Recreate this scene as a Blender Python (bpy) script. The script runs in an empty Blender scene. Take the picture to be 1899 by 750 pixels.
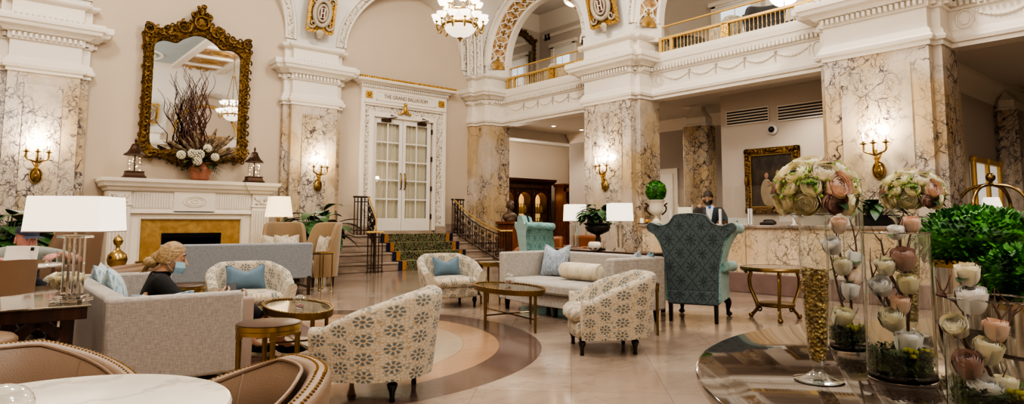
import bpy, bmesh, math, random
from math import sin, cos, pi, sqrt, atan2, radians as R
from mathutils import Vector as Vec, Matrix, noise as mnoise
random.seed(11)
SC = bpy.context.scene
COL = SC.collection
rnd = random.uniform
def lerp(a, b, t): return a + (b - a) * t

class MB:
    """collects vertices and faces of ONE mesh"""
    def __init__(s): s.v = []; s.f = []; s.uv = []; s.m = []; s.mi = 0
    def _add(s, vs, fs, uv=None):
        o = len(s.v); s.v += [tuple(p) for p in vs]
        s.uv += uv if uv else [(p[0] + p[1], p[2]) for p in vs]
        s.f += [tuple(i + o for i in f) for f in fs]; s.m += [s.mi] * len(fs)
        return s
    def box(s, c, d, rz=0, taper=1.0, tilt=None):
        x, y, z = d[0] / 2, d[1] / 2, d[2] / 2
        vs = []
        for sz in (-1, 1):
            k = taper if sz < 0 else 1.0
            for sx, sy in ((-1, -1), (1, -1), (1, 1), (-1, 1)):
                p = Vec((sx * x * k, sy * y * k, sz * z))
                if tilt: p = tilt @ p
                p = Vec((p.x * cos(rz) - p.y * sin(rz), p.x * sin(rz) + p.y * cos(rz), p.z))
                vs.append(p + Vec(c))
        return s._add(vs, [(3, 2, 1, 0), (4, 5, 6, 7), (0, 1, 5, 4), (1, 2, 6, 5), (2, 3, 7, 6), (3, 0, 4, 7)])
    def bx(s, x0, x1, y0, y1, z0, z1): return s.box(((x0 + x1) / 2, (y0 + y1) / 2, (z0 + z1) / 2), (abs(x1 - x0), abs(y1 - y0), abs(z1 - z0)))
    def grid(s, fn, nu, nv, cu=False, cv=False, uvf=None):
        """fn(u,v) for u,v in 0..1"""
        vs, uv = [], []
        U = nu + 1; V = nv + 1
        for j in range(V):
            for i in range(U):
                u, v = i / nu, j / nv
                vs.append(fn(u, v)); uv.append(uvf(u, v) if uvf else (u, v))
        fs = [(j * U + i, j * U + i + 1, (j + 1) * U + i + 1, (j + 1) * U + i) for j in range(nv) for i in range(nu)]
        return s._add(vs, fs, uv)
    def lathe(s, prof, seg=24, c=(0, 0, 0), sx=1, sy=1, a0=0, a1=2 * pi, caps=True, uvs=1, ax=None, ripple=None):
        """prof [(r,z)...] from bottom to top"""
        full = abs(a1 - a0 - 2 * pi) < 1e-6; n = seg if full else seg + 1
        vs, uv = [], []
        for r, z in prof:
            for i in range(n):
                a = a0 + (a1 - a0) * i / seg
                rr = r * (ripple(a, z) if ripple else 1)
                p = Vec((rr * cos(a) * sx, rr * sin(a) * sy, z))
                if ax: p = ax @ p
                vs.append(p + Vec(c)); uv.append((a * max(r, .02) * uvs, z))
        fs = []
        for j in range(len(prof) - 1):
            for i in range(seg):
                k = (i + 1) % n
                fs.append((j * n + i, j * n + k, (j + 1) * n + k, (j + 1) * n + i))
        if caps and full:
            if prof[0][0] > 1e-5: fs.append(tuple(reversed(range(n))))
            if prof[-1][0] > 1e-5: fs.append(tuple((len(prof) - 1) * n + i for i in range(n)))
        return s._add(vs, fs, uv)
    def cyl(s, c, r, h, seg=20, r2=None): return s.lathe([(r, 0), (r if r2 is None else r2, h)], seg, c)
    def ball(s, c, r, seg=14, rings=8, sc=(1, 1, 1), rot=None, rip=None):
        vs = []; n = seg
        for j in range(rings + 1):
            t = pi * j / rings
            for i in range(n):
                a = 2 * pi * i / n
                p = Vec((sin(t) * cos(a), sin(t) * sin(a), -cos(t)))
                k = r * (rip(p) if rip else 1)
                p = Vec((p.x * sc[0] * k, p.y * sc[1] * k, p.z * sc[2] * k))
                if rot: p = rot @ p
                vs.append(p + Vec(c))
        fs = []
        for j in range(rings):
            for i in range(n):
                k = (i + 1) % n
                a, b, c2, d = j * n + i, j * n + k, (j + 1) * n + k, (j + 1) * n + i
                fs.append((a, c2, d) if j == 0 else ((a, b, d) if j == rings - 1 else (a, b, c2, d)))
        return s._add(vs, fs, [(i / n, j / rings) for j in range(rings + 1) for i in range(n)])
    def tube(s, pts, r, seg=8, closed=False, cap=True, flat=1.0, up=None):
        """pts polyline, r number or list; flat squashes the section"""
        pts = [Vec(p) for p in pts]; n = len(pts)
        rs = r if isinstance(r, (list, tuple)) else [r] * n
        vs, uv = [], []; prev = None; L = 0
        for i, p in enumerate(pts):
            a = pts[(i - 1) % n] if (closed or i > 0) else p
            b = pts[(i + 1) % n] if (closed or i < n - 1) else p
            t = (b - a)
            t = t.normalized() if t.length > 1e-9 else Vec((0, 0, 1))
            if up is not None:
                nn = t.cross(Vec(up)); 
                if nn.length < 1e-4: nn = t.orthogonal()
            elif prev is None: nn = t.orthogonal()
            else:
                nn = prev - t * prev.dot(t)
                if nn.length < 1e-6: nn = t.orthogonal()
            nn.normalize(); prev = nn; bb = t.cross(nn)
            if i: L += (p - pts[i - 1]).length
            for k in range(seg):
                q = 2 * pi * k / seg
                vs.append(p + nn * (cos(q) * rs[i]) + bb * (sin(q) * rs[i] * flat)); uv.append((q * max(rs[i], .01), L))
        fs = []
        for j in range(n if closed else n - 1):
            for k in range(seg):
                k2 = (k + 1) % seg; j2 = (j + 1) % n
                fs.append((j * seg + k, j * seg + k2, j2 * seg + k2, j2 * seg + k))
        if cap and not closed:
            fs.append(tuple(reversed(range(seg)))); fs.append(tuple((n - 1) * seg + k for k in range(seg)))
        return s._add(vs, fs, uv)
    def sweep(s, path, prof, closed=False, caps=True):
        """path: plan polyline [(x,y)], outward = right of travel; prof [(out,z)...]; mitred"""
        n = len(path); offs = []
        for i in range(n):
            p = Vec(path[i]); ns = []
            if closed or i > 0:
                d = (p - Vec(path[i - 1])).normalized(); ns.append(Vec((d.y, -d.x)))
            if closed or i < n - 1:
                d = (Vec(path[(i + 1) % n]) - p).normalized(); ns.append(Vec((d.y, -d.x)))
            if len(ns) == 2:
                m = ns[0] + ns[1]; m = m / max(.2, (1 + ns[0].dot(ns[1])))
            else: m = ns[0]
            offs.append(m)
        vs, uv = [], []; L = 0
        for i in range(n):
            if i: L += (Vec(path[i]) - Vec(path[i - 1])).length
            w = 0
            for k, (o, z) in enumerate(prof):
                if k: w += math.hypot(o - prof[k - 1][0], z - prof[k - 1][1])
                vs.append((path[i][0] + offs[i].x * o, path[i][1] + offs[i].y * o, z)); uv.append((L, z))
        m = len(prof); fs = []
        for i in range(n if closed else n - 1):
            j = (i + 1) % n
            for k in range(m - 1): fs.append((i * m + k, j * m + k, j * m + k + 1, i * m + k + 1))
        if caps and not closed:
            fs.append(tuple(range(m))); fs.append(tuple((n - 1) * m + k for k in reversed(range(m))))
        return s._add(vs, fs, uv)
    def prism(s, poly, fn0, fn1):
        """poly 2D outline, fn0/fn1 map a 2D point to 3D on either face"""
        n = len(poly)
        vs = [fn0(p) for p in poly] + [fn1(p) for p in poly]
        fs = [tuple(range(n)), tuple(reversed(range(n, 2 * n)))]
        fs += [(i, i + n, (i + 1) % n + n, (i + 1) % n) for i in range(n)]
        return s._add(vs, fs, [tuple(p[:2]) for p in poly] * 2)
    def rbox(s, c, d, r=.04, n=4, rz=0, bulge=0.0, seg=8):
        """soft cushion-like box (superellipsoid grid) centred at c"""
        X, Y, Z = d[0] / 2, d[1] / 2, d[2] / 2
        def sgn(a, e): return math.copysign(abs(a) ** e, a)
        e = r
        vs = []; nu, nv = 32, 14
        for j in range(nv + 1):
            t = -pi / 2 + pi * j / nv
            for i in range(nu):
                a = 2 * pi * i / nu
                ct = sgn(cos(t), e)
                p = Vec((X * ct * sgn(cos(a), e), Y * ct * sgn(sin(a), e), Z * sgn(sin(t), .55 if e < .55 else e)))
                p = Vec((p.x * cos(rz) - p.y * sin(rz), p.x * sin(rz) + p.y * cos(rz), p.z))
                vs.append(p + Vec(c))
        fs = []
        for j in range(nv):
            for i in range(nu):
                k = (i + 1) % nu
                fs.append((j * nu + i, j * nu + k, (j + 1) * nu + k, (j + 1) * nu + i))
        return s._add(vs, fs, [(v[0] + v[1], v[2] + v[1] * .7) for v in vs])
    def xf(s, M, i0=0):
        for i in range(i0, len(s.v)): s.v[i] = tuple(M @ Vec(s.v[i]))
        return s
    def build(s, name, mat, parent=None, smooth=35, bevel=0, kind=None, sub=0, label=None):
        me = bpy.data.meshes.new(name)
        me.from_pydata(s.v, [], s.f)
        uvl = me.uv_layers.new(name='UVMap')
        for l in me.loops: uvl.data[l.index].uv = s.uv[l.vertex_index]
        mats = mat if isinstance(mat, (list, tuple)) else [mat]
        for m in mats: me.materials.append(m)
        if len(mats) > 1: me.polygons.foreach_set('material_index', s.m)
        bm = bmesh.new(); bm.from_mesh(me); bmesh.ops.recalc_face_normals(bm, faces=bm.faces); bm.to_mesh(me); bm.free()
        if smooth:
            me.shade_smooth(); me.set_sharp_from_angle(angle=R(smooth))
        o = bpy.data.objects.new(name, me); COL.objects.link(o)
        if parent is not None: o.parent = parent
        if bevel:
            b = o.modifiers.new('edge', 'BEVEL'); b.width = bevel; b.segments = 2; b.limit_method = 'ANGLE'; b.angle_limit = R(50)
        if sub:
            b = o.modifiers.new('soft', 'SUBSURF'); b.levels = sub; b.render_levels = sub
        if kind: o['kind'] = kind
        if label: o['label'] = label
        return o

def thing(name, label, cat, loc=(0, 0, 0), rz=0, group=None):
    o = bpy.data.objects.new(name, None); COL.objects.link(o); o.empty_display_size = .1
    o.location = loc; o.rotation_euler = (0, 0, rz); o['label'] = label; o['category'] = cat
    if group: o['group'] = group
    return o
def tag(o, label, cat, group=None):
    o['label'] = label; o['category'] = cat
    if group: o['group'] = group
    return o
def dup(root, loc, rz, label=None, group=None):
    r = root.copy(); COL.objects.link(r); r.location = loc; r.rotation_euler = (0, 0, rz)
    if label: r['label'] = label
    if group: r['group'] = group
    for ch in list(root.children):
        c = ch.copy(); COL.objects.link(c); c.parent = r
        for g in list(ch.children):
            d = g.copy(); COL.objects.link(d); d.parent = c
    return r
def struct(name, mb, mat, parent=None, **k):
    return mb.build(name, mat, parent, kind=None if parent else 'structure', **k)
def arc(cx, cz, r, a0, a1, n): return [(cx + r * cos(lerp(a0, a1, i / n)), cz + r * sin(lerp(a0, a1, i / n))) for i in range(n + 1)]
def smoothpts(pts, n=6):
    """Catmull-Rom through pts"""
    P = [Vec(p) for p in pts]; out = []
    for i in range(len(P) - 1):
        a, b, c, d = P[max(i - 1, 0)], P[i], P[i + 1], P[min(i + 2, len(P) - 1)]
        for k in range(n):
            t = k / n
            out.append(.5 * ((2 * b) + (c - a) * t + (2 * a - 5 * b + 4 * c - d) * t * t + (3 * b - a - 3 * c + d) * t ** 3))
    out.append(P[-1]); return out
def spiral(c, r0, r1, turns, a0, n=20, fn=None):
    out = []
    for i in range(n + 1):
        t = i / n; a = a0 + turns * 2 * pi * t; r = lerp(r0, r1, t)
        out.append(fn(c[0] + r * cos(a), c[1] + r * sin(a)))
    return out

# ---------------------------------------------------------------- materials
class S:
    """a node socket with arithmetic"""
    nt = None
    def __init__(s, k): s.k = k
    @staticmethod
    def m(op, *a, clamp=False):
        n = S.nt.nodes.new('ShaderNodeMath'); n.operation = op; n.use_clamp = clamp
        for i, x in enumerate(a): S.put(n.inputs[i], x)
        return S(n.outputs[0])
    @staticmethod
    def put(inp, x):
        if isinstance(x, S): S.nt.links.new(x.k, inp)
        else: inp.default_value = x
    def __add__(s, o): return S.m('ADD', s, o)
    __radd__ = __add__
    def __sub__(s, o): return S.m('SUBTRACT', s, o)
    def __rsub__(s, o): return S.m('SUBTRACT', o, s)
    def __mul__(s, o): return S.m('MULTIPLY', s, o)
    __rmul__ = __mul__
    def __truediv__(s, o): return S.m('DIVIDE', s, o)
    def gt(s, o): return S.m('GREATER_THAN', s, o)
    def lt(s, o): return S.m('LESS_THAN', s, o)
    def fract(s): return S.m('FRACT', s)
    def floor(s): return S.m('FLOOR', s)
    def abs(s): return S.m('ABSOLUTE', s)
    def sin(s): return S.m('SINE', s)
    def cos(s): return S.m('COSINE', s)
    def mod(s, o): return S.m('FLOORED_MODULO', s, o)
    def min(s, o): return S.m('MINIMUM', s, o)
    def max(s, o): return S.m('MAXIMUM', s, o)
    def step(s, a, b):
        n = S.nt.nodes.new('ShaderNodeMapRange'); n.interpolation_type = 'SMOOTHSTEP'
        S.put(n.inputs[0], s); n.inputs[1].default_value = a; n.inputs[2].default_value = b
        return S(n.outputs[0])
def nd(t, ins=None, out=0, **props):
    n = S.nt.nodes.new(t)
    for k, v in props.items(): setattr(n, k, v)
    for k, v in (ins or {}).items(): S.put(n.inputs[k], v)
    return S(n.outputs[out])
def mix(f, a, b):
    n = S.nt.nodes.new('ShaderNodeMix'); n.data_type = 'RGBA'
    S.put(n.inputs[0], f); S.put(n.inputs[6], col(a)); S.put(n.inputs[7], col(b)); return S(n.outputs[2])
def col(c):
    if isinstance(c, S): return c
    return (*c, 1.0) if len(c) == 3 else c
def coords(kind='Object', scale=(1, 1, 1), rot=(0, 0, 0)):
    c = nd('ShaderNodeTexCoord', out=['Generated', 'Normal', 'UV', 'Object'].index(kind))
    return nd('ShaderNodeMapping', {'Vector': c, 'Scale': scale, 'Rotation': rot})
def world_co(scale=(1, 1, 1), rot=(0, 0, 0)):
    return nd('ShaderNodeMapping', {'Vector': nd('ShaderNodeNewGeometry', out=0), 'Scale': scale, 'Rotation': rot})
def sep(v):
    n = S.nt.nodes.new('ShaderNodeSeparateXYZ'); S.put(n.inputs[0], v); return S(n.outputs[0]), S(n.outputs[1]), S(n.outputs[2])
def comb(x, y, z): return nd('ShaderNodeCombineXYZ', {0: x, 1: y, 2: z})
def noise(v, scale=5, detail=3, rough=.5, out=0, dist=0): return nd('ShaderNodeTexNoise', {'Vector': v, 'Scale': scale, 'Detail': detail, 'Roughness': rough, 'Distortion': dist}, out=out)
def voro(v, scale=5, feature='F1', out=0, rnd_=1): return nd('ShaderNodeTexVoronoi', {'Vector': v, 'Scale': scale, 'Randomness': rnd_}, out=out, feature=feature)
def vadd(a, b): return nd('ShaderNodeVectorMath', {0: a, 1: b}, operation='ADD')
def vscale(a, k):
    n = S.nt.nodes.new('ShaderNodeVectorMath'); n.operation = 'SCALE'; S.put(n.inputs[0], a); S.put(n.inputs['Scale'], k); return S(n.outputs[0])
def warp(v, scale, amt, detail=2): return vadd(v, vscale(noise(v, scale, detail, out=1), amt))
def bump(h, strength=.3, dist=.01): return nd('ShaderNodeBump', {'Height': h, 'Strength': strength, 'Distance': dist})
def material(name, fn):
    m = bpy.data.materials.new(name); m.use_nodes = True; S.nt = m.node_tree
    b = [n for n in m.node_tree.nodes if n.type == 'BSDF_PRINCIPLED'][0]
    for k, v in fn().items(): S.put(b.inputs[k], col(v) if k in ('Base Color', 'Emission Color', 'Specular Tint') else v)
    return m
def plain(name, c, rough=.5, metal=0, var=.12, scale=8, bmp=0, bscale=60, **kw):
    """principled with gentle noise variation"""
    def fn():
        v = coords('Object'); k = noise(v, scale, 3)
        d = {'Base Color': mix(k, tuple(x * (1 - var) for x in c), tuple(min(1, x * (1 + var)) for x in c)), 'Roughness': rough, 'Metallic': metal}
        if bmp: d['Normal'] = bump(noise(v, bscale, 3), bmp, .01)
        d.update(kw); return d
    return material(name, fn)
def h(s):
    o = []
    for i in (0, 2, 4):
        c = int(s[i:i + 2], 16) / 255; o.append(c / 12.92 if c <= .04045 else ((c + .055) / 1.055) ** 2.4)
    return tuple(o)

def marble_fn(base, warm, vein, sc=1.0, dens=1.0, rough=.22):
    def fn():
        v = world_co((sc, sc, sc * .8), (.3, .2, .4))
        w = warp(v, 1.1, .9, 3)
        e1 = voro(warp(v, 3, .5, 4), 3.0, 'DISTANCE_TO_EDGE')
        e2 = voro(warp(v, 6, .25, 4), 8.5, 'DISTANCE_TO_EDGE')
        e3 = voro(warp(v, 11, .1, 3), 21, 'DISTANCE_TO_EDGE')
        big = noise(w, .9, 4)
        mask = noise(world_co((sc, sc, sc * .4), (.1, .1, .3)), 1.7, 4, .55).step(.37, .55)
        v1 = (1 - e1.step(.0, .05)) * (.15 + mask * .85) * .85
        v2 = (1 - e2.step(.0, .08)) * mask * noise(v, 3.1, 2).step(.35, .6) * .85
        v3 = (1 - e3.step(.0, .10)) * mask * noise(v, 2.4, 2).step(.40, .56) * .7
        ve = S.m('MINIMUM', v1.max(v2).max(v3) * dens, 1.0)
        c = mix(big.step(.42, .62), base, warm)
        c = mix(noise(w, 3, 4).step(.5, .75) * .5, c, tuple(x * .62 for x in base))
        c = mix(ve * noise(v, 9, 2).step(.15, .6), c, vein)
        return {'Base Color': c, 'Roughness': rough}
    return fn
MARBLE = material('breccia_marble', marble_fn(h('cdbfb0'), h('c2a985'), h('40373b'), 1.0, 1.25))
MARBLE_B = material('breccia_marble_panel', marble_fn(h('cbbcab'), h('c4b092'), h('3d3438'), 1.2, 1.3))
MARBLE_DESK = material('desk_marble', marble_fn(h('e6d2b6'), h('dabf9a'), h('3f3435'), 1.7, 1.0))
MARBLE_TOP = material('counter_marble', marble_fn(h('a8988a'), h('8f8074'), h('3a3130'), 4, 1.0, .15))
def white_marble():
    v = world_co((1, 1, 1), (0, 0, .6))
    w = warp(v, 2, .5, 4)
    a = noise(w, 2.6, 5, .6); vein = 1 - (a - .5).abs().step(0, .05)
    b = noise(v, 2, 2).step(.45, .65)
    return {'Base Color': mix(vein * (b * .5 + .5) * .8, mix(noise(v, 5, 3), h('e9e2d6'), h('dcd2c4')), h('9a958c')), 'Roughness': .22}
WMARBLE = material('white_marble', white_marble)

def floor_fn():
    P = nd('ShaderNodeNewGeometry', out=0); x, y, z = sep(P)
    dx, dy = x - 2.2, y - 5.8
    r = S.m('SQRT', dx * dx + dy * dy); ang = S.m('ARCTAN2', dy, dx)
    # diagonal slabs .61 m
    c = .70711
    p = (x * c + y * c) / .62; q = (x * c - y * c) / .62
    g = S.m('MINIMUM', (p.fract() - .5).abs() * -1 + .5, (q.fract() - .5).abs() * -1 + .5)
    grout = 1 - g.step(.0, .008)
    cell = nd('ShaderNodeTexWhiteNoise', {'Vector': comb(p.floor(), q.floor(), 0)})
    n1 = noise(warp(P, .8, .6), 1.3, 4); n2 = noise(warp(P, 2.5, .4), 6, 4, .6)
    streak = noise(nd('ShaderNodeMapping', {'Vector': P, 'Scale': (1.2, 7, 1), 'Rotation': (0, 0, .5)}), 2, 4, .6)
    base = mix(n1.step(.3, .7), h('9d8c7e'), h('bbab9c'))
    base = mix((cell - .5) * .5 + .25, base, h('957e6d'))
    base = mix(streak.step(.45, .75) * .35, base, h('8b7465'))
    vein = (1 - (noise(warp(P, 1.5, .8, 4), 1.6, 5, .6) - .5).abs().step(0, .012)) * .25
    base = mix(vein, base, h('6d5146')); base = mix(grout * .55, base, h('6f5a4c'))
    mauve = mix(n2, h('5f4d47'), h('7d6a62'))
    pink = mix(streak, h('b8967b'), h('a98468'))
    pale = mix(streak, h('bda88e'), h('ab967b'))
    dark = mix(n2, h('6b4d41'), h('7d5f50'))
    seg = (ang * (12 / (2 * pi)) + .5).fract()           # twelve spokes
    star = (r - .62).lt((1 - (seg - .5).abs() * 2) * .62)  # points reaching .62..1.24
    c2 = mix(r.lt(2.29), base, mauve)
    c2 = mix(r.lt(1.92), c2, pink)
    c2 = mix(r.lt(1.6), c2, pale)
    c2 = mix(r.lt(1.32), c2, pink)
    c2 = mix(r.lt(1.30) * star, c2, dark)
    c2 = mix(r.lt(.45), c2, pale)
    joint = (1 - (r - 2.29).abs().step(.0, .006)).max(1 - (r - 1.92).abs().step(0, .005)).max(1 - (r - 1.6).abs().step(0, .005))
    c2 = mix(joint * .6, c2, h('5a463c'))
    return {'Base Color': c2, 'Roughness': .09 + n2 * .07, 'Specular IOR Level': .55}
FLOOR = material('polished_stone_floor', floor_fn)
def stair_fn():
    P = nd('ShaderNodeNewGeometry', out=0)
    s = noise(nd('ShaderNodeMapping', {'Vector': P, 'Scale': (.8, 5, 5)}), 3, 4, .6)
    return {'Base Color': mix(s.step(.3, .7), h('9a8778'), h('b8a696')), 'Roughness': .3}
STAIR = material('stair_stone', stair_fn)
DARKSTONE = plain('baseboard_stone', h('7b6660'), .25, var=.25, scale=6)
PLASTER = plain('cream_wall_paint', h('c9b7a3'), .75, var=.03, scale=2, bmp=.03)
PLASTER2 = plain('taupe_wall_paint', h('c9bcae'), .75, var=.03, scale=2, bmp=.03)
GREYWALL = plain('grey_wall_paint', h('b5aaa0'), .75, var=.03, scale=2)
WHITE = plain('white_plaster', h('ebe1d3'), .6, var=.03, scale=5, bmp=.05, bscale=30)
VAULT = plain('vault_plaster', h('efe9e0'), .7, var=.02, scale=3)
CEIL = plain('ceiling_paint', h('d8cfc3'), .7, var=.03, scale=3)
def ornate_white():
    v = coords('Object'); e = voro(v, 22, 'SMOOTH_F1'); n = noise(v, 40, 3)
    return {'Base Color': mix(e.step(.1, .5), h('8a7c6c'), h('e6dccd')), 'Roughness': .6, 'Normal': bump(e + n * .3, .8, .02)}
ORNATE = material('carved_plaster', ornate_white)
def gold_fn(c1, c2, sc=30, st=.6, rough=.35):
    def fn():
        v = coords('Object'); n = noise(v, sc, 4, .6); e = voro(v, sc * .7)
        k = (n * .6 + e * .6).step(.25, .75)
        return {'Base Color': mix(k, c1, c2), 'Metallic': .85, 'Roughness': rough, 'Normal': bump(n + e, st, .01)}
    return fn
GOLD = material('antique_gold', gold_fn(h('4e3413'), h('bd9350'), 24, .8))
GILT = material('gilt_relief', gold_fn(h('8a6428'), h('d9b36c'), 40, .5, .4))
GOLDFRAME = material('dark_gilded_frame', gold_fn(h('1a1008'), h('7d6034'), 30, 1.0, .45))
BRASS = plain('polished_brass', h('a88f5f'), .25, 1.0, .1, 6)
BRASSRAIL = plain('painted_brass_rail', h('d3ac66'), .4, .3, .08, 6)
AGEBRASS = plain('aged_brass', h('846c45'), .32, .95, .2, 14)
DBRONZE = plain('dark_bronze', h('4a3426'), .4, .7, .25, 12)
IRON = plain('wrought_iron', h('3a2b22'), .45, .6, .2, 14)
BLACKIRON = plain('black_cast_iron', h('1d1a19'), .5, .4, .2, 20)
BLACKWOOD = plain('ebonised_wood', h('1c1513'), .22, 0, .25, 10)
def wood_fn(a, b, sc=1, rough=.3, axis=(9, 9, 1)):
    def fn():
        v = coords('Object', axis); n = noise(warp(v, 1, .3), 2.2 * sc, 5, .6)
        return {'Base Color': mix(n.step(.3, .7), a, b), 'Roughness': rough}
    return fn
DWOOD = material('dark_mahogany', wood_fn(h('2a1710'), h('4b2a1b'), 1, .3))
REDWOOD = material('cherry_wood', wood_fn(h('5f3319'), h('8f5127'), 1, .35))
TABLEWOOD = plain('dark_table_wood', h('3a2f29'), .05, 0, .06, 3, **{'Coat Weight': .3, 'Coat Roughness': .02, 'Specular IOR Level': .6})
TABLEEDGE = material('table_edge_wood', wood_fn(h('33221a'), h('4a3226'), 1, .3, (2, 2, 9)))
WOODLEG = material('espresso_wood', wood_fn(h('241712'), h('38251c'), 1, .35))
def linen(c, fine=900, rough=.9):
    def fn():
        v = coords('Object'); a = noise(nd('ShaderNodeMapping', {'Vector': v, 'Scale': (1, 1, .15)}), fine / 6, 2); b = noise(nd('ShaderNodeMapping', {'Vector': v, 'Scale': (.15, .15, 1)}), fine / 6, 2)
        k = (a + b) * .5
        return {'Base Color': mix(k.step(.3, .7), tuple(x * .72 for x in c), tuple(min(1, x * 1.15) for x in c)), 'Roughness': rough, 'Normal': bump(k, .35, .004), 'Sheen Weight': .2}
    return fn
LINEN = material('grey_linen', linen(h('a49c96'))); LINENL = material('pale_linen', linen(h('b3aca4'), 700))
BLUEGREY = material('blue_grey_cloth', linen(h('8e9297'), 1200)); LINENTAPE = material('linen_trim', linen(h('a8a098')))
TAN = plain('tan_velvet', h('927858'), .75, 0, .12, 5, .15, 200, **{'Sheen Weight': .4})
TANLEATHER = plain('tan_leather', h('87705d'), .42, 0, .06, 4, .12, 220)
TAUPELEATHER = plain('taupe_leather', h('7b614b'), .5, 0, .08, 4, .1, 200)
COGNAC = plain('cognac_leather', h('7a4622'), .38, 0, .15, 6, .15, 150)
NAIL = plain('brass_nailhead', h('8f7043'), .35, .8, .1, 20)
def rosette():
    u, v, _ = sep(nd('ShaderNodeTexCoord', out=2))
    T = .112
    def ros(uu, vv):
        iu = (uu / T).floor(); fx = (uu / T).fract() - .5
        fy = (vv / T + iu.mod(2.0) * .5).fract() - .5
        r = S.m('SQRT', fx * fx + fy * fy); a = S.m('ARCTAN2', fy, fx)
        k = (a * 4 + .35).cos()
        pet = (r - .25).abs().lt(.085) * k.abs().gt(.62)
        cen = r.lt(.085)
        ring = ((r - .25).abs().lt(.11) * k.abs().gt(.42)).max(r.lt(.12))
        return r, pet.max(cen), ring
    r, pet, ring = ros(u, v)
    gate = r.lt(.37)
    uv = comb(u, v, 0)
    e = voro(uv, 58, 'DISTANCE_TO_EDGE', rnd_=.6); net = 1 - e.step(.03, .09)
    cellc = voro(uv, 58, 'F1', out=1, rnd_=.6); cr, cg, cb = sep(cellc)
    small = cr.gt(.9) * (1 - net)
    base = mix(noise(uv, 60, 2), h('b8ae9d'), h('cfc6b5'))
    c = mix(net * .75, base, h('a58a63'))
    c = mix(small * (1 - gate), c, h('8a948f'))
    c2 = mix(ring * .8, mix(net * .6, base, h('a58a63')), h('b59d78')); c2 = mix(pet, c2, mix(noise(uv, 200, 2), h('59666d'), h('747f83')))
    return {'Base Color': mix(gate, c, c2), 'Roughness': .85, 'Normal': bump(e, .15, .004), 'Sheen Weight': .15}
ROSETTE = material('rosette_print_fabric', rosette)
def damask(a, b, T=.24):
    def fn():
        u, v, _ = sep(nd('ShaderNodeTexCoord', out=2))
        p = u / T; q = v / (T * 1.25)
        fx = ((p.fract()) - .5).abs(); fy = ((q.fract()) - .5).abs()
        dia = (fx + fy - .5).abs()
        band = 1 - dia.step(.02, .05)
        a_ = S.m('ARCTAN2', fy, fx); r = S.m('SQRT', fx * fx + fy * fy)
        fx2 = .5 - fx; fy2 = .5 - fy; r2 = S.m('SQRT', fx2 * fx2 + fy2 * fy2); a2 = S.m('ARCTAN2', fy2, fx2)
        fl = (r - (.15 + (a_ * 8).cos() * .09)).step(.0, .03)
        fl2 = (r2 - (.17 + (a2 * 8).cos() * .10)).step(.0, .03)
        n = noise(comb(u, v, 0), 55, 3, .6).step(.46, .54)
        k = (1 - fl).max(1 - fl2).max(band)
        k = S.m('ABSOLUTE', k - n * .45)
        return {'Base Color': mix(k, b, a), 'Roughness': .7, 'Normal': bump(k, .35, .006), 'Sheen Weight': .35}
    return fn
TEALDARK = material('charcoal_teal_damask', damask(h('1f2a2e'), h('4b5c5f')))
TEAL = material('pale_teal_damask', damask(h('4f8587'), h('8fbab5'), .2))
def satin(a, b, sc=50):
    def fn():
        v = coords('Object'); n = noise(nd('ShaderNodeMapping', {'Vector': v, 'Scale': (1, 1, .35)}), sc, 4, .65)
        return {'Base Color': mix(n.step(.4, .6), a, b), 'Roughness': .42, 'Sheen Weight': .3, 'Normal': bump(n, .2, .005)}
    return fn
BLUEPIL = plain('slate_blue_cushion', h('5f7686'), .7, 0, .12, 12, .2, 160)
SILVERPIL = material('silver_blue_cushion', satin(h('7d8c9c'), h('b3bcc6'), 60))
PATPIL = material('mottled_blue_cushion', satin(h('6f93a8'), h('c6d6db'), 34))
BOLSTER = material('cream_brown_cushion', satin(h('c7b89f'), h('ded3bd'), 10))
IVORYPIL = material('ivory_patterned_cushion', satin(h('d6cab6'), h('a89a86'), 45))
def carpet():
    u, v, _ = sep(nd('ShaderNodeTexCoord', out=2)); a = u.abs(); uv = comb(u, v, 0)
    n = noise(warp(uv, 9, .06), 22, 3, .6); fig = (n - .5).abs().step(.02, .06)
    vv = (v * 7).fract(); uu = (u * 7).fract()
    _, _, nz = sep(nd('ShaderNodeNewGeometry', out=1)); c = mix(fig, h('8f8864'), h('1c1a12')); c = mix(nz.abs().step(.4, .6) * .75, c, h('8f8a66'))  # treads mixed paler by normal: grazing sheen of the pile put into the colour
    c = mix(noise(uv, 6, 2).step(.5, .6) * .4, c, h('5f6b45'))
    orange = mix(noise(uv, 40, 2).step(.4, .6), h('b98346'), h('8f5f2c'))
    c = mix(a.gt(.80), c, orange); c = mix(a.gt(.90), c, h('141a38'))
    return {'Base Color': c, 'Roughness': .95, 'Normal': bump(noise(uv, 300, 2), .3, .004)}
CARPET = material('stair_carpet_weave', carpet)
GLASS = material('clear_glass', lambda: {'Base Color': (.98, .99, .985), 'Roughness': .0, 'Transmission Weight': 1.0, 'IOR': 1.45})
def vglass(name, tint=(.985, .99, .985), ior=1.35, base=.03):
    """thin clear glass: straight-through transparency plus fresnel reflection"""
    m = bpy.data.materials.new(name); m.use_nodes = True; nt = m.node_tree; S.nt = nt
    for n in list(nt.nodes):
        if n.type != 'OUTPUT_MATERIAL': nt.nodes.remove(n)
    out = nt.nodes[0]
    f = nd('ShaderNodeLayerWeight', {'Blend': .42}, out=1)
    fac = S.m('MINIMUM', f * f * 1.1 + base, 1.0)
    tr = nd('ShaderNodeBsdfTransparent', {'Color': col(tint)}); gl = nd('ShaderNodeBsdfGlossy', {'Color': (1, 1, 1, 1), 'Roughness': .015})
    mx = nt.nodes.new('ShaderNodeMixShader'); S.put(mx.inputs[0], fac); nt.links.new(tr.k, mx.inputs[1]); nt.links.new(gl.k, mx.inputs[2]); nt.links.new(mx.outputs[0], out.inputs[0]); return m
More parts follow.
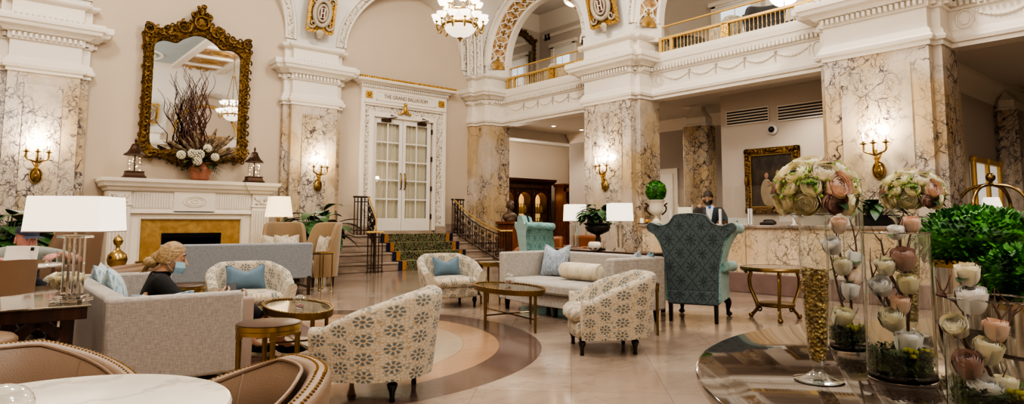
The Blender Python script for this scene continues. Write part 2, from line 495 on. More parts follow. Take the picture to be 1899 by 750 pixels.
THINGLASS = vglass('thin_clear_glass'); VGLASS = vglass('vase_glass', (.93, .95, .94), base=.05)
CRYSTAL = material('crystal', lambda: {'Base Color': (.97, .98, .98), 'Roughness': .02, 'Transmission Weight': 1.0, 'IOR': 1.5})
def mirror_glass():
    return {'Base Color': mix(noise(coords(), 3), (.86, .87, .87), (.9, .9, .9)), 'Metallic': 1.0, 'Roughness': .02}
MIRROR = material('silvered_mirror', mirror_glass)
SILVER = plain('polished_silver', h('c9c4bb'), .12, 1.0, .05, 8)
TABLETOP = plain('antiqued_mirror_top', h('8c8272'), .06, .75, .15, 7)
def glow(name, c, k, var=.06, sc=200):
    def fn():
        n = noise(coords(), sc, 2); cc = mix(n, tuple(x * (1 - var) for x in c), c)
        return {'Base Color': cc, 'Roughness': .8, 'Emission Color': cc, 'Emission Strength': k}
    return material(name, fn)
SHADE = glow('lit_linen_shade', (1.0, .90, .74), 1.15); SHADEW = glow('warm_lit_shade', (1.0, .80, .50), 1.3)
BULB = glow('lit_bulb', (1.0, .85, .6), 9); ALAB = glow('lit_alabaster', (1.0, .87, .68), 1.5, .2, 8); CUP = glow('lit_glass_cup', (1.0, .93, .80), 2.6)
SPOT = glow('lit_downlight', (1.0, .9, .75), 12); BOTTLELIGHT = glow('lit_shelf_back', (1.0, .62, .20), .75, .55, 14)
PANEGLOW = glow('glowing_pane', (.92, .90, .84), .38)  # self-lit pane colour, glow standing in for a bright reflection
FAIRY = glow('fairy_light', (1.0, .85, .6), 6)
def leaf_fn(a, b, rough=.45):
    def fn():
        v = coords('Object'); n = noise(v, 14, 3)
        return {'Base Color': mix(n.step(.35, .65), a, b), 'Roughness': rough}
    return fn
LEAF = material('dark_green_leaf', leaf_fn(h('1f3a1c'), h('3f6433'))); BOXLEAF = material('boxwood_leaf', leaf_fn(h('1b480d'), h('458c22'), .5))
LIMELEAF = material('lime_hydrangea', leaf_fn(h('6f9440'), h('a9c46c'), .7)); MOSS = material('green_moss', leaf_fn(h('20341a'), h('4f6126'), .95)); LMOSS = material('yellow_moss', leaf_fn(h('7f7d2a'), h('a7a23f'), .95))
FERN = material('fern_green', leaf_fn(h('2c3d22'), h('5a6d43'), .7)); PAMPAS = material('dried_grass', leaf_fn(h('5b4a37'), h('8d7a5f'), .95))
def petal(name, c, c2): return material(name, lambda: {'Base Color': mix(noise(coords(), 30, 2), c, c2), 'Roughness': .75, 'Subsurface Weight': .65, 'Subsurface Radius': (1, .8, .6), 'Subsurface Scale': .012})
ROSE_Y = petal('pale_yellow_rose', h('fbf0cf'), h('f7e6b8')); ROSE_W = petal('white_rose', h('f6f1ec'), h('ece7e3')); ROSE_C = petal('cream_rose', h('f8eed8'), h('efe2c4'))
ROSE_P = petal('blush_rose', h('f3d3c2'), h('e9bfab')); ROSE_M = petal('mauve_rose', h('c4a59d'), h('b08f88')); IVORY = petal('ivory_flower', h('e9e2cf'), h('d9d0b8'))
TWIG = plain('brown_twig', h('4a2f24'), .8, 0, .3, 30); REDTWIG = plain('curly_willow', h('55382e'), .8, 0, .25, 30)
SHELLGOLD = plain('matte_gilt', h('a5824c'), .5, .45, .2, 6)
RELIEF = plain('grey_gold_relief', h('b3a692'), .6, 0, .2, 14)
BLUEVAULT = plain('pale_blue_vault', h('b9c6cc'), .7, 0, .06, 2)
TERRA = plain('weathered_terracotta', h('9a6650'), .8, 0, .45, 14, .5, 30)
def gravel():
    v = coords(); e = voro(v, 110); c = voro(v, 110, out=1); cr, _, _ = sep(c)
    return {'Base Color': mix(cr, h('7a6638'), h('c9ae72')), 'Roughness': .5, 'Metallic': .4, 'Normal': bump(e, 1.0, .01)}
GRAVEL = material('gold_gravel', gravel)
SKIN = plain('skin', h('c99d80'), .55, 0, .05, 10, **{'Subsurface Weight': .08}); PINKSKIN = plain('flushed_skin', h('c08a80'), .55, 0, .05, 10)
BLOND = material('blond_hair', lambda: (lambda n: {'Base Color': mix(n.step(.3, .7), h('74583a'), h('b29a70')), 'Roughness': .5, 'Normal': bump(n, .5, .006)})(noise(nd('ShaderNodeMapping', {'Vector': coords(), 'Scale': (4, 60, 26), 'Rotation': (0, .5, -.3)}), 3, 3))); BROWNHAIR = plain('dark_brown_hair', h('2a1b14'), .6, 0, .2, 40, .4, 120); BLACKHAIR = plain('black_hair', h('15110f'), .55, 0, .2, 40)
BLACKCLOTH = plain('black_knit', h('17171a'), .85, 0, .2, 30, .2, 90); NAVY = plain('navy_suit', h('262b36'), .8, 0, .12, 30); GREYTEE = plain('grey_jersey', h('8f938c'), .85, 0, .1, 20)
MASKBLUE = plain('pale_blue_mask', h('9fc3d6'), .8, 0, .06, 30, .2, 120); MASKBLACK = plain('black_mask', h('15151a'), .8, 0, .1, 30); SHIRT = plain('pale_blue_shirt', h('b9c4d6'), .8, 0, .05, 20); TIE = plain('royal_blue_tie', h('3d5fae'), .6, 0, .1, 40)
CAP = plain('navy_cap', h('343747'), .85, 0, .1, 20); BEIGEBAG = plain('beige_canvas', h('a8968a'), .85, 0, .08, 20)
BLACKPL = plain('black_plastic', h('17171a'), .4, 0, .1, 10); WHITEPL = plain('white_plastic', h('e4e0da'), .4, 0, .03, 10); CREAMPOT = plain('cream_ceramic', h('e6ddcc'), .3, 0, .05, 8)
FIREBLACK = plain('soot_black', h('0d0b0a'), .8, 0, .2, 8); FIRETRIM = plain('black_steel', h('1a1918'), .3, .6, .1, 8)
def ochre():
    v = world_co(); n = noise(warp(v, 3, .3), 7, 5, .65)
    return {'Base Color': mix(n.step(.3, .75), h('94713f'), h('b59358')), 'Roughness': .28}
OCHRE = material('ochre_marble', ochre)
CURTAIN = plain('sheer_curtain', h('e3d8c0'), .9, 0, .05, 8); DOORWHITE = plain('white_door_paint', h('ece5da'), .4, 0, .02, 6)
LETTER = plain('grey_lettering', h('8a7867'), .7, 0, .05, 20); RED = plain('oxblood_enamel', h('5a211a'), .4, 0, .15, 20)
def canvas():
    u, v, w = sep(coords('Generated')); n = noise(coords('Generated'), 4, 5, .6)
    return {'Base Color': mix(n.step(.35, .75), h('1d1712'), h('4a3a2a')), 'Roughness': .5}
CANVAS = material('old_oil_canvas', canvas); PAINTPALE = plain('pale_oil_paint', h('94836b'), .55, 0, .25, 9); PAINTSKIN = plain('skin_oil_paint', h('96745e'), .55, 0, .15, 9); PAINTBROWN = plain('brown_oil_paint', h('3a2a20'), .55, 0, .3, 9)
AMBER = material('amber_drink', lambda: {'Base Color': h('c98a2c'), 'Roughness': .05, 'Transmission Weight': .6})
ORANGE = plain('orange_peel', h('e2952a'), .5, 0, .1, 40); CARD = plain('cream_card', h('d8c8ac'), .7, 0, .05, 20); SKYPANE = glow('daylight_pane', (.78, .88, 1.0), .9)
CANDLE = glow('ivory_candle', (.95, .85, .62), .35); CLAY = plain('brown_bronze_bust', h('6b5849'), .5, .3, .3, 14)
POSY = plain('dried_petals', h('b98f88'), .8, 0, .4, 30)
FLASK = material('coloured_glass_bottle', lambda: {'Base Color': mix(noise(coords(), 9), h('c9a35a'), h('6d5a2a')), 'Roughness': .08, 'Transmission Weight': .35})
# ------------------------------------------------------------------ camera
cam_d = bpy.data.cameras.new('camera'); cam = bpy.data.objects.new('camera', cam_d); COL.objects.link(cam)
cam_d.sensor_width = 36; cam_d.lens = 36 * 1203.21 / 1899; cam_d.shift_x = -(960.17 - 949.5) / 1899; cam_d.shift_y = (298.86 - 375) / 1899
cam_d.clip_start = .05; cam_d.clip_end = 200
yw, pt, rl = R(40.349), R(5.3009), R(.1611)
fw = Vec((sin(yw) * cos(pt), cos(yw) * cos(pt), sin(pt))); rt = Vec((cos(yw), -sin(yw), 0)); up = rt.cross(fw)
r2 = rt * cos(rl) + up * sin(rl); u2 = up * cos(rl) - rt * sin(rl)
M3 = Matrix((r2, u2, -fw)).transposed().to_4x4(); M3.translation = (0, 0, 1.1); cam.matrix_world = M3
SC.camera = cam
YA, XB = 14.0, 10.8          # end wall, colonnade beam face
XW, YS = -4.2, -4.0          # far walls behind the camera

# ------------------------------------------------------------------ shell
struct('floor', MB().grid(lambda u, v: (lerp(XW, 18, u), lerp(YS, 19, v), 0), 8, 8), FLOOR, smooth=0)
DX0, DX1, DZ0, DZ1 = 7.30, 8.99, .82, 3.62
w = MB(); w.bx(XW, DX0, YA, YA + .3, 0, 8.2); w.bx(DX1, 10.8, YA, YA + .3, 0, 8.2); w.bx(DX0, DX1, YA, YA + .3, DZ1, 8.2)
w.bx(DX0, DX1, YA, YA + .3, 0, DZ0)
struct('wall_back', w, PLASTER, smooth=0)
struct('wall_left', MB().bx(XW - .3, XW, YS, YA, 0, 8.2), PLASTER, smooth=0)
struct('wall_front', MB().bx(XW, 18, YS - .3, YS, 0, 8.2), PLASTER, smooth=0)

def step_path(x0, x1, y, yw_, st=.14):
    ym = (y + yw_) / 2
    return [(x0 - st, yw_), (x0 - st, ym), (x0, ym), (x0, y), (x1, y), (x1, ym), (x1 + st, ym), (x1 + st, yw_)]
ENT = [(0, 3.62), (.03, 3.62), (.03, 3.68), (.07, 3.69), (.085, 3.74), (.05, 3.78), (.045, 3.82), (.02, 3.86), (0, 3.88), (0, 4.16), (.03, 4.17), (.04, 4.19),
       (.04, 4.29), (.11, 4.30), (.13, 4.33), (.15, 4.34), (.17, 4.37), (.25, 4.38), (.27, 4.43), (.30, 4.45), (.31, 4.50), (.30, 4.56), (.0, 4.575)]
ATT = [(0, 4.575), (.03, 4.58), (.03, 4.62), (0, 4.64), (0, 4.86), (.03, 4.87), (.08, 4.90), (.10, 4.93), (.10, 4.96), (0, 4.97)]
def dentils(mb, path, closed=False):
    n = len(path)
    for i in range(n if closed else n - 1):
        a, b = Vec(path[i]), Vec(path[(i + 1) % n]); d = b - a; L = d.length
        if L < .12: continue
        d.normalize(); o = Vec((d.y, -d.x)); k = max(1, int(L / .075)); an = atan2(d.y, d.x)
        for j in range(k):
            p = a + d * (L * (j + .5) / k) + o * .07
            mb.box((p.x, p.y, 4.245), (.042, .07, .075), rz=an)
    return mb
def beads(mb, path, out, z, r=.022, sp=.075, closed=False):
    n = len(path)
    for i in range(n if closed else n - 1):
        a, b = Vec(path[i]), Vec(path[(i + 1) % n]); d = b - a; L = d.length
        if L < .2: continue
        d.normalize(); o = Vec((d.y, -d.x)); k = int(L / sp)
        for j in range(k):
            p = a + d * (L * (j + .5) / k) + o * out
            mb.ball((p.x, p.y, z), r, 6, 4)
    return mb
def column_root(name):
    r = bpy.data.objects.new(name, None); COL.objects.link(r); r['kind'] = 'structure'; return r
def shaft(root, path, panel, closed=False):
    mb = MB().sweep(path, [(0, 0), (0, 3.64)], closed, caps=False); mb.build('marble_shaft', MARBLE, root, smooth=0)
    MB().sweep(path, [(.06, 0), (.06, .28), (.03, .32), (0, .34)], closed, caps=False).build('plinth', DARKSTONE, root, smooth=0)
    if panel: panel.build('marble_panel', MARBLE_B, root, smooth=0, bevel=.006)
def capital(root, path, closed=False, attic=True):
    MB().sweep(path, ENT, closed).build('capital', WHITE, root, smooth=25)
    d = dentils(MB(), path, closed); beads(d, path, .30, 4.555, closed=closed); d.build('dentil_band', WHITE, root, smooth=0)
    if attic: MB().sweep(path, ATT, closed).build('attic_block', WHITE, root, smooth=25)
for x0, x1 in ((.40, 1.43), (5.26, 6.30), (-3.6, -2.6)):
    root = column_root('pillar'); p = step_path(x0, x1, 13.75, YA)
    pn = MB().bx(x0 + .24, x1 - .24, 13.738, 13.76, .5, 3.42); shaft(root, p, pn); capital(root, p)
# corner pier and the free piers of the colonnade
P3 = [(10.13, YA), (10.13, 13.82), (10.27, 13.82), (10.27, 13.42), (10.42, 13.42), (10.42, 13.36), (11.05, 13.36), (11.05, YA + .5)]
root = column_root('pillar'); shaft(root, P3, None); capital(root, P3[:7])
def pier(y0, y1):
    return [(11.05, y1 + .12), (10.42, y1 + .12), (10.42, y1), (10.27, y1), (10.27, y0), (10.42, y0), (10.42, y0 - .12), (11.05, y0 - .12)]
PIERS = [(8.52, 9.83), (3.10, 4.57), (-2.4, -1.1)]
for y0, y1 in PIERS:
    root = column_root('pillar'); p = pier(y0, y1)
    pn = MB().bx(10.258, 10.28, y0 + .24, y1 - .24, .5, 3.42); shaft(root, p, pn, True); capital(root, p, True)
# beams with balcony edge between the piers
GAR = []
def swag(mb, y0, y1, z, x, drop=.10, r=.018):
    pts = [(x, lerp(y0, y1, t / 12), z - drop * sin(pi * t / 12)) for t in range(13)]
    mb.tube(pts, [r * (.6 + .6 * sin(pi * t / 12)) for t in range(13)], 6)
    for t in range(1, 12):
        q = Vec(pts[t]); mb.ball(q + Vec((-.008, 0, 0)), .02 + .008 * sin(pi * t / 12), 6, 4)
    for e in (y0, y1):
        mb.ball((x, e, z + .015), .03, 8, 5); mb.tube([(x, e, z), (x, e + .015, z - .09), (x, e, z - .17)], [.012, .016, .004], 5)
def wreath(mb, y, z, x, r=.13):
    mb.tube([(x, y + r * .8 * cos(a * pi / 10), z + r * sin(a * pi / 10)) for a in range(20)], .018, 6, closed=True)
    mb.prism([(y + r * .5 * cos(a * pi / 3), z + r * .7 * sin(a * pi / 3)) for a in range(6)], lambda p: (x - .012, p[0], p[1]), lambda p: (x + .01, p[0], p[1]))
for i, (ya, yb) in enumerate(((13.36, 9.95), (8.40, 4.69), (2.98, -.98))):
    b = column_root('beam'); path = [(XB, ya), (XB, yb)]
    mb = MB().sweep(path, [(-.55, 3.68)] + [(o if z < 4.295 else lerp(.045, .10, (o - .04) / .27) if o > .04 else o, z) for o, z in ENT[1:-1]] + [(.06, 4.575), (-.55, 4.59)]); mb.build('entablature', WHITE, b, smooth=25)
    d = dentils(MB(), path); d.build('dentil_band', WHITE, b, smooth=0)
    g = MB(); n = 5; L = ya - yb
    for k in range(n):
        s0 = ya - .35 - (L - .7) * k / n; s1 = ya - .35 - (L - .7) * (k + 1) / n
        swag(g, s0, s1, 4.09, XB - .006)
    wreath(g, ya - .2, 4.02, XB - .006); wreath(g, yb + .2, 4.02, XB - .006)
    g.build('garland_relief', WHITE, b, smooth=50)
for x0, x1 in ((5.26, 6.30), (.40, 1.43), (9.3, 10.3)):
    root = column_root('pillar'); p = [(x1 + .14, YS), (x1, YS + .25), (x0, YS + .25), (x0 - .14, YS)]
    shaft(root, p, None); capital(root, p)
# ------------------------------------------------------------------ arched wall above the colonnade
BAYS = [(11.80, 1.78, 1.47), (6.545, 1.98, 1.68), (1.0, 1.98, 1.68)]
ZS = 5.25
def arch_bay(c, rf, rb, ya, yb, first):
    b = column_root('arch'); XF, XK = 10.42, 10.95; N = 40
    mb = MB()
    # spandrel: from the arch curve up to z = 8
    for (x, r) in ((XF, rf + .02),):
        cur = [(c + r * cos(pi * t / N), ZS + r * sin(pi * t / N)) for t in range(N + 1)]
        cur = [(ya, 4.9)] + [(c + r, 4.9)] + cur + [(c - r, 4.9), (yb, 4.9)]
        for k in range(len(cur) - 1):
            (a0, z0), (a1, z1) = cur[k], cur[k + 1]
            mb._add([(x, a0, z0), (x, a1, z1), (x, a1, 8.2), (x, a0, 8.2)], [(0, 1, 2, 3)])
    mb.build('spandrel', VAULT, b, smooth=0)
    def ring(prof, name, m, a0=0, a1=pi):
        q = MB(); q.grid(lambda u, v: ((lambda k: (prof[k][0], c + prof[k][1] * cos(lerp(a0, a1, u)), ZS + prof[k][1] * sin(lerp(a0, a1, u))))(round(v * (len(prof) - 1)))), 48, len(prof) - 1,
               uvf=lambda u, v: (u * 5, v)); return q.build(name, m, b, smooth=40)
    w_ = rf - rb
    ring([(XF + .02, rf + .13), (XF - .03, rf + .12), (XF - .05, rf + .06), (XF - .03, rf + .01), (XF + .03, rf)], 'archivolt', WHITE)
    ring([(XF - .034, rf + .115), (XF - .055, rf + .09), (XF - .055, rf + .055)], 'carved_band', ORNATE)
    ring([(XF + .03, rf), (XF + .10, rf - w_ * .22), (XF + .10, rf - w_ * .24)], 'soffit_border', WHITE)
    ring([(XF + .10, rf - w_ * .24 + .01), (XK - .10, rb + w_ * .2 + .01)], 'coffered_soffit', SOFFIT)
    ring([(XK - .10, rb + w_ * .2), (XK - .07, rb + .01), (XK - .02, rb), (XK + .1, rb), (XK + .1, rb + .08), (XK + .1, 2.6)], 'inner_moulding', WHITE)
    lat = MB(); na = 14
    def sp(a, k): 
        x = lerp(XF + .10, XK - .10, k); r = lerp(rf - w_ * .24, rb + w_ * .2, k) - .008
        return (x, c + r * cos(a), ZS + r * sin(a))
    for k in range(na):
        a = pi * (k + .5) / na; da = pi / na / 2
        for s0, s1 in (((a - da, 0), (a, .5)), ((a, .5), (a + da, 1)), ((a - da, 1), (a, .5)), ((a, .5), (a + da, 0))):
            lat.tube([sp(*s0), sp(*s1)], .020, 5)
        q = [sp(a + da * .55 * cos(t * pi / 6), .5 + .28 * sin(t * pi / 6)) for t in range(12)]
        lat.tube(q, .018, 5, closed=True)
    lat.build('soffit_lattice', WHITE, b, smooth=50)
    ros = MB()
    for k in range(na):
        a = pi * (k + .5) / na
        p = Vec(sp(a, .5)); inward = Vec((-.2, -cos(a), -sin(a)))
        for t in range(6): ros.ball(p + Vec((.04 * cos(t * pi / 3), .04 * sin(t * pi / 3) * sin(a), -.04 * sin(t * pi / 3) * cos(a))), .026, 6, 4)
        ros.ball(p + inward * .02, .028, 8, 5)
    ros.build('gilt_rosette', SHELLGOLD, b, smooth=50)
    # jambs below the springing, with a gilt shell in a niche
    j = MB()
    for s in (1, -1):
        j._add([(XF - .001, c + s * (rf + .03), 4.86), (XK, c + s * rb, 4.86), (XK, c + s * rb, ZS + .02), (XF - .001, c + s * (rf + .03), ZS + .02)], [(0, 1, 2, 3)])
        j._add([(XK, c + s * rb, 4.6), (XK + .1, c + s * rb, 4.6), (XK + .1, c + s * rb, ZS), (XK, c + s * rb, ZS)], [(0, 1, 2, 3)])
        j._add([(XK + .1, c + s * rb, 4.6), (XK + .1, c + s * 2.6, 4.6), (XK + .1, c + s * 2.6, ZS), (XK + .1, c + s * rb, ZS)], [(0, 1, 2, 3)])
    j.build('jamb', WHITE, b, smooth=0)
    for s in (1, -1):
        sh = MB()
        def fn(u, v):
            t = pi * u; k = 1 - .06 * abs(sin(9 * t)); r = .19 * v * k
            x = 10.68 - r * cos(t) * .95; zz = 5.16 + r * 1.35 * sin(t); y0 = c + s * (lerp(rf - w_ * .3, rb + w_ * .2, (x - XF - .1) / .4) - .02)
            return (x, y0 - s * .05 * sin(pi * v * .9), zz)
        sh.grid(fn, 36, 6); sh.build('gilt_shell', SHELLGOLD, b, smooth=60)
        e = MB().tube([(10.68 - .23 * cos(pi * t / 16), c + s * (lerp(rf - w_ * .3, rb + w_ * .2, (.16 - .23 * cos(pi * t / 16)) / .4) - .02), 5.15 + .30 * sin(pi * t / 16)) for t in range(17)], .024, 6)
        e.build('shell_niche_rim', WHITE, b, smooth=60)
def soffit_fn():
    v = coords('Object'); n = noise(v, 16, 4, .6); e = voro(v, 9)
    return {'Base Color': mix((n * .5 + e * .5).step(.3, .6), h('8a5f3a'), h('c9a678')), 'Roughness': .6, 'Normal': bump(n, .6, .02)}
SOFFIT = material('coffered_gilt_soffit', soffit_fn)
for (c, rf, rb), (ya, yb), k in zip(BAYS, ((YA, 9.175), (9.175, 3.835), (3.835, -4)), range(3)): arch_bay(c, rf, rb, ya, yb, k == 0)

# ------------------------------------------------------------------ vault: cove with lunettes
LUN_A = [(8.24, 1.68), (3.35, 1.82), (-1.5, 1.7)]
RC = 2.6
def cove(d):
    d = max(0, d); return 5.0 + (sqrt(max(0, RC * RC - (RC - d) ** 2)) if d < RC else RC)
def vz(x, y):
    d = min(YA - y, 10.42 - x, y - YS, x - XW); z = cove(d)
    for c, r in LUN_A:
        t = r * r - (x - c) ** 2
        if t > 0: z = max(z, 5.12 + sqrt(t))
    for c, rf, rb in BAYS:
        r = rf + .12; t = r * r - (y - c) ** 2
        if t > 0: z = max(z, ZS + sqrt(t))
    return z
xs = sorted(set([round(XW + .2 * i, 3) for i in range(74) if XW + .2 * i < 10.42] + [10.42, 10.40, 10.36, 10.3, 10.1, 9.9] + [round(c + s * r * cos(t * pi / 24), 3) for c, r in LUN_A for s in (-1, 1) for t in range(13)]))
ys = sorted(set([round(YS + .2 * i, 3) for i in range(91) if YS + .2 * i < YA] + [YA, 13.98, 13.94, 13.9] + [round(c + s * (rf + .12) * cos(t * pi / 24), 3) for c, rf, rb in BAYS for s in (-1, 1) for t in range(13)]))
ys = [y for y in ys if y <= YA]
vm = MB(); nx, ny = len(xs), len(ys)
vm._add([(x, y, vz(x, y)) for y in ys for x in xs], [(j * nx + i, (j + 1) * nx + i, (j + 1) * nx + i + 1, j * nx + i + 1) for j in range(ny - 1) for i in range(nx - 1)])
struct('ceiling', vm, VAULT, smooth=50)
# carved ribs along the groins
def groin(cx_, r, side, y_or_x, k0=0.0, k1=1.15, off=0.0):
    pts = []
    for i in range(21):
        th = lerp(k0, k1, i / 20); x = cx_ + side * (r + off) * cos(th); z = 5.12 + (r + off) * sin(th)
        t = max(0, min(RC - .01, z - 5.0)); d = RC - sqrt(RC * RC - t * t)
        pts.append((x, YA - d - .02, z))
    return pts
for c, r in LUN_A[:2]:
    for s in (-1, 1):
        rib = column_root('trim_1'); rib.name = 'trim_1'
        MB().tube(groin(c, r, s, 0, 0, 1.5, .10), .075, 8, flat=.35, up=(0, -1, 0)).build('carved_rib', ORNATE, rib, smooth=50)
        for o in (.0, .20): MB().tube(groin(c, r, s, 0, 0, 1.5, o), .035, 6).build('rib_edge', WHITE, rib, smooth=50)
for c, r in LUN_A[:2]:
    rib = column_root('trim_8'); 
    for s in (-1, 1):
        g_ = [(x, YS + (YA - y), z) for x, y, z in groin(c, r, s, 0, 0, 1.5, .10)]
        MB().tube(g_, .075, 8, flat=.35, up=(0, 1, 0)).build('carved_rib', ORNATE, rib, smooth=50)
    MB().tube([(c + r * .8 * cos(pi * t / 20), YS + .03, 5.0 + r * .8 * sin(pi * t / 20)) for t in range(21)], .07, 8).build('lunette_moulding', GILT, rib, smooth=50)
    MB().bx(c - r * .72, c + r * .72, YS, YS + .02, 4.0, 5.0).build('panel', SOFFIT, rib, smooth=0)
diag = [(10.16 - d * .72, 13.72 - d * .72, 4.97 + sqrt(max(0, RC * RC - (RC - d) ** 2))) for d in [k * .06 for k in range(16)]]
dr = column_root('trim_2')
for o, m, w_ in ((-.19, WHITE, .03), (-.10, ORNATE, .055), (0, WHITE, .03), (.10, ORNATE, .055), (.19, WHITE, .03)):
    MB().tube([(p[0] + o * .7, p[1] - o * .7, p[2]) for p in diag], w_, 8, up=(-1, -1, 0), flat=.5).build('carved_rib' if m is ORNATE else 'rib_edge', m, dr, smooth=50)

cp_ = column_root('ceiling_panels')
MB().bx(8.3, 10.3, -3.9, 4, 7.585, 7.60).bx(2.5, 6.2, -3.9, 4, 7.585, 7.60).build('painted_field', BLUEVAULT, cp_, smooth=0)
rb_ = MB()
for x in (6.35, 8.15): rb_.bx(x - .14, x + .14, -3.9, 4, 7.50, 7.60)
for y in (-2.6, -1.0, .6, 2.2): rb_.bx(6.3, 8.2, y - .10, y + .10, 7.52, 7.60)
for (x, y) in ((9.4, -1.2), (4.6, -.6)):
    for r in (.75, 1.0): rb_.tube([(x + r * cos(a * pi / 16), y + r * sin(a * pi / 16), 7.57) for a in range(32)], .05, 6, closed=True)
rb_.build('ceiling_rib', WHITE, cp_, smooth=40)
gp = MB()
for y in (-3.3, -1.8, -.2, 1.4): gp.bx(6.6, 7.9, y - .55, y + .55, 7.57, 7.595)
gp.build('painted_panel', SOFFIT, cp_, smooth=0)
gq = MB()
for y in (-3.3, -1.8, -.2, 1.4): gq.tube([(7.25 + .35 * cos(a * pi / 12), y + .3 * sin(a * pi / 12), 7.56) for a in range(24)], .05, 6, closed=True); gq.ball((7.25, y, 7.56), .12, 10, 6, sc=(1, 1, .3))
gq.build('gilt_medallion', SHELLGOLD, cp_, smooth=50)
# ------------------------------------------------------------------ lower side spaces
struct('ceiling_lower', MB().bx(10.85, 18, YS, 14.6, 3.78, 3.95), CEIL, smooth=0)
struct('floor_upper', MB().bx(11.05, 18, YS, 19, 4.40, 4.56), GREYWALL, smooth=0)
struct('ceiling_lower_niche', MB().bx(10.85, 18.2, 14.6, 19, 3.78, 3.95), CEIL, smooth=0)
s = MB().bx(11.05, 18, 14.25, 14.75, 3.50, 3.79); struct('trim_3', s, CEIL, smooth=0, bevel=.02)
struct('wall_niche', MB().bx(10.8, 18.2, 16.85, 17.1, 0, 3.9), PLASTER, smooth=0)
struct('wall_niche_side', MB().bx(10.75, 11.05, YA + .3, 17, 0, 3.9), PLASTER, smooth=0)
struct('wall_right', MB().bx(18, 18.3, YS, 17, 0, 8), GREYWALL, smooth=0)
# reception: back wall with vents, deeper recess at its left
struct('wall_reception', MB().bx(12.2, 12.45, 3.6, 7.66, 0, 3.8), PLASTER2, smooth=0)
struct('wall_reception_return', MB().bx(12.45, 18, 3.6, 3.8, 0, 3.8), PLASTER2, smooth=0)
struct('wall_recess', MB().bx(14.2, 14.4, 7.3, 14.25, 0, 3.8), GREYWALL, smooth=0)
struct('trim_4', MB().sweep([(14.2, 14.2), (14.2, 7.4)], [(0, 3.5), (.03, 3.52), (.08, 3.62), (.16, 3.70), (.18, 3.78), (0, 3.79)]), WHITE, smooth=30)
struct('trim_5', MB().sweep([(12.46, 3.6), (17.9, 3.6)], [(0, 3.42), (.03, 3.44), (.06, 3.55), (.14, 3.66), (.22, 3.72), (.24, 3.78), (0, 3.79)]), WHITE, smooth=30)
def small_column(x, y, wx, wy):
    c = column_root('pillar'); ch = .1
    pl = [(x - wx + ch, y - wy), (x - wx, y - wy + ch), (x - wx, y + wy - ch), (x - wx + ch, y + wy), (x + wx - ch, y + wy), (x + wx, y + wy - ch), (x + wx, y - wy + ch), (x + wx - ch, y - wy)]
    MB().sweep(pl, [(0, 0), (0, 3.3)], True, caps=False).build('marble_shaft', MARBLE, c, smooth=0)
    MB().sweep(pl, [(.02, 3.28), (.02, 3.34), (.05, 3.36), (.05, 3.5), (.08, 3.54), (.14, 3.62), (.18, 3.70), (.18, 3.77), (0, 3.772)], True).build('capital', WHITE, c, smooth=30)
small_column(12.95, 8.72, .26, .33); small_column(11.6, 3.40, .3, .25); small_column(15.9, 3.42, .5, .2); small_column(17.0, 16.6, .3, .25)
d = column_root('door_3'); MB().bx(14.14, 14.2, 10.2, 11.1, 0, 2.5).build('door_casing', WHITE, d, smooth=0, bevel=.01); MB().bx(14.10, 14.16, 10.32, 10.98, 0, 2.36).build('door_leaf', DOORWHITE, d, smooth=0, bevel=.02)
# upstairs gallery
struct('wall_gallery', MB().bx(14, 14.2, YS, 15.4, 4.5, 8), PLASTER2, smooth=0)
struct('wall_gallery_end', MB().bx(10.8, 14.2, 15.4, 15.6, 4.5, 8), PLASTER2, smooth=0)
struct('ceiling_gallery', MB().bx(10.9, 14.2, YS, 15.6, 7.75, 7.9), CEIL, smooth=0)
struct('trim_6', MB().sweep([(11, 15.4), (14, 15.4), (14, YS)], [(0, 7.25), (.03, 7.28), (.05, 7.4), (.14, 7.55), (.2, 7.68), (.22, 7.76), (0, 7.76)]), WHITE, smooth=30)
struct('trim_7', MB().sweep([(14, 15.2), (14, 9.5)], [(0, 7.0), (.03, 7.0), (.03, 7.1), (0, 7.12)]), WHITE, smooth=30)
def gallery_door(n, y0, y1, z1, pane, name='door_2'):
    d = column_root(name)
    MB().sweep([(14, y1), (13.95, y1), (13.95, y0), (14, y0)], [(.0, z1 - .12), (.05, z1 - .1), (.05, z1), (0, z1)]).build('door_head', WHITE, d, smooth=0)
    f = MB().bx(13.93, 14, y0, y0 + .14, 4.5, z1); f.bx(13.93, 14, y1 - .14, y1, 4.5, z1); f.bx(13.93, 14, y0, y1, z1 - .16, z1); f.build('door_casing', WHITE, d, smooth=0, bevel=.01)
    MB().bx(13.96, 14, y0 + .14, y1 - .14, 4.5, z1 - .16).build('door_leaf', DOORWHITE, d, smooth=0)
    if pane:
        MB().bx(13.935, 13.965, y0 + .28, y1 - .28, 4.9, 6.28).build('window_pane', SKYPANE, d, smooth=0)
        g = MB()
        for k in range(1, 4): g.bx(13.925, 13.94, y0 + .28, y1 - .28, 4.9 + k * .36, 4.92 + k * .36)
        g.bx(13.925, 13.94, (y0 + y1) / 2 - .01, (y0 + y1) / 2 + .01, 4.9, 6.28); g.build('glazing_bar', WHITE, d, smooth=0)
gallery_door(1, 13.70, 14.80, 6.72, True); gallery_door(2, 6.2, 7.5, 6.85, False, 'door_4'); gallery_door(3, 7.62, 8.95, 6.55, True, 'door_5')
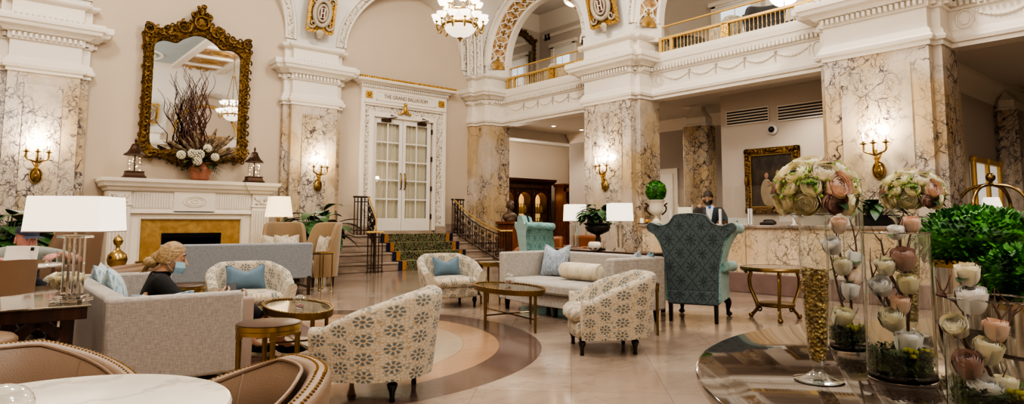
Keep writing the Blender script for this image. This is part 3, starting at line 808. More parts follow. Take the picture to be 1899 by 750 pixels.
# ------------------------------------------------------------------ ballroom door
def text_mesh(name, s, size, mat, parent, M, ext=.004, sx=1.0, space=1.0):
    cu = bpy.data.curves.new(name, 'FONT'); cu.body = s; cu.size = size; cu.extrude = ext; cu.align_x = 'CENTER'; cu.align_y = 'CENTER'; cu.space_character = space
    t = bpy.data.objects.new(name + '_src', cu); COL.objects.link(t)
    me = bpy.data.meshes.new_from_object(t); me.name = name; bpy.data.objects.remove(t)
    me.materials.clear(); me.materials.append(mat)
    o = bpy.data.objects.new(name, me); COL.objects.link(o); o.parent = parent
    o.matrix_basis = M @ Matrix.Diagonal((sx, 1, 1, 1)); return o
FACE_Y = Matrix.Rotation(R(90), 4, 'X')      # text facing -Y
d = column_root('door_1')
Y = YA
cs = MB()
prof = lambda: [(0, 0)]
def casing(mb, x0, x1, zt, z0, w, dep, y):
    mb.bx(x0, x0 + w, y - dep, y, z0, zt); mb.bx(x1 - w, x1, y - dep, y, z0, zt); mb.bx(x0 + w, x1 - w, y - dep, y, zt - w, zt)
casing(cs, 6.98, 9.38, 3.95, .86, .10, .10, Y); casing(cs, 7.26, 9.07, 3.66, .86, .07, .09, Y); casing(cs, 7.20, 9.12, 3.72, .86, .07, .06, Y)
cs.build('door_casing', WHITE, d, smooth=0, bevel=.012)
ob = MB(); casing(ob, 7.06, 9.28, 3.86, .90, .15, .05, Y); ob.build('carved_casing_band', ORNATE, d, smooth=0)
lf = MB(); k = 0
for x in (7.14, 9.20):
    for i in range(22):
        z = 1.0 + i * .125
        for s in (-1, 1): lf.ball((x + s * .025, Y - .06, z), .030, 6, 4, sc=(.5, .3, 1.2), rot=Matrix.Rotation(s * .6, 3, 'Y'))
for i in range(16):
    x = 7.30 + i * .115
    for s in (-1, 1): lf.ball((x, Y - .06, 3.785 + s * .02), .030, 6, 4, sc=(1.2, .3, .5), rot=Matrix.Rotation(s * .5, 3, 'Y'))
lf.build('leaf_relief', WHITE, d, smooth=50)
hd = MB(); hd.bx(6.98, 9.38, Y - .10, Y, 3.93, 4.27); hd.bx(7.02, 9.34, Y - .13, Y, 3.90, 3.95); hd.build('door_frieze', WHITE, d, smooth=0, bevel=.008)
fr = MB(); casing(fr, 7.35, 9.02, 4.215, 3.985, .02, .115, Y); fr.bx(7.35, 9.02, Y - .115, Y, 3.985, 4.005); fr.build('sign_border', WHITE, d, smooth=0)
text_mesh('door_lettering', 'THE GRAND BALLROOM', .135, LETTER, d, Matrix.Translation((8.18, Y - .104, 4.10)) @ FACE_Y, .005, .82, 1.0)
g = MB()
for x in (7.16, 9.21):
    g.bx(x - .085, x + .085, Y - .125, Y, 4.02, 4.18)
    for a in range(8): g.ball((x + .045 * cos(a * pi / 4), Y - .128, 4.10 + .045 * sin(a * pi / 4)), .022, 6, 4)
    g.ball((x, Y - .13, 4.10), .028, 8, 5)
g.build('gilt_square', GILT, d, smooth=50)
HP = [(6.98, Y), (6.98, Y - .10), (9.38, Y - .10), (9.38, Y)]
MB().sweep(HP, [(0, 4.26), (.03, 4.28), (.03, 4.34), (.08, 4.35), (.09, 4.38), (.20, 4.40), (.22, 4.44), (.22, 4.455), (0, 4.455)]).build('door_cornice', WHITE, d, smooth=25)
dm = MB()
for i in range(40): dm.bx(7.0 + i * .06, 7.035 + i * .06, Y - .165, Y - .1, 4.285, 4.335)
dm.build('dentil_band', WHITE, d, smooth=0)
gb = MB().bx(6.80, 9.56, Y - .30, Y - .05, 4.455, 4.51)
for i in range(46): gb.ball((6.83 + i * .06, Y - .30, 4.482), .026, 6, 4)
gb.build('gilt_cresting', GILT, d, smooth=50)
ag = MB()
for s in (-1, 1):
    ag.tube(smoothpts([(8.13, Y - .12, 3.93), (8.13 + s * .06, Y - .14, 3.82), (8.13 + s * .10, Y - .13, 3.74), (8.13 + s * .16, Y - .12, 3.71), (8.13 + s * .15, Y - .12, 3.75)], 5), .02, 6)
    ag.ball((8.13 + s * .05, Y - .13, 3.76), .04, 8, 5, sc=(.6, .6, 1.6), rot=Matrix.Rotation(-s * .4, 3, 'Y'))
ag.ball((8.13, Y - .14, 3.84), .055, 8, 6, sc=(.8, .7, 1.9)); ag.ball((8.13, Y - .15, 3.95), .045, 8, 6)
ag.build('gilt_keystone_ornament', GILT, d, smooth=50)
bl = MB().bx(6.96, 7.22, Y - .12, Y, .78, .97); bl.bx(9.10, 9.40, Y - .12, Y, .78, .97); bl.build('stone_block', STAIR, d, smooth=0, bevel=.01)
for s, x0, x1 in ((-1, 7.33, 8.14), (1, 8.15, 8.96)):
    lf = MB(); z0, z1 = .86, 3.59; y0, y1 = Y - .02, Y + .03
    L0, L1 = (x0 + .10, x1 - .09) if s < 0 else (x0 + .09, x1 - .10)
    lf.bx(x0, L0, y0, y1, z0, z1); lf.bx(L1, x1, y0, y1, z0, z1); lf.bx(L0, L1, y0, y1, z1 - .13, z1); lf.bx(L0, L1, y0, y1, z0, z0 + .30)
    rows = 5; H = (z1 - .13) - (z0 + .30)
    for i in range(1, rows): lf.bx(L0, L1, y0 + .01, y1 - .01, z0 + .30 + H * i / rows - .018, z0 + .30 + H * i / rows + .018)
    lf.bx((L0 + L1) / 2 - .018, (L0 + L1) / 2 + .018, y0 + .014, y1 - .014, z0 + .3, z1 - .13)
    lo = lf.build('door_leaf', DOORWHITE, d, smooth=0, bevel=.006)
    MB().bx(L0, L1, Y + .015, Y + .02, z0 + .3, z1 - .13).build('window_pane', THINGLASS, lo, smooth=0)
    c = MB(); n = 60
    c.grid(lambda u, v: (lerp(L0 - .05, L1 + .05, u), Y + .10 + .022 * sin(u * 44 + s) + .008 * sin(u * 91), lerp(z0 + .1, z1 - .05, v)), 140, 2); c.build('sheer_curtain', CURTAIN, lo, smooth=60)
    hx = x1 - .05 if s < 0 else x0 + .05
    MB().tube([(hx, y0 - .01, 1.86), (hx, y0 - .06, 1.90), (hx, y0 - .065, 2.06), (hx, y0 - .06, 2.22), (hx, y0 - .01, 2.26)], [.012, .014, .022, .014, .012], 8).build('door_handle', AGEBRASS, lo, smooth=60)
    q = MB().bx(hx - s * .56 - .10, hx - s * .56 + .14, y0 - .07, y0, 3.49, 3.56); xx = hx - s * .50
    q.tube([(xx, y0 - .07, 3.57), (xx + .16, y0 - .22, 3.60), (xx + .05, y0 - .1, 3.66)], .016, 6); q.build('door_closer', DBRONZE, lo, smooth=0)
    hg = MB()
    for z in (1.15, 1.85, 2.6, 3.3): hg.bx((x0 - .03) if s < 0 else x1, x0 if s < 0 else (x1 + .03), y0 - .03, y0 + .01, z, z + .12)
    hg.build('hinge', DBRONZE, lo, smooth=0)
MB().bx(7.2, 9.1, Y + .28, Y + .3, .8, 3.7).build('door_recess', GREYWALL, d, smooth=0)
MB().bx(7.28, 9.01, Y - .05, Y + .3, .78, .86).build('door_sill', STAIR, d, smooth=0)

# ------------------------------------------------------------------ stairs, carpet, railings
RZ, TR, YB = .195, .28, 12.75
st = MB(); SX0, SX1 = 5.75, 11.3
for i in range(4):
    st.bx(SX0, SX1, YB + TR * i, YA if i == 3 else YB + TR * (i + 1) + .05, RZ * i, RZ * (i + 1) - .045)
    st.bx(SX0 - .02, SX1 + .02, YB + TR * i - .03, YA if i == 3 else YB + TR * (i + 1) + .05, RZ * (i + 1) - .045, RZ * (i + 1))
sr = struct('stair_landing', st, STAIR, smooth=0, bevel=.012)
struct('baseboard_back', MB().bx(6.45, 7.0, Y - .03, Y, .78, 1.02).bx(9.38, 10.14, Y - .03, Y, .78, 1.02), STAIR, smooth=0)
pathp = [(YB - .25, .012)]
for i in range(4): pathp += [(YB + TR * i - .035, RZ * i + .012), (YB + TR * i - .04, RZ * (i + 1) + .012)]
pathp += [(YA - .13, .792)]
pathp[0] = (YB - .036, .004)
cm = MB(); Ls = [0]
for a, b in zip(pathp, pathp[1:]): Ls.append(Ls[-1] + math.hypot(b[0] - a[0], b[1] - a[1]))
n = len(pathp)
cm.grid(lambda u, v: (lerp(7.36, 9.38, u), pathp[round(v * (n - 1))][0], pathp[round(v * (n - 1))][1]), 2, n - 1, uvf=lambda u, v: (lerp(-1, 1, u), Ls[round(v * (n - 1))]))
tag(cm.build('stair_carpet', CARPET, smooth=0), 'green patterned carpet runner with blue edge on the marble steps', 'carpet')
def scroll_panel(mb, A, B, hgt, r=.009):
    """wrought-iron S scrolls between two posts; A,B bottom points"""
    A, B = Vec(A), Vec(B); D = B - A
    fn = lambda s, t: tuple(A + D * s + Vec((0, 0, hgt * t)))
    for (cx_, cz, r0, sg) in ((.5, .20, .16, 1), (.5, .52, .16, -1), (.5, .82, .13, 1)):
        w = D.length; asp = hgt / max(w, .05)
        pts = [fn(cx_ + (r0 * (1 - t / 26) * asp * .9) * cos(sg * t * .55 + 1) * .8, cz + r0 * (1 - t / 26) * sin(sg * t * .55 + 1)) for t in range(24)]
        mb.tube(pts, r, 5)
    mb.tube([fn(.15, .05), fn(.8, .3), fn(.2, .6), fn(.8, .95)], r * .8, 5)
def railing(loc_top, loc_bot, label, curve, grp):
    t = thing('stair_railing', label, 'railing', (loc_bot[0], loc_bot[1], 0), 0, grp)
    o = Vec((loc_bot[0], loc_bot[1], 0))
    A = Vec(loc_top) - o; B = Vec((0, 0, 0)); hT, hB = .86, .86
    n = 14; base, topp = [], []
    for k in range(n + 1):
        s = k / n; p = A.lerp(B, s); p.x += curve * sin(pi * s) ; sag = -.10 * sin(pi * s)
        base.append(Vec((p.x, p.y, lerp(A.z, .06, s)))); topp.append(Vec((p.x, p.y, lerp(A.z + hT, hB, s) + sag)))
    MB().tube(topp, .030, 8, flat=.6).build('handrail', BRASSRAIL, t, smooth=60)
    MB().tube([p - Vec((0, 0, .11)) for p in topp], .012, 6).build('rail_bar', IRON, t, smooth=60); MB().tube([p + Vec((0, 0, .06)) for p in base], .014, 6).build('rail_bar', IRON, t, smooth=60)
    sc = MB()
    for k in range(0, n, 2): scroll_panel(sc, base[k] + Vec((0, 0, .07)), base[k + 2] + Vec((0, 0, .07)), topp[k].z - base[k].z - .2)
    for k in range(0, n + 1, 2): sc.tube([base[k], topp[k] - Vec((0, 0, .1))], .010, 6)
    sc.build('scrollwork', IRON, t, smooth=60)
    for (c, z0, ln, dx) in ((A, A.z, .86, -1 if curve < 0 else -1), (B, 0, .86, 1)):
        w_ = .34; xs0 = c.x - (w_ if dx < 0 else 0); 
        if grp == 'right': xs0 = c.x - (.05 if dx < 0 else 0)
        else: xs0 = c.x - (w_ if dx < 0 else .14)
        cap = MB().tube([(xs0 - .03, c.y, z0 + ln), (xs0 + w_ + .03, c.y, z0 + ln)], .026, 8, flat=.6); cap.build('newel_cap', BRASSRAIL if dx > 0 else IRON, t, smooth=60)
        for zz in (ln - .11, .1): MB().tube([(xs0, c.y, z0 + zz), (xs0 + w_, c.y, z0 + zz)], .011, 6).build('rail_bar', IRON, t, smooth=60)
        for k in range(5):
            x = xs0 + w_ * k / 4; r = .022 if k == 2 else .012
            MB().tube([(x, c.y, z0), (x, c.y, z0 + .03), (x, c.y, z0 + .05), (x, c.y, z0 + ln)], [r + .014, r + .010, r, r], 8).build('newel_post', IRON, t, smooth=40)
    t['group'] = 'iron stair railings'; return t
railing((7.06, 13.62, .78), (6.66, 12.55, 0), 'curved wrought iron stair railing left of the ballroom door', .12, 'left')
railing((9.45, 13.62, .78), (10.12, 12.55, 0), 'wrought iron stair railing beside the corner pillar, right of the carpeted steps', -.04, 'right')

# ------------------------------------------------------------------ fireplace
f = thing('fireplace', 'white fireplace with ochre marble surround under the gold mirror', 'fireplace', (3.32, YA, 0))
YF = -.66  # front plane relative
def fx(mb): return mb
MB().sweep([(-1.40, 0), (-1.40, YF), (-1.02, YF), (-1.02, YF + .05), (1.02, YF + .05), (1.02, YF), (1.40, YF), (1.40, 0)],
           [(0, 1.62), (.03, 1.64), (.05, 1.68), (.10, 1.71), (.12, 1.76), (.15, 1.79), (.16, 1.85), (-.3, 1.852)]).build('mantel_shelf', WHITE, f, smooth=25)
MB().bx(-1.50, 1.50, YF - .05, 0, 1.80, 1.855).build('mantel_top', WHITE, f, smooth=0, bevel=.008)
for s in (-1, 1):
    p = MB().bx(s * 1.40, s * 1.06, YF + .02, 0, 0, 1.64); p.bx(s * 1.42, s * 1.04, YF, 0, 0, .22); p.bx(s * 1.42, s * 1.04, YF, 0, 1.36, 1.40)
    for k in range(6): x = s * (1.10 + k * .052); p.bx(x - .014, x + .014, YF - .004, YF + .03, .28, 1.30)
    po = p.build('mantel_leg', WHITE, f, smooth=0, bevel=.006)
    c = MB()
    for a in range(7): c.ball((s * 1.23 + (a - 3) * .036, YF + .01, 1.50 + .03 * cos(a)), .03, 6, 5, sc=(.7, .6, 1.8), rot=Matrix.Rotation((a - 3) * .22, 3, 'Y'))
    for a in range(5): c.ball((s * 1.23 + (a - 2) * .05, YF + .01, 1.43), .024, 6, 4)
    c.build('carved_capital', ORNATE, po, smooth=50)
q = MB().bx(-1.06, 1.06, YF + .07, 0, 1.24, 1.64); q.bx(-1.06, 1.06, YF + .04, 0, 1.22, 1.27)
q.bx(-.36, .36, YF + .04, 0, 1.24, 1.64)
for s in (-1, 1):
    for k in range(14): x = s * (.42 + k * .045); q.bx(x - .013, x + .013, YF + .05, YF + .09, 1.32, 1.58)
q.build('mantel_frieze', WHITE, f, smooth=0, bevel=.006)
ov = MB()
for k in (1, .72, .3): ov.tube([(.20 * k * cos(a * pi / 16), YF + .036, 1.45 + .10 * k * sin(a * pi / 16)) for a in range(32)], .010, 6, closed=True)
ov.build('oval_relief', WHITE, f, smooth=60)
p = MB().bx(-1.06, -.87, YF + .10, 0, 0, 1.24); p.bx(.87, 1.06, YF + .10, 0, 0, 1.24); p.bx(-.87, .87, YF + .101, 0, 1.11, 1.239); p.build('inner_panel', WHITE, f, smooth=0, bevel=.008)
rp = MB()
for k in range(60): z = .02 + k * .019; rp.ball((-.89, YF + .09, z), .014, 5, 4); rp.ball((.89, YF + .09, z), .014, 5, 4)
for k in range(94): rp.ball((-.885 + k * .019, YF + .09, 1.135), .014, 5, 4)
rp.build('rope_moulding', WHITE, f, smooth=50)
p = MB().bx(-.87, -.52, YF + .13, 0, 0, 1.11); p.bx(.52, .87, YF + .13, 0, 0, 1.11); p.bx(-.52, .52, YF + .13, 0, .86, 1.11); p.build('marble_surround', OCHRE, f, smooth=0)
p = MB().bx(-.52, -.49, YF + .12, 0, 0, .86); p.bx(.49, .52, YF + .12, 0, 0, .86); p.bx(-.52, .52, YF + .11, -.3, .77, .86); p.build('steel_hood', FIRETRIM, f, smooth=0)
MB().bx(-.49, .49, -.10, -.06, .0, .8).bx(-.49, .49, YF + .14, -.06, 0, .02).bx(-.49, -.47, YF + .2, -.06, 0, .8).bx(.47, .49, YF + .2, -.06, 0, .8).build('firebox', FIREBLACK, f, smooth=0)
MB().bx(-1.5, 1.5, YF - .55, YF, 0, .02).build('hearth_slab', OCHRE, f, smooth=0)
for s, nm in ((-1, 'left'),):
    a = thing('brass_andiron', 'tall brass fire iron with ball finials before the left mantel leg', 'andiron', (1.94, 12.36, 0))
    zz = .18
    MB().lathe([(.10, .02), (.12, .05), (.05, .09), (.035, .16), (.035, .28), (.07, .32), (.13, .38), (.15, .46), (.13, .54), (.06, .60), (.03, .63), (.03, .68), (.06, .71), (.075, .76), (.06, .80), (.03, .83), (.008, .86)], 20).build('ball_finial', BRASS, a, smooth=50)
    MB().tube([(-.16, 0, .0), (-.12, 0, .08), (0, 0, .12), (.12, 0, .08), (.16, 0, 0)], .022, 8).tube([(0, .0, .12), (0, .4, .12), (0, .4, .0)], .018, 8).build('foot', AGEBRASS, a, smooth=50)
    tag(MB().bx(2.26, 2.46, 12.65, 12.75, .30, .40).tube([(2.26, 12.7, .30), (2.26, 12.7, 0)], .02, 6).tube([(2.46, 12.7, .30), (2.46, 12.7, 0)], .02, 6).tube([(2.20, 12.7, .34), (2.55, 12.7, .34)], .018, 6).build('fire_rest', BRASS, smooth=40), 'short brass fire iron rest in front of the hearth', 'fire iron')

# ------------------------------------------------------------------ mirror
m = thing('wall_mirror', 'tall mirror in ornate carved gold frame above the fireplace', 'mirror', (3.40, YA - .06, 0))
W2, ZB, ZT = .98, 2.26, 4.74
def mir_out(n=64):
    """outline of the mirror glass (x,z)"""
    pts = []
    tops = [(-.80, 4.42), (-.78, 4.52), (-.62, 4.60), (-.42, 4.58), (-.30, 4.68), (-.12, 4.78), (0, 4.80), (.12, 4.78), (.30, 4.68), (.42, 4.58), (.62, 4.60), (.78, 4.52), (.80, 4.42)]
    bots = [(.80, 2.62), (.74, 2.50), (.55, 2.46), (.30, 2.50), (0, 2.44), (-.30, 2.50), (-.55, 2.46), (-.74, 2.50), (-.80, 2.62)]
    a = [(p.x, p.y) for p in smoothpts([(x, z, 0) for x, z in tops], 4)]; b = [(p.x, p.y) for p in smoothpts([(x, z, 0) for x, z in bots], 4)]
    return a + b
def mir_outer():
    tops = [(-.97, 4.30), (-1.00, 4.72), (-.86, 4.84), (-.66, 4.80), (-.54, 4.90), (-.34, 5.02), (-.17, 5.06), (-.06, 5.14), (.06, 5.14), (.17, 5.06), (.34, 5.02), (.54, 4.90), (.66, 4.80), (.86, 4.84), (1.00, 4.72), (.97, 4.30)]
    bots = [(.97, 2.70), (1.0, 2.40), (.86, 2.28), (.62, 2.30), (.36, 2.20), (.15, 2.12), (0, 2.18), (-.15, 2.12), (-.36, 2.20), (-.62, 2.30), (-.86, 2.28), (-1.0, 2.40), (-.97, 2.70)]
    a = [(p.x, p.y) for p in smoothpts([(x, z, 0) for x, z in tops], 4)]; b = [(p.x, p.y) for p in smoothpts([(x, z, 0) for x, z in bots], 4)]
    return a + b
inn, out = mir_out(), mir_outer()
def resample(p, n):
    P = p + [p[0]]; L = [0]
    for a, b in zip(P, P[1:]): L.append(L[-1] + math.hypot(b[0] - a[0], b[1] - a[1]))
    r = []; j = 0
    for i in range(n):
        t = L[-1] * i / n
        while L[j + 1] < t: j += 1
        k = (t - L[j]) / max(1e-9, L[j + 1] - L[j]); r.append((lerp(P[j][0], P[j + 1][0], k), lerp(P[j][1], P[j + 1][1], k)))
    return r
NI = 120
def by_angle(p, n):
    p = resample(p, 720); r = []
    for i in range(n):
        a = 2 * pi * i / n; best = min(p, key=lambda q: abs((atan2((q[1] - 3.55) / 1.35, q[0] / .9) - a + pi) % (2 * pi) - pi)); r.append(best)
    return r
I, O = by_angle(inn, NI), by_angle(out, NI)
MB()._add([(x, -.01, z) for x, z in I], [tuple(range(NI))]).build('mirror_glass', MIRROR, m, smooth=0)
fr = MB(); prof = [(0, -.015), (.04, -.05), (.10, -.055), (.25, -.075), (.5, -.12), (.72, -.13), (.88, -.10), (1, -.05), (1, .05)]
fr.grid(lambda u, v: (lambda i, k: (lerp(I[i][0], O[i][0], prof[k][0]) , prof[k][1] - .012 * sin(i * 2.1 + k * 3), lerp(I[i][1], O[i][1], prof[k][0])))(round(u * NI) % NI, round(v * (len(prof) - 1))), NI, len(prof) - 1)
fr.build('mirror_frame', GOLDFRAME, m, smooth=70)
sc = MB(); random.seed(5)
for i in range(0, NI):
    a, b = Vec((I[i][0], 0, I[i][1])), Vec((O[i][0], 0, O[i][1])); c = a.lerp(b, .62); r = (b - a).length * .24
    sg = 1 if i % 2 else -1; a0 = rnd(0, 6)
    sc.tube([(c.x + r * (1 - t / 15) * cos(a0 + sg * t * .55), -.125 - .015 * sin(t * .3), c.z + r * (1 - t / 15) * sin(a0 + sg * t * .55)) for t in range(14)], [.022 * (1 - t / 22) for t in range(14)], 5)
    if i % 2 == 0:
        e = a.lerp(b, 1.0); dd = (b - a).normalized()
        sc.tube([(e.x + .045 * (1 - t / 16) * cos(a0 - sg * t * .5), -.06, e.z + .06 * (1 - t / 16) * sin(a0 - sg * t * .5)) for t in range(13)], [.018 * (1 - t / 22) for t in range(13)], 5); sc.ball(a.lerp(b, .3) + Vec((0, -.09, 0)), .022, 6, 4, sc=(1.3, .6, 1.3))
sc.build('carved_scrolls', GOLDFRAME, m, smooth=60)
cr = MB()
for s in (-1, 1):
    for (cx_, cz, r0, sg, a0) in ((.32, 4.93, .15, 1, 2.5), (.60, 4.82, .09, -1, 0), (.92, 4.76, .11, 1, 1), (.14, 5.20, .07, 1, 2)):
        cr.tube([(s * (cx_ + r0 * (1 - t / 24) * cos(a0 + sg * t * .5)), -.13, cz + r0 * (1 - t / 24) * sin(a0 + sg * t * .5)) for t in range(22)], [.034 * (1 - t / 34) for t in range(22)], 6)
    for t in range(6): cr.ball((s * (.05 + .03 * t), -.10, 5.30 - .06 * t), .045, 6, 5, sc=(.6, .6, 1.3), rot=Matrix.Rotation(s * (.3 + .2 * t), 3, 'Y'))
cr.tube([(.13 * cos(t * pi / 10), -.15, 5.05 + .13 * sin(t * pi / 10)) for t in range(20)], .030, 7, closed=True)
cr.ball((0, -.12, 5.05), .11, 12, 8, sc=(1, .4, 1)); cr.ball((0, -.12, 5.27), .07, 8, 6, sc=(.8, .7, 1.5)); cr.ball((.03, -.12, 5.39), .05, 8, 6, sc=(1.2, .7, 1)); cr.ball((-.07, -.12, 5.36), .035, 8, 6)
cr.build('carved_crest', GOLDFRAME, m, smooth=60)

# ------------------------------------------------------------------ mantel objects
def lantern(x, label):
    l = thing('candle_lantern', label, 'lantern', (x, 13.52, 1.857), 0, 'pagoda lanterns on the mantel')
    MB().box((0, 0, .02), (.36, .26, .04)).box((0, 0, .075), (.28, .2, .07), taper=1.15).box((0, 0, .12), (.30, .22, .02)).build('base', DBRONZE, l, smooth=0, bevel=.006)
    MB().lathe([(.11, .13), (.125, .22), (.12, .33), (.105, .42)], 16, caps=False).build('glass_chimney', THINGLASS, l, smooth=60)
    MB().tube([(0, 0, .13), (0, 0, .45)], .012, 6).build('rod', DBRONZE, l)
    rf = MB().lathe([(.19, .42), (.185, .435), (.13, .48), (.09, .54), (.065, .60), (.07, .605), (.05, .63), (.02, .64)], 8); rf.lathe([(.018, .63), (.012, .66), (.026, .69), (.012, .72), (.004, .74)], 10); rf.build('pagoda_roof', DBRONZE, l, smooth=30)
    random.seed(3)
    for k in range(9): a = k * 2.4; MB().ball((.09 * cos(a), .09 * sin(a), .15 + .028 * k), .010, 6, 4).build('fairy_light', FAIRY, l)
    return l
lantern(2.31, 'dark pagoda lantern on the mantel, left of the flower urn'); lantern(4.44, 'dark pagoda lantern on the mantel, right of the flower urn')
u = thing('flower_arrangement', 'stone urn of curly willow, grasses and white hydrangeas before the mirror', 'flower arrangement', (3.42, 13.50, 1.857))
MB().lathe([(.13, 0), (.17, .04), (.17, .10), (.20, .17), (.215, .24), (.18, .30), (.17, .33), (.19, .36), (.16, .36)], 20, ripple=lambda a, z: 1 + .05 * sin(a * 8) * sin(z * 18)).build('urn', TERRA, u, smooth=60)
random.seed(21)
tw = MB()
for k in range(34):
    x, y = rnd(-.12, .12) - .05, rnd(-.05, .05); lean = (-.1 + rnd(-.24, .26), rnd(-.05, .05)); H_ = rnd(1.25, 1.95); ph = rnd(0, 6)
    if k < 5: lean = (rnd(-.62, -.2), 0); H_ = rnd(.9, 1.6)
    pts = [(x + lean[0] * t / 14 + .05 * sin(t * 1.25 + ph) * min(1, t / 3), y + lean[1] * t / 14 + .03 * cos(t * 1.3 + ph), .32 + H_ * t / 14) for t in range(15)]
    tw.tube(pts, [.014 * (1 - t / 19) for t in range(15)], 5)
for k in range(16):
    a = rnd(-1.4, 1.4); L = rnd(.45, .85); tw.tube(smoothpts([(0, 0, .34), (L * .5 * sin(a), rnd(-.1, .05), .34 + L * .45 * cos(a) + .1), (L * sin(a), rnd(-.1, .05), .34 + L * cos(a) * .8 + rnd(-.05, .1))], 4), .006, 4)
tw.build('willow_branch', REDTWIG, u, smooth=60)
gr = MB()
for k in range(26):
    a = rnd(-1.25, 1.25); L = rnd(.42, .75); p0 = Vec((0, rnd(-.06, .04), .36)); tip = Vec((L * sin(a) + .05, rnd(-.14, .02), .36 + L * cos(a)))
    for q in range(7):
        t = .5 + q * .08; c = p0.lerp(tip, t); gr.ball(c, .04 * (1.3 - abs(q - 3) * .22), 6, 4, sc=(.8, .8, 1.5), rot=Matrix.Rotation(a, 3, 'Y'))
gr.build('pampas_plume', PAMPAS, u, smooth=60)
def leaf(mb, base, d, L, w, droop=.3, n=5, fold=.15, nrm=(0, 0, 1)):
    """curved blade leaf"""
    b = Vec(base); d = Vec(d).normalized(); side = d.cross(Vec(nrm)); side = side.normalized() if side.length > 1e-3 else d.orthogonal(); upv = side.cross(d)
    vs = []; fs = []
    for i in range(n + 1):
        t = i / n; c = b + d * (L * t) + Vec((0, 0, -droop * L * t * t)); ww = w * sin(pi * min(.999, t * .93 + .05)) ** .8
        vs += [tuple(c - side * ww + upv * fold * ww), tuple(c), tuple(c + side * ww + upv * fold * ww)]
    for i in range(n): fs += [(3 * i, 3 * i + 1, 3 * i + 4, 3 * i + 3), (3 * i + 1, 3 * i + 2, 3 * i + 5, 3 * i + 4)]
    mb._add(vs, fs)
fe = MB()
for k in range(46):
    a = rnd(-pi, pi); el = rnd(-.35, .9); d0 = Vec((cos(a) * cos(el), sin(a) * cos(el) * .6 - .1, sin(el))); L = rnd(.3, .62); p0 = Vec((0, 0, .36))
    for q in range(9):
        t = (q + 1.5) / 10; c = p0 + d0 * L * t + Vec((0, 0, -.22 * t * t * L)); s_ = d0.cross(Vec((0, 0, 1))).normalized()
        for sg in (-1, 1): leaf(fe, c, s_ * sg + d0 * .5, .11 * (1.1 - t), .014, .2, 2)
for k in range(70):
    a = rnd(-pi, pi); el = rnd(-.4, 1.1); d0 = Vec((cos(a) * cos(el), sin(a) * cos(el) * .6 - .15, sin(el))); c = Vec((0, 0, .36)) + d0 * rnd(.12, .30); leaf(fe, c, d0 + Vec((rnd(-.4, .4), 0, rnd(-.3, .3))), .16, .045, .3, 3)
fe.build('fern_frond', FERN, u, smooth=60)
for (x, y, z, r) in ((-.20, -.20, .50, .075), (-.09, -.24, .49, .08), (.06, -.20, .62, .065), (.20, -.20, .46, .065), (-.12, -.24, .36, .07), (-.38, -.14, .47, .07)):
    b = MB()
    for k in range(46):
        t = math.acos(1 - 2 * (k + .5) / 46); a = k * 2.4; q = Vec((sin(t) * cos(a), sin(t) * sin(a), cos(t))); b.ball(Vec((x, y, z)) + q * r, .019, 5, 4)
    b.build('hydrangea', IVORY, u, smooth=60)

# ------------------------------------------------------------------ sconces
def sconce(loc, rz, label):
    t = thing('wall_sconce', label, 'wall light', loc, rz, 'gilt three-candle wall sconces')
    # local: wall at y=0, front -y
    MB().ball((0, -.02, -.28), .085, 14, 8, sc=(.9, .45, 1.35)).ball((0, -.05, -.28), .05, 10, 6, sc=(.8, .5, 1.4)).tube([(.085 * cos(a * pi / 10), -.03, -.28 + .125 * sin(a * pi / 10)) for a in range(20)], .012, 6, closed=True).build('back_plate', BRASS, t, smooth=60)
    st = MB().tube(smoothpts([(0, -.05, -.26), (0, -.10, -.16), (0, -.11, -.05), (0, -.10, .02)], 5), [.026] * 5 + [.022] * 11, 8)
    for s in (-1, 1): leaf(st, (0, -.09, -.18), (s * .55, -.1, .9), .18, .035, -.1, 4)
    st.build('leaf_stem', GILT, t, smooth=60)
    for s, dy in ((-1, -.02), (0, -.07), (1, -.02)):
        e = Vec((s * .155, -.12 + dy, .10))
        a = MB().tube(smoothpts([(0, -.10, -.06), (s * .08, -.13 + dy * .5, -.05 + .02 * abs(s)), (s * .15, -.12 + dy, .01), tuple(e)], 5), [.015] * 16, 7).lathe([(.012, 0), (.05, .012), (.055, .022), (.02, .028), (.016, .05), (.020, .055)], 12, e)
        ao = a.build('candle_arm', BRASS, t, smooth=60)
        MB().cyl(e + Vec((0, 0, .05)), .013, .075, 10).build('candle_sleeve', WHITEPL, ao, smooth=50)
        MB().lathe([(.009, 0), (.016, .02), (.012, .045), (.002, .07)], 10, e + Vec((0, 0, .125))).build('bulb', BULB, ao, smooth=60)
    return t
s0 = sconce((.88, 13.738, 2.13), 0, 'gilt three-candle sconce on the marble pillar left of the fireplace')
dup(s0, (5.88, 13.738, 2.15), 0, 'gilt three-candle sconce on the marble pillar between the fireplace and the ballroom door')
dup(s0, (10.258, 9.21, 2.14), R(-90), 'gilt three-candle sconce on the marble pillar behind the sofa lamps')
dup(s0, (10.258, 3.82, 2.14), R(-90), 'gilt three-candle sconce on the big marble pillar behind the flower bouquets')

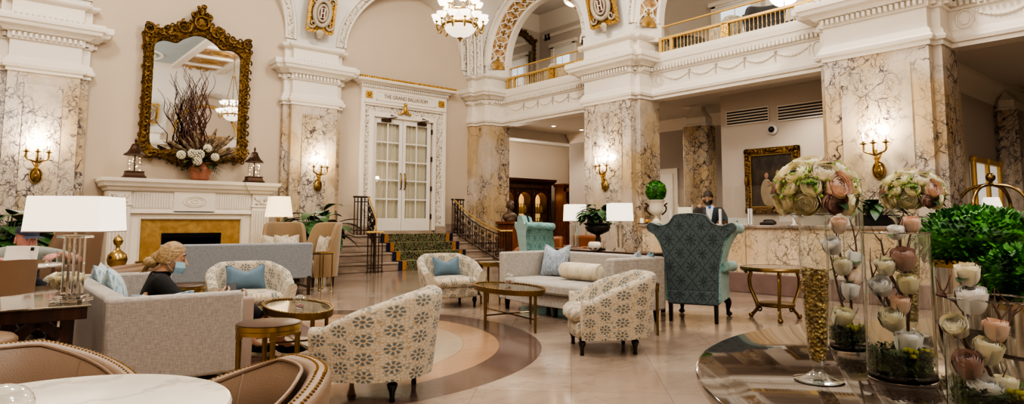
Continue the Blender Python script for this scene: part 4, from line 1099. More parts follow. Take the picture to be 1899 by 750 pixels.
# ------------------------------------------------------------------ H plaques
def plaque(loc, rz, tilt, w, hh, label):
    t = thing('wall_plaque', label, 'plaque', loc, rz, 'gilded plaques with the letter H')
    t.rotation_mode = 'XYZ'
    MX = Matrix.Rotation(tilt, 4, 'X')
    def P(mb, nm, m, par=t): return mb.xf(MX).build(nm, m, par, smooth=50)
    P(MB().bx(-w, w, -.03, 0, -hh, hh), 'ground_panel', GOLD)
    b = MB()
    for x0, x1, z0, z1 in ((-w - .03, -w + .03, -hh, hh), (w - .03, w + .03, -hh, hh), (-w, w, hh - .03, hh + .03), (-w, w, -hh - .03, -hh + .03)): b.bx(x0, x1, -.06, 0, z0, z1)
    P(b, 'gilt_border', GILT)
    c = MB()
    for k in range(28):
        a = 2 * pi * k / 28; c.ball((w * .62 * cos(a), -.06, hh * .66 * sin(a)), .055, 7, 5, sc=(1, .6, 1))
    c.tube([(w * .62 * cos(a * pi / 20), -.07, hh * .66 * sin(a * pi / 20)) for a in range(40)], .05, 8, closed=True)
    c.tube([(w * .36 * cos(a * pi / 20), -.08, hh * .42 * sin(a * pi / 20)) for a in range(40)], .03, 8, closed=True)
    for s in (-1, 1):
        for z in (-1, 1): c.tube([(s * (w * .66 + .10 * (1 - q / 18) * cos(q * .5)), -.06, z * (hh * .62 + .10 * (1 - q / 18) * sin(q * .5))) for q in range(16)], [.03 * (1 - q / 24) for q in range(16)], 6)
    for k in range(3): c.ball((0, -.08, -hh - .02 - .05 * k), .075 - .015 * k, 8, 6, sc=(1.3, .6, 1))
    c.ball((0, -.08, hh * .78), .08, 8, 6, sc=(1.5, .6, .8))
    co = P(c, 'cartouche', RELIEF)
    P(MB().ball((0, -.06, 0), 1, 20, 10, sc=(w * .36, .03, hh * .42)), 'red_oval', RED, co)
    l = MB(); q = w * .13
    for s in (-1, 1): l.bx(s * q - .014, s * q + .014, -.105, -.08, -hh * .24, hh * .24); l.bx(s * q - .03, s * q + .03, -.105, -.08, hh * .23, hh * .26); l.bx(s * q - .03, s * q + .03, -.105, -.08, -hh * .26, -hh * .23)
    l.bx(-q, q, -.105, -.08, -.012, .012); P(l, 'letter_h', IVORY, co)
    return t
plaque((5.80, 13.62, 5.72), 0, R(14), .29, .42, 'gilded plaque with red letter H above the pillar beside the ballroom door')
plaque((10.16, 9.17, 5.72), R(-90), R(14), .36, .42, 'gilded plaque with red letter H above the pillar between the balconies')

plaque((5.80, YS + .38, 5.72), R(180), R(14), .36, .42, 'gilded plaque with red letter H on the wall behind us, seen in the mirror')
# ------------------------------------------------------------------ chandelier
c = thing('chandelier', 'two-tier alabaster bowl chandelier with glass cups hanging from the vault', 'chandelier', (5.77, 8.2, 3.90))
MB().lathe([(.0, .075), (.06, .08), (.15, .115), (.22, .17), (.262, .245)], 28).build('alabaster_bowl', ALAB, c, smooth=60)
MB().lathe([(.262, .243), (.285, .25), (.29, .265), (.285, .285), (.262, .288)], 28, caps=False).lathe([(.0, .0), (.012, .01), (.022, .025), (.014, .04), (.04, .055), (.045, .07), (.0, .08)], 14).build('bronze_ring', BRASS, c, smooth=60)
MB().lathe([(.0, .36), (.1, .365), (.16, .41), (.185, .48)], 24).build('upper_bowl', ALAB, c, smooth=60)
MB().lathe([(.185, .478), (.20, .485), (.20, .505), (.185, .51)], 24, caps=False).build('upper_ring', BRASS, c, smooth=60)
def cup_arm(a, r0, r1, z0, z1):
    ca, sa = cos(a), sin(a)
    pts = smoothpts([(r0 * ca, r0 * sa, z0), ((r0 + .03) * ca, (r0 + .03) * sa, z0 - .07), (lerp(r0, r1, .7) * ca, lerp(r0, r1, .7) * sa, z0 - .10), (r1 * ca, r1 * sa, z0 - .04), (r1 * ca, r1 * sa, z1)], 4)
    o = MB().tube(pts, .012, 6).lathe([(.012, 0), (.022, .01), (.022, .03)], 10, (r1 * ca, r1 * sa, z1)).build('cup_arm', BRASS, c, smooth=60)
    MB().lathe([(.02, .02), (.055, .045), (.075, .085), (.085, .11)], 14, (r1 * ca, r1 * sa, z1)).build('glass_cup', CUP, o, smooth=60)
for k in range(12): cup_arm(2 * pi * k / 12 + .1, .28, .375, .27, .29)
for k in range(8): cup_arm(2 * pi * k / 8 + .3, .19, .28, .49, .54)
ch = MB()
for k in range(4): a = k * pi / 2 + .3; ch.tube([(.2 * cos(a), .2 * sin(a), .5), (.03 * cos(a), .03 * sin(a), 1.4)], .01, 5); ch.tube([(.27 * cos(a), .27 * sin(a), .28), (.19 * cos(a), .19 * sin(a), .5)], .01, 5)
ch.tube([(0, 0, 1.4), (0, 0, 3.75)], .014, 6); ch.lathe([(.02, 1.36), (.05, 1.4), (.02, 1.46)], 10); ch.build('chain', BRASS, c, smooth=60)

# ------------------------------------------------------------------ balconies
def balcony(c, rb, n, label, medal, far_post):
    XR = 10.92; t = thing('balcony_railing', label, 'balcony railing', (XR, c, 4.575), 0, 'brass balcony railings')
    y0, y1 = -rb - .03, rb + .03; Hh = .34
    MB().bx(-.035, .035, y0, y1, Hh - .035, Hh + .02).bx(-.02, .02, y0, y1, .02, .05).build('top_rail', BRASSRAIL, t, smooth=0, bevel=.008)
    for y in (y0 + .03, y1 - .03, y1 - .30, y0 + .28): MB().bx(-.03, .03, y - .035, y + .035, 0, Hh + .03).bx(-.04, .04, y - .045, y + .045, Hh - .06, Hh - .02).build('rail_post', BRASSRAIL, t, smooth=0, bevel=.006)
    k = 0; y = y0 + .09
    while y < y1 - .05:
        if not any(abs(y - q) < .07 for q in (y1 - .30, y0 + .28)) and not any(abs(y - q) < .10 for q in medal):
            MB().lathe([(.014, .03), (.016, .06), (.008, .10), (.008, .14), (.014, .17), (.008, .20), (.008, .27), (.014, .30), (.018, .32)], 6, (0, y, 0)).build('baluster', BRASSRAIL, t, smooth=60)
        y += .085
    for q in medal:
        o = MB().prism([(q + .085 * max(-1, min(1, 1.35 * cos(a * pi / 12))), .17 + .155 * max(-1, min(1, 1.2 * sin(a * pi / 12)))) for a in range(24)], lambda p: (-.035, p[0], p[1]), lambda p: (.035, p[0], p[1])); o.build('cast_panel', GILT, t, smooth=30)
    g = thing('glass_balustrade', label.replace('brass baluster railing of', 'glass guard with brass handrail above'), 'glass guard', (11.0, c, 4.575), 0, 'glass guards behind the brass balustrades')
    MB().tube([(0, y0, .62), (0, y1, .62)], .026, 8, flat=.8).build('handrail', BRASSRAIL, g, smooth=60)
    MB().bx(-.006, .006, y0, y1, .02, .61).build('glass_panel', THINGLASS, g, smooth=0)
balcony(11.80, 1.47, 0, 'brass baluster railing of the first balcony, beside the chandelier', (-.25,), 0)
balcony(6.545, 1.68, 0, 'brass baluster railing of the second balcony, between the two big pillars', (.16,), 0)
# ------------------------------------------------------------------ upholstery helpers (local: seat faces +x)
def horseshoe(hw, back, front, n=44):
    """plan centre line from +y arm front, round the back, to -y arm front; returns (x,y,nx,ny,s 0..1 from front to back to front)"""
    pts = []; L1 = front; L2 = pi * hw * .9
    tot = 2 * L1 + L2
    for i in range(n + 1):
        d = tot * i / n
        if d < L1: p = (front - d, hw, 0, 1)
        elif d > L1 + L2: p = (d - L1 - L2, -hw, 0, -1)
        else:
            a = pi / 2 + pi * (d - L1) / L2; p = (back * cos(a), hw * sin(a), cos(a) * .98, sin(a))
            if back != hw: pass
        pts.append((*p, d))
    return pts, tot
def shell(hw, back, front, zb, top, to, ti, flare=.05, zi=.28, roll=.03, n=44, belly=0.0):
    """upholstered horseshoe; top(s) rim height with s=0 front .. 1 back"""
    P, tot = horseshoe(hw, back, front, n); mb = MB(); M_ = 16; rows = []; uv = []
    for (x, y, nx, ny, d) in P:
        s = 1 - abs(2 * d / tot - 1); zt = top(s)
        loop = []
        for k in range(7): t = k / 6; loop.append((to + flare * t + belly * sin(pi * t) - .0, lerp(zb, zt - roll, t)))
        for k in range(1, 5): a = pi * k / 5; w = (to + ti) / 2; loop.append((flare + (to - ti) / 2 + w * cos(a), zt - roll + roll * sin(a) * 1.15))
        for k in range(5): t = k / 4; loop.append((-ti + flare * (1 - t), lerp(zt - roll, zi, t)))
        w = 0; u_ = []
        for q, (o, z) in enumerate(loop):
            if q: w += math.hypot(o - loop[q - 1][0], z - loop[q - 1][1])
            rows.append((x + nx * o, y + ny * o, z)); uv.append((d, w + zb))
    m = len(loop); N = len(P)
    fs = [(i * m + k, (i + 1) * m + k, (i + 1) * m + k + 1, i * m + k + 1) for i in range(N - 1) for k in range(m - 1)]
    fs += [tuple(range(m)), tuple((N - 1) * m + k for k in reversed(range(m)))]
    fs += [(i * m + m - 1, (i + 1) * m + m - 1, (i + 1) * m, i * m) for i in range(N - 1)]
    mb._add(rows, fs, uv); return mb, P
def dpad(mb, hw, back, front, z0, z1, bow=.04, r=.03, crown=.02):
    """D shaped cushion: straight front with a bow, round back"""
    out = [(front + bow * (1 - (t / 6 - 1) ** 2), lerp(-hw, hw, t / 12)) for t in range(13)]
    out += [(back * cos(pi / 2 + pi * t / 14), hw * sin(pi / 2 + pi * t / 14)) for t in range(0, 15)]
    n = len(out); prof = [(r, z0), (0, z0 + r), (0, z1 - r), (r, z1), (.12, z1 + crown), (min(hw, .22), z1 + crown * 1.3)]
    vs = []; cx_ = sum(p[0] for p in out) / n
    for o, z in prof:
        for (x, y) in out:
            k = max(.02, 1 - o / max(.05, math.hypot(x - cx_, y))); vs.append((cx_ + (x - cx_) * k, y * k, z))
    fs = [(j * n + i, j * n + (i + 1) % n, (j + 1) * n + (i + 1) % n, (j + 1) * n + i) for j in range(len(prof) - 1) for i in range(n)]
    fs += [tuple(reversed(range(n))), tuple((len(prof) - 1) * n + i for i in range(n))]
    mb._add(vs, fs, [(v[1], v[0] + v[2]) for v in vs]); return mb
def turned_leg(hh, r=.026): return [(r * .55, 0), (r * .62, hh * .06), (r * .5, hh * .2), (r * .62, hh * .4), (r * 1.05, hh * .62), (r * 1.1, hh * .72), (r * .6, hh * .80), (r * 1.0, hh * .86), (r * .7, hh * .92), (r * 1.15, hh)]
def pillow_mesh(w, hh, t, chop=.0, n=14):
    """square scatter cushion standing in local xz plane, thickness along y; chop = karate-chop dip"""
    mb = MB()
    for s in (-1, 1):
        def fn(u, v, s=s):
            a, b = u * 2 - 1, v * 2 - 1
            k = (1 - abs(a) ** 2.6) * (1 - abs(b) ** 2.6); pin = 1 - .07 * (1 - abs(a)) * 1 * (abs(b) ** 2) * 1 
            x = a * w / 2 * (1 - .06 * (1 - b * b)); z = b * hh / 2 * (1 - .06 * (1 - a * a))
            z -= chop * max(0, 1 - abs(a) * 1.25) * max(0, (b + .3) / 1.3) ** 1.2
            return (x, s * t / 2 * max(0, k) ** .55, z + hh / 2)
        mb.grid(fn, n, n)
    return mb
def cushion(name, label, cat, mat, loc, rz, size, lean=.25, chop=0, group=None, roll=0, welt=None):
    w, hh, t = size; root = thing(name, label, cat, loc, rz, group)
    MX = Matrix.Rotation(-lean, 4, 'X') @ Matrix.Rotation(roll, 4, 'Y')
    pm = pillow_mesh(w, hh, t, chop); pm.xf(MX).build('cushion_cover', mat, root, smooth=70)
    n = 14; e = []
    for i in range(n): e.append((i / n, 0))
    for i in range(n): e.append((1, i / n))
    for i in range(n): e.append((1 - i / n, 1))
    for i in range(n): e.append((0, 1 - i / n))
    pts = []
    for u, v in e:
        a, b = u * 2 - 1, v * 2 - 1
        x = a * w / 2 * (1 - .06 * (1 - b * b)); z = b * hh / 2 * (1 - .06 * (1 - a * a)); z -= chop * max(0, 1 - abs(a) * 1.25) * max(0, (b + .3) / 1.3) ** 1.2
        pts.append((x, 0, z + hh / 2))
    MB().tube(pts, .006, 5, closed=True).xf(MX).build('piping', welt or mat, root, smooth=60); return root

# ------------------------------------------------------------------ rosette tub chairs
TUBG = 'rosette print tub chairs'
def make_tub(label):
    t = thing('tub_chair', label, 'armchair', (0, 0, 0), 0, TUBG)
    top = lambda s: lerp(.455, .66, min(1, max(0, (s - .12) / .62)) ** .85)
    sh, P = shell(.265, .27, .25, .135, top, .045, .04, flare=.055, zi=.30, roll=.035)
    sh.build('tub_shell', ROSETTE, t, smooth=60)
    ap = dpad(MB(), .25, .25, .265, .135, .27, .035, .015, 0); ap.build('seat_base', ROSETTE, t, smooth=60)
    dpad(MB(), .235, .24, .30, .265, .375, .04, .03, .015).build('seat_cushion', ROSETTE, t, smooth=70)
    for x, y in ((.235, .225), (.235, -.225), (-.16, .20), (-.16, -.20)): MB().lathe(turned_leg(.15), 14, (x, y, 0)).build('leg', BLACKWOOD, t, smooth=50)
    return t
tub = make_tub('rosette print tub chair nearest the camera, its round side turned towards us'); tub.scale = (1.14, 1.14, 1.0); tub.location = (2.10, 3.88, 0); tub.rotation_euler.z = R(132)
dup(tub, (4.31, 3.86, 0), R(143), 'rosette print tub chair seen from behind, in front of the pale sofa')
dup(tub, (4.87, 7.12, 0), R(256), 'rosette print tub chair with blue cushion facing us before the carpeted steps')
dup(tub, (2.28, 6.95, 0), R(262), 'rosette print tub chair with blue cushion in front of the grey settee back')
CG = 'slate blue cushions on the tub chairs'
cushion('scatter_cushion', 'slate blue cushion in the tub chair before the carpeted steps', 'cushion', BLUEPIL, (4.86, 7.13, .395), R(346), (.36, .24, .13), .35, .07, CG)
cushion('scatter_cushion', 'slate blue cushion in the tub chair before the grey settee', 'cushion', BLUEPIL, (2.26, 6.98, .395), R(352), (.38, .25, .13), .35, .07, CG)

# ------------------------------------------------------------------ sofas (local: back along y at x=0, faces +x)
def sofa(name, label, L, D, H, zs, mat, loc, rz, bow=0, leg_h=.12, th=.12, nleg=3, cmat=None):
    t = thing(name, label, 'sofa', loc, rz)
    MB().bx(0, th, th - .02, L - th + .02, leg_h, H).build('backrest', mat, t, smooth=40, bevel=.022)
    for y in (0, L - th): MB().bx(0, D, y, y + th, leg_h, H - .003).build('arm', mat, t, smooth=40, bevel=.022)
    b = MB(); n = 16
    out = [(th * .6, th * .8), (th * .6, L - th * .8)] + [(D - .03 + bow * sin(pi * k / n), lerp(L - th * .8, th * .8, k / n)) for k in range(n + 1)]
    b.prism(out, lambda p: (p[0], p[1], leg_h), lambda p: (p[0], p[1], zs - .13)); b.build('seat_base', mat, t, smooth=30, bevel=.008)
    c = MB(); out = [(th, th + .005), (th, L - th - .005)] + [(D + .02 + bow * 1.15 * sin(pi * k / n), lerp(L - th - .005, th + .005, k / n)) for k in range(n + 1)]
    c.prism(out, lambda p: (p[0], p[1], zs - .125), lambda p: (p[0], p[1], zs)); c.build('seat_cushion', cmat or mat, t, smooth=40, bevel=.03)
    for k in range(nleg):
        y = lerp(.08, L - .08, k / (nleg - 1))
        for x in (.07, D - .08): MB().box((x, y, leg_h / 2), (.05, .05, leg_h), taper=.65).build('leg', BLACKWOOD, t, smooth=0)
    return t
sofa('tuxedo_sofa', 'grey linen sofa at left, seen from its near end, woman seated in it', 2.40, .83, .605, .36, LINEN, (.71, 4.80, 0), R(-1), leg_h=.05, th=.13)
sofa('tuxedo_sofa', 'pale linen sofa with bowed seat, in front of the two crystal lamps', 1.97, .84, .715, .40, LINENL, (6.04, 6.46, 0), R(178), bow=.09, leg_h=.13)
st_ = thing('settee', 'blue-grey upholstered settee seen from behind, facing the fireplace', 'settee', (3.99, 9.40, 0), R(81))
MB().box((.06, 1.0, .51), (.11, 2.0, .52), tilt=Matrix.Rotation(-.06, 3, 'Y')).build('backrest', BLUEGREY, st_, smooth=40, bevel=.02)
for y in (0, 1.92): MB().bx(.1, .85, y, y + .08, .27, .55).build('arm', BLUEGREY, st_, smooth=40, bevel=.02)
MB().bx(.08, .88, .05, 1.95, .27, .42).build('seat', BLUEGREY, st_, smooth=40, bevel=.03)
for y in (.04, 1.0, 1.96):
    for x in (.04, .85): MB().box((x, y, .14), (.05, .05, .28), taper=.8).build('leg', WOODLEG, st_, smooth=0)
for y in (.04, 1.96): MB().bx(.04, .85, y - .014, y + .014, .10, .13).build('stretcher', WOODLEG, st_, smooth=0)
# sofa cushions
PG = 'blue cushions on the left sofa'
cushion('scatter_cushion', 'mottled pale blue cushion in the left sofa, behind the woman', 'cushion', PATPIL, (1.00, 6.05, .37), R(80), (.42, .36, .16), .30, .02)
cushion('scatter_cushion', 'mottled blue cushion at the far corner of the left sofa', 'cushion', PATPIL, (1.02, 6.75, .37), R(75), (.42, .36, .15), .30, .02)
cushion('scatter_cushion', 'pale blue cushion lying against the near arm, beside the woman', 'cushion', PATPIL, (1.06, 5.05, .365), R(10), (.40, .245, .13), -.25, .02)
cushion('scatter_cushion', 'silver blue cushion at the far end of the pale sofa', 'cushion', SILVERPIL, (5.78, 6.10, .41), R(-78), (.40, .40, .17), .28, .07)
cushion('scatter_cushion', 'silver blue cushion at the near end of the pale sofa', 'cushion', SILVERPIL, (5.72, 4.80, .41), R(215), (.40, .38, .15), .30, .05)
cushion('scatter_cushion', 'slate blue cushion tucked behind the silver one on the pale sofa', 'cushion', BLUEPIL, (5.86, 4.70, .41), R(225), (.36, .36, .13), .25, .05)
bo = thing('bolster_cushion', 'cream and brown bolster cushion lying on the pale sofa', 'cushion', (5.60, 5.42, .51), R(93))
MB().lathe([(.0, -.30), (.05, -.297), (.085, -.285), (.098, -.26), (.10, -.2), (.103, 0), (.10, .2), (.098, .26), (.085, .285), (.05, .297), (0, .30)], 24, ax=Matrix.Rotation(R(90), 3, 'Y')).build('cushion_cover', BOLSTER, bo, smooth=60)
for s in (-1, 1): MB().tube([(s * .285, .088 * cos(a * pi / 10), .088 * sin(a * pi / 10)) for a in range(20)], .006, 5, closed=True).build('piping', BOLSTER, bo, smooth=60)

# ------------------------------------------------------------------ teal wing chairs
def wing_chair(label):
    t = thing('wing_chair', label, 'wing chair', (0, 0, 0), 0, 'teal damask wing chairs')
    half = [(.27, .20), (.275, .45), (.285, .60), (.31, .76), (.345, .88), (.385, .955), (.44, .985), (.475, 1.01), (.485, 1.05), (.455, 1.085), (.40, 1.075), (.34, 1.055), (.28, 1.065), (.235, 1.09), (.20, 1.135), (.17, 1.17), (.10, 1.185), (0, 1.19)]
    hs = [(p.x, p.y) for p in smoothpts([(a, b, 0) for a, b in half], 3)]
    out = hs + [(-a, b) for a, b in reversed(hs[:-1])]
    bk = lambda z: -.36 - .10 * max(0, (z - .3)) ; n = len(out)
    b = MB(); ins = [(a * .95, .62 + (z - .62) * .97) for a, z in out]
    lay = [(bk, out, .02), (bk, out, .0), (bk, ins, -.02)]
    vs = []
    for q, (o, dx) in enumerate(((out, .07), (out, .02), ([(a * .975, z - .008) for a, z in out], .0))): vs += [(bk(z) + dx, a, z) for a, z in o]
    fs = [tuple(range(2 * n, 3 * n)), tuple(reversed(range(n)))] + [(j * n + i, j * n + (i + 1) % n, (j + 1) * n + (i + 1) % n, (j + 1) * n + i) for j in range(2) for i in range(n)]
    b._add(vs, fs, [(v[1], v[2]) for v in vs]); b.build('outer_back', TEALDARK, t, smooth=50)
    e = MB().tube([(bk(z) + .004, a * .985, z - .004) for a, z in out], .008, 6); e.build('piping', TEALDARK, t, smooth=60)
    out = [(min(max(a, -.37), .37), z) for a, z in out]; i_ = MB(); vs = [(bk(z) + .10, a, z) for a, z in out] + [(bk(z) + .15, a * .92, .62 + (z - .62) * .96) for a, z in out]
    i_._add(vs, [tuple(range(n, 2 * n))] + [(i, (i + 1) % n, (i + 1) % n + n, i + n) for i in range(n)], [(v[1], v[2]) for v in vs]); i_.build('inner_back', TEAL, t, smooth=50)
    for s in (-1, 1):
        def wf(u, v, off=0):
            z = lerp(.22, 1.02, v); fl = max(0, (z - .5) / .52); x = bk(z) + .05 + u * lerp(.62, .42, max(0, min(1, (z - .55) / .2)))
            if z > .62: x = bk(z) + .05 + u * (.40 - .06 * fl)
            y = .285 + .05 * fl + .13 * fl ** 3 + .03 * u * fl + off; return (x, s * y, z)
        w = MB().grid(lambda u, v: wf(u, v, .0), 10, 16, uvf=lambda u, v: (u * .5, v * .8)).grid(lambda u, v: wf(u, v, -.055), 10, 16, uvf=lambda u, v: (u * .5, v * .8))
        k0 = 0; U = 11; N1 = U * 17
        for j in range(16):
            for q in (0, 10): w.f.append((j * U + q, (j + 1) * U + q, N1 + (j + 1) * U + q, N1 + j * U + q)); w.m.append(0)
        for q in range(10): w.f.append((q, q + 1, N1 + q + 1, N1 + q)); w.m.append(0)
        w.build('wing', TEAL, t, smooth=60)
        r = MB().tube([(bk(1.02) + .05, s * .425, 1.035), (bk(1.02) + .2, s * .45, 1.035), (bk(1.02) + .38, s * .47, 1.02)], [.048, .052, .055], 12)
        r.ball((bk(1.02) + .38, s * .47, 1.02), .055, 10, 8); r.build('wing_scroll', TEAL, t, smooth=60)
        a = MB().tube([(-.30, s * .31, .60), (.05, s * .325, .60), (.26, s * .335, .585)], [.045, .055, .062], 12).ball((.26, s * .335, .585), .062, 10, 8); a.build('arm_roll', TEAL, t, smooth=60)
        MB().bx(-.36, .25, s * .30, s * .25, .22, .58).build('arm', TEAL, t, smooth=40, bevel=.015)
    MB().bx(-.38, .34, -.27, .27, .20, .34).build('seat_frame', TEALDARK, t, smooth=30, bevel=.01)
    MB().rbox((.02, 0, .40), (.68, .50, .15), .45).build('seat_cushion', TEAL, t, smooth=60)
    for s in (-1, 1):
        MB().box((-.345, s * .245, .105), (.045, .045, .21), taper=.85).build('leg', BLACKWOOD, t, smooth=0, bevel=.004)
        l = MB().tube(smoothpts([(.30, s * .25, .21), (.345, s * .27, .15), (.33, s * .265, .08), (.335, s * .27, .03)], 4), [.042, .044, .043, .042, .038, .034, .03, .026, .022, .021, .021, .022, .024], 10).ball((.35, s * .275, .028), .036, 10, 6, sc=(1.1, 1, .78)); l.build('leg', BLACKWOOD, t, smooth=60)
    return t
wc = wing_chair('big dark teal damask wing chair seen from behind, facing the reception desk'); wc.location = (6.47, 4.40, 0); wc.rotation_euler.z = R(23.5)
w2 = dup(wc, (6.94, 7.44, 0), R(-29), 'pale teal damask wing chair beyond the far end of the pale sofa')

for o in w2.children:
    if o.name.startswith(('outer_back', 'seat_frame', 'piping')): o.material_slots[0].link = 'OBJECT'; o.material_slots[0].material = TEAL
# ------------------------------------------------------------------ tan and brown chairs
def barrel_wing(label, mat, hi, lo, loc, rz, hw=.27, leg=.16, grp='tan velvet wing chairs', cat='wing chair', legm=WOODLEG):
    t = thing('barrel_wing_chair', label, cat, loc, rz, grp)
    top = lambda s: lo + (hi - lo) * (1 / (1 + math.exp(-(s - .42) * 22)))
    sh, P = shell(hw, hw + .02, .24, leg, top, .035, .035, flare=.06, zi=.3, roll=.03, n=60); sh.build('upholstered_shell', mat, t, smooth=60)
    dpad(MB(), hw - .02, hw, .25, leg, .28, .02, .015, 0).build('seat_base', mat, t, smooth=60)
    dpad(MB(), hw - .035, hw - .03, .27, .28, .40, .02, .03, .02).build('seat_cushion', mat, t, smooth=60)
    for x, y in ((.21, hw - .06), (.21, .06 - hw), (-.18, hw - .09), (-.18, .09 - hw)): MB().box((x, y, leg / 2), (.045, .045, leg), taper=.6).build('leg', legm, t, smooth=0)
    return t
b1 = barrel_wing('tan velvet wing chair nearer the steps, patterned cushions inside', TAN, 1.07, .58, (4.62, 10.70, 0), R(188), .29)
dup(b1, (4.45, 11.75, 0), R(255), 'tan velvet wing chair in front of the leafy plant, facing us over the settee')
VG = 'ivory patterned cushions on the tan chairs'
for (x, y, rz, l) in ((4.66, 10.58, 262, 'ivory patterned cushion in the near tan wing chair, nearer the arm'), (4.80, 10.80, 280, 'ivory patterned cushion in the near tan wing chair, against its back'), (4.32, 11.72, 335, 'ivory patterned cushion in the far tan wing chair, left one of the pair'), (4.52, 11.62, 355, 'ivory patterned cushion in the far tan wing chair, right one of the pair')):
    cushion('scatter_cushion', l, 'cushion', IVORYPIL, (x - .08, y - .05, .43), R(rz), (.44, .42, .15), .2, .04, VG)
barrel_wing('taupe velvet wing chair behind the big crystal lamp', TAUPELEATHER, 1.10, .62, (.86, 8.86, 0), R(200), .28, grp=None)
# low taupe leather tub behind the left sofa
t = thing('club_chair', 'low taupe leather club chair behind the left sofa', 'armchair', (1.28, 7.98, 0), R(170))
sh, P = shell(.30, .30, .26, .12, lambda s: lerp(.56, .66, s), .05, .05, .05, .28, .04); sh.build('upholstered_shell', TAUPELEATHER, t, smooth=60)
dpad(MB(), .27, .28, .27, .12, .38, .03, .03, .02).build('seat_cushion', TAUPELEATHER, t, smooth=60)
for x, y in ((.2, .2), (.2, -.2), (-.18, .18), (-.18, -.18)): MB().box((x, y, .06), (.045, .045, .12), taper=.7).build('leg', WOODLEG, t, smooth=0)
# open-back dining chair at the left edge
t = thing('dining_chair', 'brown leather dining chair with open curved back at the left edge', 'chair', (.02, 4.62, 0), R(120))
n = 24
def bkf(a, z): r = .30 + .05 * (z - .5); return (-r * cos(a), r * sin(a), z)
MB().grid(lambda u, v: (lambda a: bkf(a, lerp(.70, .885 - .05 * (a / 1.25) ** 4, v)))(lerp(-1.25, 1.25, u)), n, 5).grid(lambda u, v: (lambda a: tuple(Vec(bkf(a, lerp(.70, .885 - .05 * (a / 1.25) ** 4, v))) * 1 + Vec((.04 * cos(a), -.04 * sin(a), 0))))(lerp(-1.25, 1.25, u)), n, 5).build('back_band', TAUPELEATHER, t, smooth=60)
MB().tube([bkf(1.15, .42), bkf(1.15, .72)], [.04, .05], 8).build('back_support', TAUPELEATHER, t, smooth=60)
MB().grid(lambda u, v: bkf(lerp(.35, 1.25, u), lerp(.44, .74, v)), 8, 4).build('back_panel', TAUPELEATHER, t, smooth=60)
dpad(MB(), .25, .26, .24, .40, .47, .03, .02, .015).build('seat', TAUPELEATHER, t, smooth=60)
for x, y in ((.2, .2), (.2, -.2), (-.2, .2), (-.2, -.2)): MB().box((x, y, .2), (.045, .045, .40), taper=.6).build('leg', WOODLEG, t, smooth=0)
# foreground leather tub chairs with nail trim
def nail_tub(label, loc, rz):
    t = thing('leather_tub_chair', label, 'armchair', loc, rz, 'tan leather tub chairs at the marble table')
    top = lambda s: lerp(.58, .735, min(1, max(0, (s - .22) / .6)) ** .8)
    sh, P = shell(.255, .26, .20, .30, top, .03, .03, .035, .42, .022, 60); sh.build('upholstered_shell', TANLEATHER, t, smooth=60)
    nm = MB(); seam = MB()
    m = 130
    for k in range(m):
        q = k / (m - 1) * (len(P) - 1); i = min(len(P) - 2, int(q)); f = q - i; a, b = P[i], P[i + 1]
        x, y, nx, ny, d = [lerp(a[j], b[j], f) for j in range(5)]; s = 1 - abs(2 * d / P[-1][4] - 1)
        nm.ball((x + nx * .050, y + ny * .050, top(s) - .002), .0052, 5, 3); nm.ball((x + nx * .030, y + ny * .030, top(s) + .002), .004, 5, 3)
    nm.build('nailhead_trim', NAIL, t, smooth=60)
    def padf(u, v):
        i = lerp(2, len(P) - 3, u); k = int(i); f = i - k; a, b = P[k], P[min(k + 1, len(P) - 1)]; x, y, nx, ny, d = [lerp(a[j], b[j], f) for j in range(5)]
        s = 1 - abs(2 * d / P[-1][4] - 1); z = lerp(.42, top(s) - .007, v); o = -.022 - .035 * sin(pi * min(1, v * .93 + .04)) ** .7 * min(1, 8 * u, 8 * (1 - u)) + .020 * v; return (x + nx * o, y + ny * o, z)
    MB().grid(padf, 56, 10).build('inner_back_pad', TANLEATHER, t, smooth=70)
    seam.tube([tuple(Vec(padf(q / 50, 1.0)) + Vec((0, 0, .003))) for q in range(51)], .005, 6)
    for uu in (.3, .7): seam.tube([padf(uu, q / 8) for q in range(9)], .0028, 4)
    nm = None
    seam.build('piping', TANLEATHER, t, smooth=60)
    dpad(MB(), .225, .23, .22, .34, .47, .02, .03, .02).build('seat', TANLEATHER, t, smooth=60)
    for x, y in ((.16, .19), (.16, -.19), (-.16, .17), (-.16, -.17)): MB().box((x, y, .16), (.04, .04, .34), taper=.6).build('leg', WOODLEG, t, smooth=0)
    return t
n1 = nail_tub('tan leather tub chair with nail trim behind the white marble table', (.13, 2.17, 0), R(-80))
dup(n1, (.425, 1.69, 0), R(172), 'tan leather tub chair with nail trim at the right of the white marble table')
# cognac leather chairs by the bar
def club(label, loc, rz):
    t = thing('club_chair', label, 'armchair', loc, rz, 'cognac leather club chairs')
    MB().bx(-.38, -.24, -.36, .36, .12, .82).build('backrest', COGNAC, t, smooth=60, bevel=.05)
    for s in (-1, 1): MB().tube([(-.3, s * .33, .55), (.2, s * .35, .55), (.33, s * .35, .52)], [.07, .075, .08], 12).ball((.33, s * .35, .52), .08, 10, 8).bx(-.3, .32, s * .29, s * .40, .12, .52).build('arm', COGNAC, t, smooth=60)
    MB().rbox((.04, 0, .34), (.62, .56, .24), .4).build('seat_cushion', COGNAC, t, smooth=60)
    for x in (-.3, .28):
        for y in (-.3, .3): MB().box((x, y, .06), (.05, .05, .12), taper=.7).build('leg', WOODLEG, t, smooth=0)
    return t
c1 = club('cognac leather club chair beyond the left sofa lamp', (8.15, 8.95, 0), R(210)); dup(c1, (9.3, 9.15, 0), R(185), 'cognac leather club chair behind the two sofa lamps')

